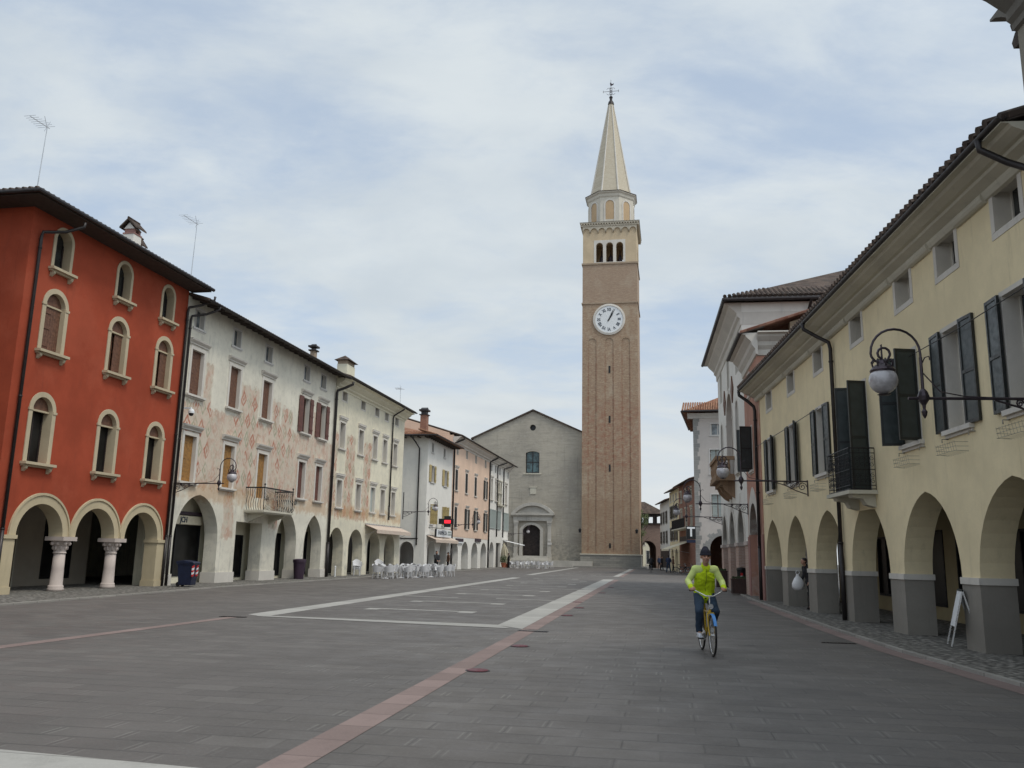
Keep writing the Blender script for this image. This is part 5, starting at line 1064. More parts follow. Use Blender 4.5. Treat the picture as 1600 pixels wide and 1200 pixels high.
# iron cage balcony
bx0, bx1, bd, bz = xr_(23.15), xr_(21.35), .62, 3.28
b = MB(); b.box(bx0-.06, -bd-.06, bz-.09, bx1+.06, -.002, bz); 
for q in (bx0+.1, bx1-.42): b.prism([(-.0021, bz-.092), (-bd+.05, bz-.092), (-bd+.08, bz-.17), (-.30, bz-.20), (-.22, bz-.34), (-.0021, bz-.40)], q, q+.3, 'x')
BL = b.build('balcony', 'stone', H)
b = MB(); hz = 1.02; rr = random.Random(3)
def ipanel(pa, pb):
    a = Vector(pa); c = Vector(pb); d = c-a; ln = d.length; d.normalize()
    def P(t, z_): q = a+d*t; return (q.x, q.y, bz+z_)
    for z_ in (.03, .12, .5, .9, hz): b.tube([P(0, z_), P(ln, z_)], .010 if z_ < hz else .018, 5)
    n = max(2, int(ln/.115))
    for i in range(n+1): b.tube([P(ln*i/n, 0), P(ln*i/n, hz)], .008, 4)
    for i in range(n):
        c0 = ln*(i+.5)/n
        for zc in (.22, .36, .62, .77): b.tube([P(c0+(.012+.042*k/9)*math.cos(k*.75+i), zc+(.012+.042*k/9)*math.sin(k*.75+i)) for k in range(12)], .006, 4)
ipanel((bx0, -bd, 0), (bx1, -bd, 0)); ipanel((bx0, -.02, 0), (bx0, -bd, 0)); ipanel((bx1, -.02, 0), (bx1, -bd, 0)); b.build('railing', 'iron', BL)

# ---- near house, only its far upper corner shows
H = thing('near_house', 'taller rendered house at the right edge of the square, only its cornice corner in view', 'house', WR(12.70, -.3), RZR); L = 22
ws = [(q, z_, .95, 1.9, .12) for q in (2.2, 6, 10, 14, 18) for z_ in (4.2, 7.6)]
b = MB(); b.panel(archfront(0, L, .0, 3.6, [(1.2, 4.2, 2, 3.2, 'round'), (6, 9, 2, 3.2, 'round'), (11, 14, 2, 3.2, 'round')]), [], 0, .6); b.panel([(0, 3.6), (L, 3.6), (L, 10.9), (0, 10.9)], [whole(*q) for q in ws], 0, .42); b.box(0, .42, 3.6, .4, 9, 10.9).box(L-.4, .42, 0, L, 9, 10.9).box(.4, 8.7, 0, L-.4, 9, 10.9).box(.4, .6, 3.2, L-.4, 3.2, 3.5).box(.4, 3.2, 0, L-.4, 3.5, 3.5).box(0, .6, 0, .4, 9, 3.6); b.build('wall', 'near', H)
for q in ws: window(H, *q[:4], fr=q[4], frm='stonew', sill=.1, sh='flat', shm='green', shm2='greensl', sty='panel', depth=.3)
pr = [(-.02, -.55), (.06, -.52), (.07, -.42), (.14, -.36), (.15, -.22), (.30, -.1), (.42, .0), (.62, .12), (.80, .16), (.80, .2), (-.02, .2)]
MB().prism([(-y, 10.35+z) for y, z in pr], -.02, L, 'x').build('cornice', 'neart', H)
k = MB(); k.prism([(-y, 10.35+z) for y, z in pr], 0, 6, 'x'); k.v = [(-(-v[1])-.0, v[0]+.0, v[2]) for v in k.v]; k.build('cornice_return', 'neart', H)
b = MB()
for z_ in (9.93, 9.62): b.prism([(-.02, z_), (-.02, z_+.24), (.10, z_+.24), (.24, z_+.14), (.20, z_+.02)], -.0, .001, 'y') if False else b.prism([(.0, z_), (.0, z_+.24), (-.12, z_+.24), (-.24, z_+.13), (-.20, z_+.01), (-.1, z_-.01)], .02, .30, 'y')
b.build('corbel', 'roofwood', H)
roof(H, L, 10.56, .82, R(16), 9, 'tiled', rafters=False, x0=-.0)

# ---- pink house
SF = 4.15
H = thing('pink_house', 'narrow faded pink red house with white cornice and one tall arch', 'house', WQ(SF, 0), RZQ); L = SF+.55
ops = [(SF-3.55, SF-1.0, 2.62, 3.92, 'round')]; ws = [(SF-2.2, 5.3, .95, 1.8, .08), (SF-2.3, 8.5, .6, 1.0, .06)]
b = MB(); b.panel(archfront(0, L, .05, 4.5, ops), [], 0, .6); b.panel([(0, 4.5), (L, 4.5), (L, 10.45), (0, 10.45)], [whole(*q) for q in ws], 0, .42); b.box(L-.3, .42, 4.5, L, 1.35, 10.45); b.build('wall', 'pink', H)
b = MB(); zz = lambda y: 10.5+(y+.6)*.31
b.prism([(1.351, 3), (9, 3), (9, zz(0)+1.5), (6, zz(6)-.05), (1.351, zz(1.351)-.05)], L-.31, L-.01, 'x'); b.build('side_wall', 'brickp', H)
MB().box(-.0, -.04, .05, SF-3.551, .62, 2.55).build('pier_base', 'pinkd', H); MB().box(SF-.999, -.04, .05, L, .62, 2.55).build('pier_base', 'pinkd', H)
b = MB(); b.panel(arch(SF-3.55, SF-1.0, 2.62, 3.92, 'round')+list(reversed(arch(SF-3.9, SF-.65, 2.62, 4.6, 'point'))), [], -.02, .3); b.build('archivolt', 'stonew', H)
for q, s_ in zip(ws, ('perp', None)): window(H, *q[:4], fr=q[4], frm='stonew', sill=.05, sh=s_, shm='green', shm2='greensl', sty='panel', depth=.25)
pr = [(-.02, -.85), (.06, -.82), (.08, -.6), (.2, -.45), (.24, -.3), (.42, -.12), (.45, -.04), (.6, 0), (.6, .05), (-.02, .05)]
MB().prism([(-y, 10.5+z) for y, z in pr], 0, L+.3, 'x').build('cornice', 'stonew', H)
k = MB(); k.prism([(-y, 10.5+z) for y, z in pr], .0, 1.35, 'x'); k.v = [(L-v[1], v[0], v[2]) for v in k.v]; k.build('cornice_return', 'stonew', H)
rf = roof(H, L, 10.5, .65, R(17.5), 9, 'tile', rafters=False, extra=.35)
b = MB()
for y in (2.4, 4.0, 5.6): b.box(L-.1, y, zz(y)-.30, L+.4, y+.18, zz(y)-.10)
b.build('purlin', 'roofwood', rf)
MB().box(0, 2.5, 0, L, 2.7, 4).build('arcade_wall', 'greyw', H)
# ---- white palace
SF = 17.2
H = thing('white_palace', 'tall white palace with pointed arches on brick piers and a brown stone balcony', 'palace', WQ(SF, 0), RZQ); L = 13.03
def xq(t): return SF-t
ops = [(xq(c+1.35), xq(c-1.35), 2.38, 4.0, 'point') for c in (6.75, 10.75, 14.75)]
tall = [(xq(10.8), 5.72, 3.0, 4.5, .2, 'round', 1.5)]; nar = [(xq(t), 5.72, 1.0, 3.5, .14, 'round', .5) for t in (7.2, 15.2)]; top = [(xq(t), 10.5, .8, 1.8, .08, 'round', .4) for t in (6.6, 10.8, 15.0)]
b = MB(); b.panel(archfront(0, L, 2.36, 5.0, ops), [], 0, .7); b.panel([(0, 5), (L, 5), (L, 13.3), (0, 13.3)], [whole(*q) for q in tall+nar+top], 0, .42); b.box(0, .42, 5, .4, 12, 13.3).box(L-.4, .42, 5, L, 12, 13.3).box(.4, 11.6, 0, L-.4, 12, 13.3); b.build('wall', 'white', H)
for i, q in enumerate(tall+nar): window(H, *q[:4], fr=q[4], frm='stonew', kind='round', rise=q[6], sill=.1, depth=.3, pane='brownsh' if i == 0 else 'paneg', sh=None)
for q in top: window(H, *q[:4], fr=q[4], frm='stonew', kind='round', rise=q[6], sill=0, depth=.15, pane='greysh')
b = MB()
for t in (8.9, 13.0): b.prism([(xq(t)-.55, 10.1), (xq(t), 10.8), (xq(t)+.55, 10.1), (xq(t), 9.4)], -.06, .05)
b.build('diamond_plaque', 'brownsh', H)
for c in (6.75, 10.75, 14.75):
    i_ = arch(xq(c+1.35), xq(c-1.35), 2.38, 4.0, 'point'); o_ = arch(xq(c+1.55), xq(c-1.55), 2.38, 4.25, 'point'); o2_ = [p if abs(p[0]-xq(c)) > .25 else (p[0], p[1]+(.25-abs(p[0]-xq(c)))*1.6) for p in o_]
    MB().panel(i_+list(reversed(o2_)), [], -.06, .3).build('archivolt', 'stonew', H)
for t0, t1 in ((4.17, 5.38), (8.12, 9.38), (12.12, 13.38), (16.12, 17.2)): MB().box(xq(t1), -.03, .05, xq(t0), .72, 2.2).build('brick_pier', 'brickpier', H); MB().box(xq(t1)-.05, -.09, 2.2, xq(t0)+.05, .78, 2.37).build('impost', 'pinkst', H)
MB().box(0, 3.4, 0, L, 3.6, 5).build('arcade_wall', 'greyw', H); MB().box(.4, .7, 4.5, L-.4, 3.4, 4.8).build('arcade_ceiling', 'greyw', H)
MAT['brownst'] = stucco('orange brown stone', (.27, .18, .115), .15, (.12, .07, .05), .6)
b = MB(); b.box(xq(12.8), -.95, 5.45, xq(8.8), -.001, 5.62).box(xq(12.5), -.7, 5.25, xq(9.1), -.001, 5.449); 
for z0, z1, d in ((5.62, 5.78, .92), (6.5, 6.68, .95)): b.box(xq(12.75), -d, z0, xq(8.85), -d+.2, z1).box(xq(12.75), -d+.2, z0, xq(12.55), -.01, z1).box(xq(9.05), -d+.2, z0, xq(8.85), -.01, z1)
for i in range(16): t = 8.9+3.75*i/15; b.lathe([(.07, 5.78), (.05, 5.9), (.09, 6.15), (.05, 6.4), (.07, 6.5)], (xq(t), -.82, 0), 8)
for q in (.25, .5, .75): b.lathe([(.07, 5.78), (.05, 5.9), (.09, 6.15), (.05, 6.4), (.07, 6.5)], (xq(8.95), -.9+q*.8, 0), 8)
for t in (9.3, 10.8, 12.3): b.prism([(-.0011, 5.249), (-.6, 5.249), (-.5, 5.0), (-.2, 4.7), (-.0011, 4.6)], xq(t)-.15, xq(t)+.15, 'x')
b.build('balcony', 'brownst', H)
pr = [(-.02, -1.05), (.05, -1.0), (.07, -.7), (.18, -.6), (.2, -.45), (.5, -.15), (.55, -.05), (.75, 0), (.75, .06), (-.02, .06)]
MB().prism([(-y, 13.25+z) for y, z in pr], -.3, L, 'x').build('cornice', 'stonew', H)
k = MB(); k.prism([(-y, 13.25+z) for y, z in pr], .0, 12, 'x'); k.v = [(L-v[1]-.001, v[0], v[2]) for v in k.v]; kk = k
b = MB(); b.box(L-.02, -.05, 12.25, L+.012, 3.0, 12.85); b.build('frieze_return', 'stonew', H)
ov = .75; ze = 13.3; D = 12; zr = ze+(D/2+ov)*math.tan(R(25)); vs = [(-ov, -ov, ze), (L+.35, -ov, ze), (L+.35, D+ov, ze), (-ov, D+ov, ze), (D/2, D/2, zr), (L-D/2+.4, D/2, zr)]; vs += [(x, y, z+.16) for x, y, z in vs]
b = MB(); b.add(vs, [(6, 7, 11, 10), (7, 8, 11), (8, 9, 10, 11), (9, 6, 10), (0, 4, 5, 1), (0, 3, 4), (3, 2, 5, 4), (1, 5, 2), (0, 1, 7, 6), (3, 0, 6, 9), (2, 3, 9, 8), (1, 2, 8, 7)]); rf = b.build('roof', 'tiled', H)
b = MB()
for i in range(60): t = -ov+(D+2*ov)*i/60; ln = min(2.0, max(.1, (t+ov))); b.tube([(L+.40, t, ze+.2), (L+.40-ln, t, ze+.2+ln*.466)], .09, 6)
b.build('tile_edge', 'tiled', rf)
MB().tube([(-ov, -ov-.08, ze+.05), (L+.42, -ov-.08, ze+.05), (L+.47, D, ze+.05)], .09, 8).build('gutter', 'gut', rf)
MB().tube([(L+.45, 3.1, ze), (L+.08, 3.0, ze-.5), (L+.08, 2.9, 10)], .07, 8).build('downpipe', 'gut', H)
# ================================================================ STREET LAMPS on long wrought-iron arms
m, b_, p = newmat('frosted lamp glass'); p.inputs['Base Color'].default_value = (.42, .42, .46, 1); p.inputs['Roughness'].default_value = .25; p.inputs['Transmission Weight'].default_value = .12; p.inputs['Specular IOR Level'].default_value = .6
b_.put(p.inputs['Base Color'], b_.mix(b_.ramp(b_.noise(ocoord(b_), 7, 3), .4, .65), (.62, .60, .62), (.44, .42, .43))); MAT['globe'] = m
LP_ = None
def make_lamp():
    t = thing('street_lamp', '', 'street lamp'); b = MB(); A = 2.06
    b.tube([(0, 0, 0), (0, -A-.22, 0)], .022, 8).tube([(0, -A, -.05), (0, -A, .62)], .024, 8)
    b.lathe([(.03, -.1), (.075, -.03), (.085, .03), (.06, .1), (.03, .14)], (0, -A, 0), 10).lathe([(.008, -.30), (.035, -.25), (.045, -.2), (.02, -.16), (.03, -.1)], (0, -A, 0), 8)
    # scroll work under the arm by the wall
    b.tube([(0, -.02, .04), (0, -.02, -.46)], .022, 6).tube([(0, -.05, -.40), (0, -.35, -.30), (0, -.7, -.13), (0, -1.05, -.02)], .017, 6)
    for cy_, cz_, r_ in ((-.18, -.17, .14), (-.46, -.13, .10), (-.70, -.07, .06), (-.33, -.06, .05)): b.tube([(0, cy_+r_*(1-k/16)*math.cos(k*.75), cz_+r_*(1-k/16)*math.sin(k*.75)) for k in range(15)], .013, 5)
    b.build('arm', 'lampi', t)
    b = MB(); R1 = .36; zc = .68
    pts = [(0, -A, .55)]+[(0, -A-.0-R1+R1*math.cos(R(a)), zc+R1*1.05*math.sin(R(a))) for a in range(0, 185, 15)]+[(0, -A-2*R1+.0+.14-.14*math.cos(R(a)), zc-.14*math.sin(R(a))) for a in range(20, 200, 30)]+[(0, -A-2*R1+.28-.09+.09*math.cos(R(a)), zc+.09*math.sin(R(a))) for a in range(0, 260, 35)]
    b.tube(pts, .019, 8); b.tube([(0, -A+.02, .38), (0, -A+.25, .1), (0, -A+.6, .03), (0, -A+1.0, .015)], .010, 5).tube([(0, -A, .5), (0, -A+.06, .62), (0, -A+.12, .64), (0, -A+.13, .58)], .010, 5)
    b.build('hook', 'lampi', t)
    gx_, gz_ = -A-.56, .27
    MB().lathe([(.05, gz_-.225), (.10, gz_-.215), (.02, gz_-.23)], (0, gx_, 0), 12).build('lamp_base', 'lampi', t); b = MB(); b.lathe([(.178, gz_+.125), (.185, gz_+.15), (.155, gz_+.19), (.10, gz_+.235), (.07, gz_+.25), (.05, gz_+.30), (.015, gz_+.33), (.012, gz_+.52)], (0, gx_, 0), 16)
    for k in range(8): a = R(45*k); b.tube([(.14*math.cos(a), gx_+.14*math.sin(a), gz_+.2), (.16*math.cos(a), gx_+.16*math.sin(a), gz_+.27), (.13*math.cos(a), gx_+.13*math.sin(a), gz_+.31)], .014, 4)
    for q in (-.02, .02): b.tube([(q, gx_, gz_+.3), (q, gx_, gz_+.55)], .007, 4)
    b.build('lamp_cap', 'lampi', t); MB().ell((0, gx_, gz_), .205, 20, 14).build('globe', 'globe', t, smooth=True); return t
lamps = [(WR(12.92, -.0, 3.98), RZR, 'frosted globe street lamp at the near right end of the yellow house'),
 (WR(27.65, 0, 4.02), RZR, 'street lamp on the far half of the yellow house, past its balcony'),
 (WQ(3.95, 0, 3.97), RZQ, 'street lamp on the pink house, hanging before the white palace'),
 (WQ(16.6, 0, 3.97), RZQ, 'street lamp at the far corner of the white palace'),
 (WL(33.2, 0.0, 4.27), RZL, 'street lamp between the red house and the fresco house'),
 (WL(65.2, -.05, 4.72), RZL, 'street lamp at the far corner of the cream house'),
 (WL(80.3, 0, 4.28), RZL, 'street lamp on the peach house'), (WL(109.3, 0, 4.2), RZL, 'street lamp on the white end house, by the church portal')]
for i, (pos_, rz, lb) in enumerate(lamps):
    t = make_lamp() if i == 0 else dup(l0)
    if i == 0: l0 = t
    t.location = pos_; t.rotation_euler = (0, 0, rz); tag(t, lb, 'street lamp', 'iron bracket lamps around the square')
# mounting pole for the lamp at the cream corner
o = MB().tube([(0, 0, -.6), (0, 0, 1.5)], .04, 8).build('mounting_post', 'iron', None); o.parent = [q for q in COL.objects if q.get('label', '').endswith('corner of the cream house') and q.name.startswith('street_lamp')][0]

# pharmacy cross display
P_ = thing('pharmacy_cross', 'dark cross-shaped display box lit red in the middle, sticking out over the farmacia sign', 'sign', WL(75.0, 1.0, 3.85), RZL-R(80))
b = MB()
Mx = Matrix.Rotation(R(0), 4, 'Z'); b.box(-.30, -.12, 0, .30, .12, .98).box(-.78, -.12, .26, -.301, .12, .74).box(.301, -.12, .26, .55, .12, .74); b.build('box', 'black', P_)
m, b_, p = newmat('lit red LED'); p.inputs['Base Color'].default_value = (.6, .01, .02, 1); p.inputs['Emission Color'].default_value = (1, .02, .04, 1); p.inputs['Emission Strength'].default_value = 1.1; MAT['led'] = m
MB().box(-.27, -.128, .34, .29, -.121, .62).build('display', 'led', P_); MB().box(-.05, .0, .45, .05, 1.1, .55).build('bracket', 'iron', P_)
# surveillance cameras
def camdome(pos_, rz, lb, dome=True):
    t = thing('security_camera', lb, 'camera', pos_, rz); b = MB(); b.box(-.05, -.35, .12, .05, 0, .18)
    if dome: b.lathe([(.03, .12), (.10, .08), (.13, 0.), (.13, -.08)], (0, -.36, 0), 14); b.build('housing', 'signw', t); MB().ell((0, -.36, -.10), .105, 12, 8).build('dome', 'black', t)
    else: b.box(-.07, -.6, .0, .07, -.15, .13); b.build('housing', 'signw', t)
camdome(WL(33.25, .1, 7.35), RZL, 'white dome camera on the downpipe between the red and the fresco house'); camdome(WL(71.3, .35, 5.35), RZL, 'white dome camera on the corner of the pale grey house')

# ================================================================ CAFE CHAIRS AND TABLES
def make_chair():
    t = thing('cafe_chair', '', 'chair'); b = MB(); b.lathe([(.01, .40), (.2, .40), (.245, .41), (.245, .45), (.01, .46)], (0, 0, 0), 16); b.build('seat', 'resin', t)
    b = MB(); n = 16; vs = []
    for i in range(n+1):
        a = R(-20+220*i/n); h_ = .86-.20*abs(math.cos(a))**1.5 if math.sin(a) > -.4 else .62; r0, r1 = .25, .325
        for r_, z_ in ((r0, .38), (r1, h_), (r1-.025, h_), (r0-.02, .38)): vs.append((r_*math.cos(a), r_*math.sin(a), z_))
    fs = [(4*i+j, 4*i+(j+1) % 4, 4*i+4+(j+1) % 4, 4*i+4+j) for i in range(n) for j in range(4)]+[(0, 1, 2, 3), (4*n, 4*n+1, 4*n+2, 4*n+3)]
    b.add(vs, fs).build('backrest', 'resin', t, smooth=False)
    for sx, sy in ((-1, -1), (1, -1), (-1, 1), (1, 1)): MB().tube([(.16*sx, .16*sy, .42), (.20*sx, .20*sy, 0)], [.022, .017], 6).build('leg', 'resin', t)
    return t
def make_table():
    t = thing('cafe_table', '', 'table'); MB().lathe([(.34, .70), (.36, .715), (.36, .735), (.01, .736)], (0, 0, 0), 24).build('tabletop', 'resin', t)
    b = MB(); b.lathe([(.03, 0.02), (.03, .70)], (0, 0, 0), 10).lathe([(.22, 0), (.20, .03), (.03, .06)], (0, 0, 0), 16); b.build('pedestal', 'resin', t)
    MB().lathe([(.05, .737), (.055, .79), (.04, .79)], (.1, .05, 0), 10).build('ashtray', 'purple', t); return t
tabs = [(-7.55, 53.8), (-6.75, 55.4), (-6.0, 57.2), (-5.2, 59.2), (-7.5, 56.6), (-6.6, 59.0), (-4.6, 61.2), (-6.0, 61.5)]; rr = random.Random(5); ch0 = tb0 = None; k = 0
ordn = ['first', 'second', 'third', 'fourth', 'fifth', 'sixth', 'seventh', 'eighth', 'ninth', 'tenth', 'eleventh', 'twelfth', 'thirteenth', 'fourteenth', 'fifteenth', 'sixteenth', 'seventeenth', 'eighteenth', 'nineteenth', 'twentieth', 'twenty-first', 'twenty-second', 'twenty-third', 'twenty-fourth']
for i, (x, y) in enumerate(tabs):
    t = make_table() if tb0 is None else dup(tb0); tb0 = tb0 or t; t.location = (x, y, 0)
    tag(t, 'round white cafe table before the cream house, '+(ordn[i] if i < 4 else 'fifth')*(i in (0, 1, 2, 3, 6))+(ordn[i-4] if i < 6 else 'third')*(i in (4, 5, 7))+(' of the front row' if i in (0, 1, 2, 3, 6) else ' of the back row')+' from the left', 'table', 'white cafe tables before the cream house')
    for j in range(4):
        a = R(45+90*j)+rr.uniform(-.3, .3); c = make_chair() if ch0 is None else dup(ch0); ch0 = ch0 or c
        c.location = (x+.66*math.cos(a), y+.66*math.sin(a), 0); c.rotation_euler = (0, 0, a-R(90)+rr.uniform(-.25, .25))
        side = ['far right', 'far left', 'near left', 'near right'][j]
        tag(c, 'white armchair '+side+' of the '+{0: 'first front', 1: 'second front', 2: 'third front', 3: 'fourth front', 4: 'first back', 5: 'second back', 6: 'fifth front', 7: 'third back'}[i]+' row cafe table by the cream house', 'chair', 'white chairs of the square cafe'); k += 1
def stack(pos_, lb):
    for i in range(3):
        c = dup(ch0, loc=(pos_.x, pos_.y, .05+i*.10), rz=.3); tag(c, 'white armchair, '+['lowest', 'middle', 'topmost'][i]+' of the three stacked '+lb, 'chair', 'white chairs of the square cafe')
stack(WL(54.05, .55), 'beside the second arch of the cream house'); stack(WL(57.75, .75), 'beside the third arch of the cream house')
ct = [(1.0, 104.5), (2.3, 106), (3.6, 105.2), (4.6, 107), (.2, 107.5)]
for i, (x, y) in enumerate(ct):
    t = dup(tb0, loc=(x, y, 0)); tag(t, 'small white table before the church portal, '+['second', 'third', 'fourth', 'rightmost', 'leftmost'][i]+' of five from the left', 'table', 'white tables before the church')
    for j in range(3):
        a = R(30+120*j)+i; c = dup(ch0, loc=(x+.7*math.cos(a), y+.7*math.sin(a), 0), rz=a-R(90)); tag(c, 'small white chair before the church, '+['right', 'left', 'near'][j]+' side of the '+['second', 'third', 'fourth', 'rightmost', 'leftmost'][i]+' table from the left', 'chair', 'white chairs before the church')

# ================================================================ BINS, PLANTERS, BOARD, PARASOL
B = WB_ = thing('wheelie_bin', 'navy blue wheeled bin with red and white strips beside the fresco house arch', 'bin', WL(32.75, 1.25, .05), RZL+R(8))
b = MB(); vs = [(-.33, -.36, .08), (.33, -.36, .08), (.33, .3, .08), (-.33, .3, .08), (-.42, -.45, 1.0), (.42, -.45, 1.0), (.42, .38, 1.0), (-.42, .38, 1.0)]; b.add(vs, [(0, 3, 2, 1), (4, 5, 6, 7), (0, 1, 5, 4), (1, 2, 6, 5), (2, 3, 7, 6), (3, 0, 4, 7)]); b.box(-.45, -.48, .96, .45, .42, 1.01); b.build('body', 'binblue', B, bevel=.02)
b = MB(); b.prism([(-.5, 1.02), (.46, 1.02), (.44, 1.1), (.1, 1.15), (-.44, 1.08)], -.46, .46, 'x'); b.build('lid', 'binblue', B, bevel=.015)
for q in (-.3, .3): MB().lathe([(.10, -.03), (.11, 0), (.10, .03)], n=16, M=Matrix.Translation((q, .32, .11)) @ Matrix.Rotation(R(90), 4, 'Y')).build('wheel', 'black', B)
for j, xq_ in enumerate((-.425, .10)):
    b = MB()
    for i in range(5): z_ = .45+i*.09; b.add([(xq_+.0, -.470+.0, z_), (xq_+.16, -.470, z_+.05), (xq_+.16, -.470, z_+.14), (xq_, -.470, z_+.09), (xq_, -.40, z_), (xq_+.16, -.40, z_+.05), (xq_+.16, -.40, z_+.14), (xq_, -.40, z_+.09)], [(0, 1, 2, 3), (4, 7, 6, 5), (0, 4, 5, 1), (3, 2, 6, 7), (0, 3, 7, 4), (1, 5, 6, 2)], i % 2)
    b.build('reflective_strip', ['redm', 'signw'], B)
MB().box(.427, -.2, .52, .44, .1, .8).build('sticker', 'signw', B); B.scale = (.78, .78, .92)
B = thing('litter_bin', 'dark purple barrel litter bin standing beside the arches of the fresco house', 'bin', WL(45.15, .55, .05), RZL); MB().lathe([(.26, 0), (.33, .85), (.36, .88), (.36, .97), (.30, .98)], n=20).build('body', 'binpur', B); MB().lathe([(.37, .98), (.36, 1.04), (.2, 1.08)], n=20).build('lid', 'binpur', B)
b = MB(); b.lathe([(.045, 0), (.045, .55), (.055, .6), (.02, .66)], n=12); o = b.build('bollard', 'signw', None); o.location = WL(50.5, .5, .05); tag(o, 'short white post on the footway by the thick downpipe', 'bollard')
def planter(pos_, rz, w_, d_, h_, lb, plant=False):
    t = thing('planter', lb, 'planter', pos_, rz, 'dark planters on the right footway'); b = MB(); n = int(w_/.12)
    for i in range(n): b.box(-w_/2+i*w_/n+.003, -d_/2, .03, -w_/2+(i+1)*w_/n-.003, d_/2, h_)
    b.box(-w_/2-.02, -d_/2-.02, h_, w_/2+.02, d_/2+.02, h_+.04).box(-w_/2-.01, -d_/2-.01, 0, w_/2+.01, d_/2+.01, .06); b.build('box', 'planter', t)
    b = MB(); q = random.Random(9)
    for i in range(60): x, y = q.uniform(-w_/2, w_/2)*.9, q.uniform(-d_/2, d_/2)*.8; a = q.uniform(0, 6.3); hh = h_+q.uniform(.05, .14); b.add([(x, y, h_+.03), (x+.05*math.cos(a), y+.05*math.sin(a), hh), (x+.02, y, hh+.03), (x-.03*math.cos(a), y, hh)], [(0, 1, 2, 3)])
    b.build('leaves', 'leafd', t, fix=False); return t
MAT['leafd'] = plain('dark leaves', (.05, .075, .03), .6, var=.4)
planter(Vector((10.62, 39.9, .05)), -R(8), .95, .5, .62, 'wide dark slatted planter on the footway beside the pink house')
planter(Vector((11.75, 48.3, .05)), -R(8), .6, .5, .85, 'narrow dark planter farther off by the brick piers of the white palace')
B = thing('litter_bin', 'black litter bin with red and white stripe beside the wide planter', 'bin', Vector((11.2, 42.2, .05)), 0); B.scale = (.85, .85, .85); MB().lathe([(.2, 0), (.24, 1.15), (.26, 1.2), (.24, 1.32), (.05, 1.36)], n=16).build('body', 'black', B)
for i in range(4): MB().box(-.1, -.255, .45+i*.15, .04, -.22, .59+i*.15).build('stripe', 'redm' if i % 2 else 'signw', B)
B = thing('wheelie_bin', 'black wheeled bin between the pink house arch and the yellow house', 'bin', Vector((11.35, 36.7, .05)), -R(6)); MB().add([(-.25, -.25, .0), (.25, -.25, .0), (.25, .25, .0), (-.25, .25, .0), (-.32, -.32, 1.0), (.32, -.32, 1.0), (.32, .3, 1.0), (-.32, .3, 1.0)], [(0, 3, 2, 1), (4, 5, 6, 7), (0, 1, 5, 4), (1, 2, 6, 5), (2, 3, 7, 6), (3, 0, 4, 7)]).build('body', 'black', B); MB().prism([(-.36, 1.01), (.34, 1.01), (.3, 1.1), (-.3, 1.08)], -.35, .35, 'x').build('lid', 'black', B)
# folding advertising board under the second arch of the yellow house
B = thing('sandwich_board', 'white folding advertising board with green edge half hidden by the nearest pier', 'sign', WR(17.12, -.02, .05), RZR+R(75))
for s_ in (-1, 1):
    M_ = Matrix.Translation((0, 0, 1.05)) @ Matrix.Rotation(R(14)*s_, 4, 'Y') @ Matrix.Translation((0, 0, -1.05))
    b = MB(); b.box(-.012, -.30, .02, .012, -.27, 1.05, M=M_).box(-.012, .27, .02, .012, .30, 1.05, M=M_); b.build('leg', 'steel', B); MB().box(-.009, -.269, .38, .009, .269, 1.03, M=M_).build('panel', 'signw', B); MB().box(-.013, -.31, 1.04, .013, .31, 1.07, M=M_).build('edge', 'greensl', B)
# closed cream parasol leaning, potted plants and stools near the white end house
P_ = thing('parasol', 'closed cream parasol leaning in front of the white end house', 'parasol', WL(103.6, .9, .05), RZL)
Mp = Matrix.Rotation(R(-28), 4, 'Y'); MB().tube([Mp @ Vector((0, 0, 0)), Mp @ Vector((0, 0, 3.3))], .03, 8).build('pole', 'steel', P_)
b = MB(); n = 16; vs = []
for j, (r_, z_) in enumerate(((.55, .8), (.48, 1.3), (.30, 2.4), (.06, 3.2))):
    for i in range(n): a = 2*math.pi*i/n; q = r_*(1+(.22 if i % 2 else -.15)); vs.append(Mp @ Vector((q*math.cos(a), q*math.sin(a), z_)))
b.add(vs, [(j*n+i, j*n+(i+1) % n, (j+1)*n+(i+1) % n, (j+1)*n+i) for j in range(3) for i in range(n)]).build('canopy', 'cream2', P_, fix=False); MB().lathe([(.35, 0), (.35, .1), (.05, .12)], n=16).build('base', 'kerb', P_)
def foliage(b, c, r, n, size, seed, mi=0):
    q = random.Random(seed); c = Vector(c)
    for i in range(n):
        d = Vector((q.gauss(0, 1), q.gauss(0, 1), q.gauss(0, 1))); d.normalize(); p_ = c+Vector((d.x*r[0], d.y*r[1], d.z*r[2]))*(q.random()**.45)
        u = Vector((q.gauss(0, 1), q.gauss(0, 1), q.gauss(0, 1))).normalized(); v_ = u.orthogonal().normalized(); s_ = size*q.uniform(.6, 1.3); b.add([p_-u*s_, p_+v_*s_*.45, p_+u*s_, p_-v_*s_*.45], [(0, 1, 2, 3)], mi)
for i, (s, o_, lb) in enumerate(((103.2, 1.0, 'terracotta pot with dark leafy plant under the leaning parasol'), (101.6, 1.0, 'terracotta pot with dark bushy plant left of the leaning parasol'))):
    t = thing('potted_plant', lb, 'plant', WL(s, o_, .0), 0, 'potted plants by the white end house'); MB().lathe([(.2, 0), (.3, .5), (.33, .52), (.33, .6), (.25, .6)], n=16).build('pot', 'pot', t); b = MB(); foliage(b, (0, 0, 1.0), (.45, .45, .5), 350, .07, i); b.build('leaves', 'leafd', t, fix=False)
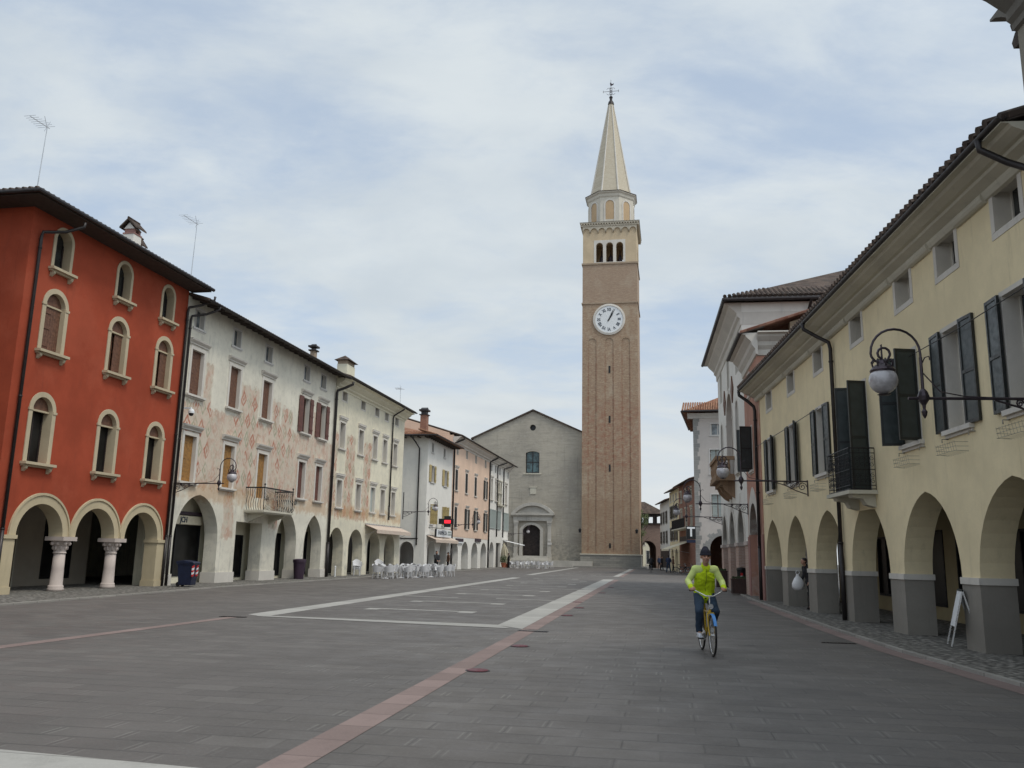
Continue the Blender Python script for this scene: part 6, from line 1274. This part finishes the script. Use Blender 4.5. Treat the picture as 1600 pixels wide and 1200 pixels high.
# tree behind the bell tower
m, b_, p = newmat('tree foliage'); oc = ocoord(b_); c = b_.mix(b_.ramp(b_.noise(oc, 1.1, 4), .35, .65), (.055, .085, .025), (.12, .15, .045)); b_.put(p.inputs['Base Color'], c); p.inputs['Roughness'].default_value = .6; MAT['leaf'] = m
MAT['bark'] = plain('bark', (.09, .07, .05), .9, var=.3)
t = thing('tree', 'green leafy tree showing behind the right edge of the bell tower', 'tree', (18.9, 124.5, 0)); b = MB(); b.tube([(0, 0, 0), (.1, 0, 2.5), (.0, .1, 5), (.1, 0, 7.5)], [.22, .16, .11, .04], 8)
for a in range(7): b.tube([(.05, 0, 3+.5*a), (.7*math.cos(a*2.1), .7*math.sin(a*2.1), 4+.55*a), (1.1*math.cos(a*2.1), 1.1*math.sin(a*2.1), 4.4+.6*a)], [.07, .04, .015], 5)
b.build('trunk', 'bark', t); b = MB()
for i in range(16): q = random.Random(40+i); foliage(b, (q.uniform(-.75, .6), q.uniform(-1, 1), q.uniform(3.6, 8.6)), (.55, .55, .5), 150, .10, i)
b.build('crown', 'leaf', t, fix=False)
# ================================================================ PEOPLE AND BICYCLES
MAT['skin'] = plain('skin', (.42, .23, .16), .5, var=.08, bump=0); MAT['hair'] = plain('dark hair', (.03, .022, .018), .6)
def make_bike(frame_m='yellowf', guard='bluef', label='', loc=(0, 0, 0), rz=0, group=None, seat=.93, steer=0.):
    """local: front wheel towards -y"""
    t = thing('bicycle', label, 'bicycle', loc, rz, group); r = .335; wb = .54
    for yy in (-wb, wb):
        ring = [(0, yy+(r-.018)*math.cos(a), r+(r-.018)*math.sin(a)) for a in [2*math.pi*i/40 for i in range(40)]]
        wh = MB().tube([(0, yy-.04, r), (0, yy+.04, r)][:0] or [(-.03, yy, r), (.03, yy, r)], .022, 10).build('wheel', 'steel', t)
        MB().tube(ring, .019, 8, closed=True).build('tyre', 'black', wh, smooth=True)
        MB().tube([(0, yy+(r-.045)*math.cos(a), r+(r-.045)*math.sin(a)) for a in [2*math.pi*i/40 for i in range(40)]], .011, 6, closed=True).build('rim', 'steel', wh, smooth=True)
        b = MB()
        for i in range(28): a = 2*math.pi*i/28; s_ = 1 if i % 2 else -1; b.tube([(s_*.025, yy, r), (0, yy+(r-.05)*math.cos(a), r+(r-.05)*math.sin(a))], .0016, 3)
        b.build('spokes', 'steel', wh)
    b = MB(); bb = (0, .10, .29); hd = (0, -.33, .74); hb = (0, -.36, .62); st = (0, .20, .80)
    b.tube([hb, hd], .024, 10).tube([bb, hb], .020, 8).tube([bb, st], .018, 8).tube([(0, .17, .70), (0, -.34, .70)], .017, 8)
    for s_ in (-1, 1): b.tube([(s_*.02, .11, .29), (s_*.06, wb, r)], .010, 6).tube([(s_*.02, .19, .74), (s_*.06, wb, r)], .009, 6)
    b.build('frame', frame_m, t)
    b = MB(); b.tube([hd, (0, -.39, .60)], .018, 8).box(-.055, -.415, .675, .055, -.365, .70)
    for s_ in (-1, 1): b.tube([(s_*.052, -.39, .69), (s_*.052, -.44, .50), (s_*.048, -wb, r)], .012, 8)
    b.build('fork', frame_m, t)
    b = MB(); b.tube([(0, .20, .79), (0, .235, seat-.06)], .014, 8); b.build('seat_post', 'steel', t)
    b = MB(); b.ell((0, .30, seat-.02), (.10, .10, .035), 12, 6).ell((0, .17, seat-.02), (.035, .13, .028), 10, 6); b.build('saddle', 'black', t, smooth=True)
    b = MB(); b.tube([hd, (0, -.32, .97)], .013, 8); pts = [(-.30, -.20, 1.055), (-.24, -.25, 1.06), (-.15, -.33, 1.01), (-.06, -.35, .965), (.06, -.35, .965), (.15, -.33, 1.01), (.24, -.25, 1.06), (.30, -.20, 1.055)]
    b.tube(pts, .011, 8); b.build('handlebar', 'steel', t, smooth=True)
    for s_ in (-1, 1): MB().tube([(s_*.235, -.252, 1.06), (s_*.315, -.19, 1.053)], .017, 8).build('grip', 'black', t)
    for yy, a0, a1 in ((-wb, 20, 150), (wb, 10, 170)):
        b = MB(); vs = []; n = 14
        for i in range(n+1):
            a = R(a0+(a1-a0)*i/n)
            for q in (-.028, -.02, .02, .028): rr_ = r+.012+(.01 if abs(q) < .025 else -.004); vs.append((q, yy+rr_*math.cos(a), r+rr_*math.sin(a)))
        b.add(vs, [(4*i+j, 4*i+j+1, 4*i+5+j, 4*i+4+j) for i in range(n) for j in range(3)]).build('mudguard', guard if yy < 0 else 'black', t, fix=False)
    b = MB(); b.lathe([(.02, -.05), (.085, -.003), (.085, .003), (.02, .05)], n=20, M=Matrix.Translation((-.03, .10, .29)) @ Matrix.Rotation(R(90), 4, 'Y')); b.build('chainring', 'steel', t)
    for s_, cy_, cz_ in ((-1, -.06, .25), (1, .26, .33)): q = MB(); q.tube([(s_*.05, .10, .29), (s_*.07, cy_, cz_)], .010, 6).build('crank', 'steel', t); MB().box(s_*.12-.045, cy_-.04, cz_-.012, s_*.12+.045, cy_+.04, cz_+.012).build('pedal', 'black', t)
    b = MB(); b.tube([(0, -.43, .80), (0, -.37, .80)], [.045, .03], 12); b.build('headlight', 'steel', t)
    MB().box(-.06, .38, .70, .06, .72, .715).build('rack', 'steel', t); return t
MAT['yellowf'] = plain('golden yellow enamel', (.50, .33, .03), .3, .1, var=.1, bump=0); MAT['bluef'] = plain('bright blue mudguard', (.06, .25, .60), .35, bump=0)
MAT['hiviz'] = stucco('fluorescent jacket', (.56, .72, .02), .14, (.36, .5, .01), .5, bump=1.); MAT['hipale'] = stucco('pale lime sleeve', (.66, .76, .27), .12, (.46, .56, .16), .5, bump=1.)
MAT['jeans'] = stucco('blue jeans', (.038, .06, .095), .22, (.03, .05, .09), .4); MAT['beanie'] = plain('dark knitted hat', (.02, .02, .032), .95, var=.3, bump=.6, bscale=120)
MAT['shoew'] = plain('white shoe', (.6, .62, .66), .6); MAT['shoed'] = plain('dark shoe', (.03, .025, .025), .6)
MAT['blackj'] = plain('black cloth', (.02, .02, .023), .9, var=.3); MAT['bluej'] = plain('navy jacket', (.03, .045, .09), .85, var=.25); MAT['brownj'] = plain('brown jacket', (.16, .09, .06), .85); MAT['bag'] = plain('white plastic bag', (.75, .75, .76), .4, var=.1, bump=.5, bscale=20)
MAT['eye'] = plain('eye', (.05, .035, .03), .2, bump=0); MAT['lips'] = plain('lips', (.36, .14, .12), .5, bump=0)

def crease(o, amp, fr):
    me = o.data; ns = [v.normal.copy() for v in me.vertices]
    for v, n_ in zip(me.vertices, ns):
        p_ = v.co; q = noise.noise(Vector((p_.x*fr*.8+p_.z*fr*.5, p_.y*fr*.6, p_.z*fr*1.3-p_.x*fr*.4))); v.co = p_+n_*amp*(abs(q)*-1.6+.25+.3*noise.noise(p_*fr*2.5))
    me.update()
def V3(p): return Vector(p)
def lerp(a, b, t): return V3(a).lerp(V3(b), t)
def make_person(label, loc, rz, J, vox, top, legs, shoes, hat=None, hairm='hair', pale=None, s=1., group=None, fingers=False, longhair=False):
    J = {k: V3(v) for k, v in J.items()}; b = MB()
    hd, nk, ch, pv = J['head'], J['neck'], J['chest'], J['pelvis']; fwd = V3((0, -1, 0)) if 'face' not in J else J['face']; sd_ = V3((0, 0, 1)).cross(fwd).normalized()*1.0
    Mh = Matrix((sd_, -fwd, V3((0, 0, 1)))).transposed().to_4x4()
    def h(x, y, z): return hd+sd_*x-fwd*y+V3((0, 0, z))     # head-local : x side, y back, z up
    b.ell(h(0, .008, .035), (.076, .094, .088), 16, 12, M=Mh).ell(h(0, -.02, -.035), (.062, .072, .075), 14, 10, M=Mh).ell(h(0, -.045, -.085), (.036, .03, .026), 10, 8, M=Mh)
    b.cap(h(0, -.082, .018), .010, h(0, -.108, -.018), .0155, 8); b.ell(h(-.012, -.092, -.022), .011, 8, 6).ell(h(.012, -.092, -.022), .011, 8, 6)
    b.ell(h(0, -.070, .040), (.062, .022, .014), 12, 6, M=Mh)
    for q in (-1, 1): b.ell(h(.040*q, -.066, -.02), (.024, .02, .02), 8, 6, M=Mh); b.ell(h(.080*q, .012, .0), (.014, .022, .032), 8, 6, M=Mh)
    b.cap(nk-V3((0, 0, .05)), .058, hd-V3((0, 0, .06))+fwd*(-.02), .052)
    b.cap(ch, .125, pv+V3((0, 0, .08)), .115).cap(J['shL'], .055, J['shR'], .055)
    for q in 'LR':
        b.cap(J['sh'+q], .052, J['el'+q], .040).cap(J['el'+q], .040, J['ha'+q], .026); b.cap(J['hip'+q], .080, J['kn'+q], .054).cap(J['kn'+q], .052, J['an'+q], .036).cap(J['an'+q], .034, J['to'+q], .026)
        hp = J['ha'+q]; d = (hp-J['el'+q]).normalized()
        if not fingers:
            b.ell(hp+d*.045, (.036, .03, .05), 8, 6)
            for i in range(4): b.cap(hp+d*.07+V3((.015*(i-1.5), 0, 0)), .009, hp+d*.12+V3((.017*(i-1.5), -.012, -.01)), .007, 6)
            b.cap(hp+d*.03+V3((.03, -.01, 0)), .010, hp+d*.07+V3((.045, -.03, 0)), .008, 6)
        else:   # hand closed over a handlebar grip
            sg = 1 if q == 'L' else -1; gr = hp; ax = V3((sg*.79, .61, -.05)).normalized(); fr = V3((sg*.61, -.79, 0)).normalized()*1.0; fr = V3((-sg*.0+sg*.35, -.94, 0)).normalized()
            pc = gr+V3((0, 0, .022))-fr*.022; b.cap(J['el'+q].lerp(gr, .86), .027, pc-fr*.01, .026)
            b.ell(pc-ax*.018, (.03, .034, .020), 10, 8).ell(pc+ax*.016, (.03, .034, .019), 10, 8)
            for i, ln in enumerate((.9, 1.05, 1.0, .82)):
                k0 = pc+ax*(-.034+.0225*i)+fr*.026; k1 = k0+fr*.026*ln-V3((0, 0, .012)); k2 = k1+fr*.004-V3((0, 0, .028*ln)); k3 = k2-fr*.024-V3((0, 0, .008))
                b.cap(k0, .0098, k1, .0092, 8).cap(k1, .0092, k2, .0085, 8).cap(k2, .0085, k3, .0075, 8)
            b.cap(pc-ax*.040-fr*.012, .012, pc-ax*.058+fr*.014-V3((0, 0, .018)), .0105, 8).cap(pc-ax*.058+fr*.014-V3((0, 0, .018)), .0105, pc-ax*.044+fr*.028-V3((0, 0, .036)), .009, 8)
    P = remesh(b, 'person', 'skin', None, vox, 3); P.location = loc; P.rotation_euler = (0, 0, rz); P.scale = (s, s, s); tag(P, label, 'person', group)
    for q in (-1, 1): MB().ell(h(.030*q, -.080, .012), .0095, 8, 6).build('eye', 'eye', P, smooth=True)
    MB().ell(h(0, -.082, -.052), (.024, .010, .007), 10, 6, M=Mh).build('mouth', 'lips', P, smooth=True)
    # jacket
    b = MB(); b.cap(ch+V3((0, 0, .02)), .150, pv+V3((0, 0, .10)), .148, 14).ell(pv+V3((0, -.01, .0)), (.178, .16, .15), 14, 8).ell(pv+V3((0, -.03, -.06)), (.172, .155, .12), 14, 8).cap(ch+V3((-.07, 0, .04)), .115, ch+V3((.07, 0, .04)), .115, 12)
    for q in 'LR': m_ = 1 if q == 'L' else -1; b.cap(ch+V3((.08*m_, 0, .06)), .10, J['sh'+q]-V3((0, 0, .02)), .060, 12).cap(pv+V3((.06*m_, 0, .02)), .13, ch+V3((.06*m_, -.01, 0)), .12, 12)
    b.cap(nk-V3((0, 0, .06)), .095, nk+V3((0, 0, .012)), .070, 12)
    for q in 'LR': b.cap(nk-V3((0, 0, .05)), .078, J['sh'+q]-V3((0, 0, .03)), .058, 12)
    if not pale:
        for q in 'LR': b.cap(J['sh'+q], .072, J['el'+q], .058, 10).cap(J['el'+q], .060, J['el'+q].lerp(J['ha'+q], .88), .045, 10)
    jk = remesh(b, 'jacket', top, P, vox*1.2, 3)
    if fingers: crease(jk, .016, 9)
    if pale:
        for q in 'LR':
            b = MB(); b.cap(nk.lerp(J['sh'+q], .45)-V3((0, 0, .045)), .080, J['sh'+q]+V3((0, 0, .002)), .078, 12).cap(J['sh'+q]+V3((0, 0, .0)), .070, J['el'+q], .053, 12).cap(J['el'+q], .056, J['el'+q].lerp(J['ha'+q], .72), .046, 12)
            for k in range(4): p_ = J['sh'+q].lerp(J['el'+q], .3+.2*k); b.ell(p_, .066-.003*k, 10, 8)
            remesh(b, 'sleeve', pale, jk, vox*1.2, 3); b = MB(); b.cap(J['el'+q].lerp(J['ha'+q], .66), .049, J['el'+q].lerp(J['ha'+q], .90), .046, 12); remesh(b, 'cuff', top, jk, vox, 2)
        MB().tube([ch+V3((0, -.163, .12)), ch+V3((0, -.158, -.05)), pv+V3((0, -.162, .10)), pv+V3((0, -.150, -.04))], .004, 4).build('zip', 'blackj', jk)
    b = MB(); b.ell(pv+V3((0, .01, -.02)), (.165, .145, .13), 14, 8)
    for q in 'LR': b.cap(J['hip'+q], .098, J['kn'+q], .072, 12).cap(J['kn'+q], .072, J['kn'+q].lerp(J['an'+q], .93), .062, 12)
    tr = remesh(b, 'trousers', legs, P, vox*1.2, 3)
    if fingers: crease(tr, .010, 8)
    for q in 'LR':
        b = MB(); b.cap(J['an'+q]-V3((0, -.02, .03)), .045, J['to'+q], .034, 10).box(*(lambda a, c: (min(a.x, c.x)-.034, min(a.y, c.y)-.035, min(a.z, c.z)-.038, max(a.x, c.x)+.034, max(a.y, c.y)+.04, min(a.z, c.z)-.012))(J['an'+q]-V3((0, 0, .0)), J['to'+q])); remesh(b, 'shoe', shoes, P, min(vox, .015), 1)
    b = MB()
    if hat:
        b.ell(h(0, .012, .062), (.091, .108, .105), 18, 12, M=Mh).ell(h(0, .03, .125), (.062, .072, .068), 12, 8, M=Mh); n0 = len(b.v); b.tube([h(.085*math.cos(a), .012+.102*math.sin(a), .042) for a in [2*math.pi*i/20 for i in range(20)]], .017, 8, closed=True)
        # cut off below the brow
        b.v = [tuple(Vector(v)) if (Vector(v)-hd).z > .028 else (v[0], v[1], hd.z+.028) for v in b.v]; remesh(b, 'beanie', hat, P, min(vox, .01), 2)
    else:
        b.ell(h(0, .025, .055), (.086, .100, .088), 14, 10, M=Mh).ell(h(0, .055, .0), (.078, .062, .085), 12, 8, M=Mh)
        if longhair: b.ell(h(0, .06, -.10), (.08, .05, .13), 12, 8, M=Mh)
        remesh(b, 'hair', hairm, P, min(vox, .015), 1)
    return P
# the cyclist
BX, BY = 3.45, 15.34
make_bike('yellowf', 'bluef', 'yellow city bicycle with blue front mudguard, ridden towards the camera', (BX, BY, 0), R(-3))
J = dict(head=(0, -.045, 1.615), neck=(0, .03, 1.475), chest=(0, .09, 1.29), pelvis=(0, .235, 1.0), shL=(.165, .055, 1.40), shR=(-.165, .055, 1.40), elL=(.285, .04, 1.20), elR=(-.30, .06, 1.20), haL=(.275, -.222, 1.075), haR=(-.275, -.222, 1.075),
         hipL=(.09, .22, .96), hipR=(-.09, .22, .96), knL=(.155, -.02, .70), knR=(-.15, -.17, .70), anL=(.13, .28, .42), anR=(-.13, .03, .36), toL=(.135, .15, .37), toR=(-.135, -.11, .30))
make_person('man in fluorescent jacket, jeans and dark knitted hat riding a bicycle towards the camera', (BX, BY, 0), R(-3), J, .0075, 'hiviz', 'jeans', 'shoew', hat='beanie', pale='hipale', fingers=True)
def standing(lean=0., armL=(.22, -.02, .84), armR=(-.22, -.02, .84), spread=.1, stride=0.):
    return dict(head=(0, -.02+lean, 1.61), neck=(0, .0+lean*.7, 1.47), chest=(0, lean*.5, 1.27), pelvis=(0, 0, .98), shL=(.18, lean*.6, 1.40), shR=(-.18, lean*.6, 1.40), elL=((.18+armL[0])/2+.05, armL[1]*.4+.02, (1.4+armL[2])/2), elR=((-.18+armR[0])/2-.05, armR[1]*.4+.02, (1.4+armR[2])/2), haL=armL, haR=armR,
        hipL=(.09, 0, .92), hipR=(-.09, 0, .92), knL=(.09+spread*.4, -.02-stride*.4, .50), knR=(-.09-spread*.4, -.02+stride*.5, .50), anL=(.09+spread, -stride, .09), anR=(-.09-spread, stride, .09), toL=(.10+spread, -stride-.14, .05), toR=(-.10-spread, stride-.14, .05))
make_person('man in navy jacket seen from behind, standing in the street towards the gate', (16.9, 92.5, 0), R(170), standing(armL=(.20, -.18, 1.05), armR=(-.26, -.1, 1.0), spread=.12), .02, 'bluej', 'jeans', 'shoed', s=1.05)
make_bike('blackj', 'blackj', 'dark bicycle ridden towards the town gate', (15.2, 93.5, 0), R(176))
Jr = dict(J); Jr['head'] = (0, -.03, 1.63)
make_person('person in black riding a dark bicycle towards the town gate', (15.2, 93.5, 0), R(176), Jr, .02, 'blackj', 'blackj', 'shoed')
make_person('waitress in dark top and black trousers standing among the white cafe tables', (-5.3, 64.4, 0), R(40), standing(armL=(.1, -.25, 1.05), armR=(-.12, -.25, 1.05), spread=.02), .02, 'blackj', 'blackj', 'shoed', longhair=True)
make_person('person in brown jacket by the pier between the pale grey and the peach house', (-5.55, 80.5, 0), R(-60), standing(spread=.02), .02, 'brownj', 'blackj', 'shoed', s=.97)
make_person('person in black coat standing under the white awning near the church', (.0, 104.6, 0), R(120), standing(spread=.03), .02, 'blackj', 'blackj', 'shoed')
make_person('stooping person in dark clothes half hidden by a pier of the yellow house', (9.74, 28.3, .05), R(-75), standing(lean=-.22, armL=(.24, -.22, .92), armR=(-.30, -.15, .98), spread=.02, stride=.1), .014, 'blackj', 'blackj', 'shoed', s=.93)
B = thing('shopping_bag', 'white plastic shopping bag held by the stooping person behind the pier', 'bag', (9.25, 28.05, .66)); b = MB(); n = 12; vs = []
for r_, z_ in ((.12, 0), (.19, .08), (.20, .2), (.13, .34), (.05, .44), (.04, .50)):
    for i in range(n): a = 2*math.pi*i/n; q = r_*(1+.10*math.sin(3*a+z_*9)); vs.append((q*math.cos(a), q*.7*math.sin(a), z_))
b.add(vs, [(j*n+i, j*n+(i+1) % n, (j+1)*n+(i+1) % n, (j+1)*n+i) for j in range(5) for i in range(n)]+[tuple(range(n-1, -1, -1))]); b.build('body', 'bag', B, smooth=True); MB().tube([(.03, 0, .48), (.07, 0, .56), (0, 0, .62), (-.06, 0, .55), (-.03, 0, .48)], .01, 5).build('handle', 'bag', B)
for x, y, a, cm, lb in ((21.0, 122, 20, 'bluej', 'person in blue standing left in front of the gate arch'), (22.3, 121, 160, 'blackj', 'person in black right beneath the gate arch'), (19.1, 101.5, 90, 'brownj', 'person in brown walking past the yellow far house'), (19.0, 108.5, 60, 'blackj', 'person in black by the worn grey far house')):
    make_person(lb, (x, y, 0), R(a), standing(spread=.04, stride=.12), .03, cm, 'blackj', 'shoed', group='passers-by near the town gate')
bk = make_bike('blackj', 'blackj', 'parked dark bicycle with silver mudguard, first from the left before the brick far house', (17.1, 86.5, 0), R(70), 'bicycles parked before the brick far house')
dup(bk, loc=(17.8, 87.0, 0), rz=R(80), label='parked dark bicycle in the middle of the row before the brick far house'); dup(bk, loc=(18.3, 86.2, 0), rz=R(64), label='parked dark bicycle nearest the quoined house')
# small motor scooter under the gate
t = thing('motor_scooter', 'small dark motor scooter with lit headlight in front of the gate arch', 'scooter', (21.7, 119.5, 0), R(15)); b = MB(); b.ell((0, .35, .62), (.16, .42, .16), 12, 8).ell((0, -.38, .62), (.2, .1, .38), 12, 8).box(-.15, -.35, .26, .15, .2, .33); b.build('body', 'redm', t, smooth=True); MB().ell((0, .35, .80), (.14, .36, .06), 12, 6).build('saddle', 'black', t)
for q in (-.55, .6): MB().lathe([(.12, -.05), (.22, -.05), (.24, 0), (.22, .05), (.12, .05)], n=18, M=Matrix.Translation((0, q, .24)) @ Matrix.Rotation(R(90), 4, 'Y')).build('wheel', 'black', t)
MB().tube([(-.3, -.35, 1.05), (0, -.42, 1.0), (.3, -.35, 1.05)], .018, 6).build('handlebar', 'iron', t); m, b_, p = newmat('headlight'); p.inputs['Emission Color'].default_value = (1, .95, .85, 1); p.inputs['Emission Strength'].default_value = 1.5; MAT['hl'] = m; MB().ell((0, -.47, .92), .08, 10, 8).build('headlight', 'hl', t)
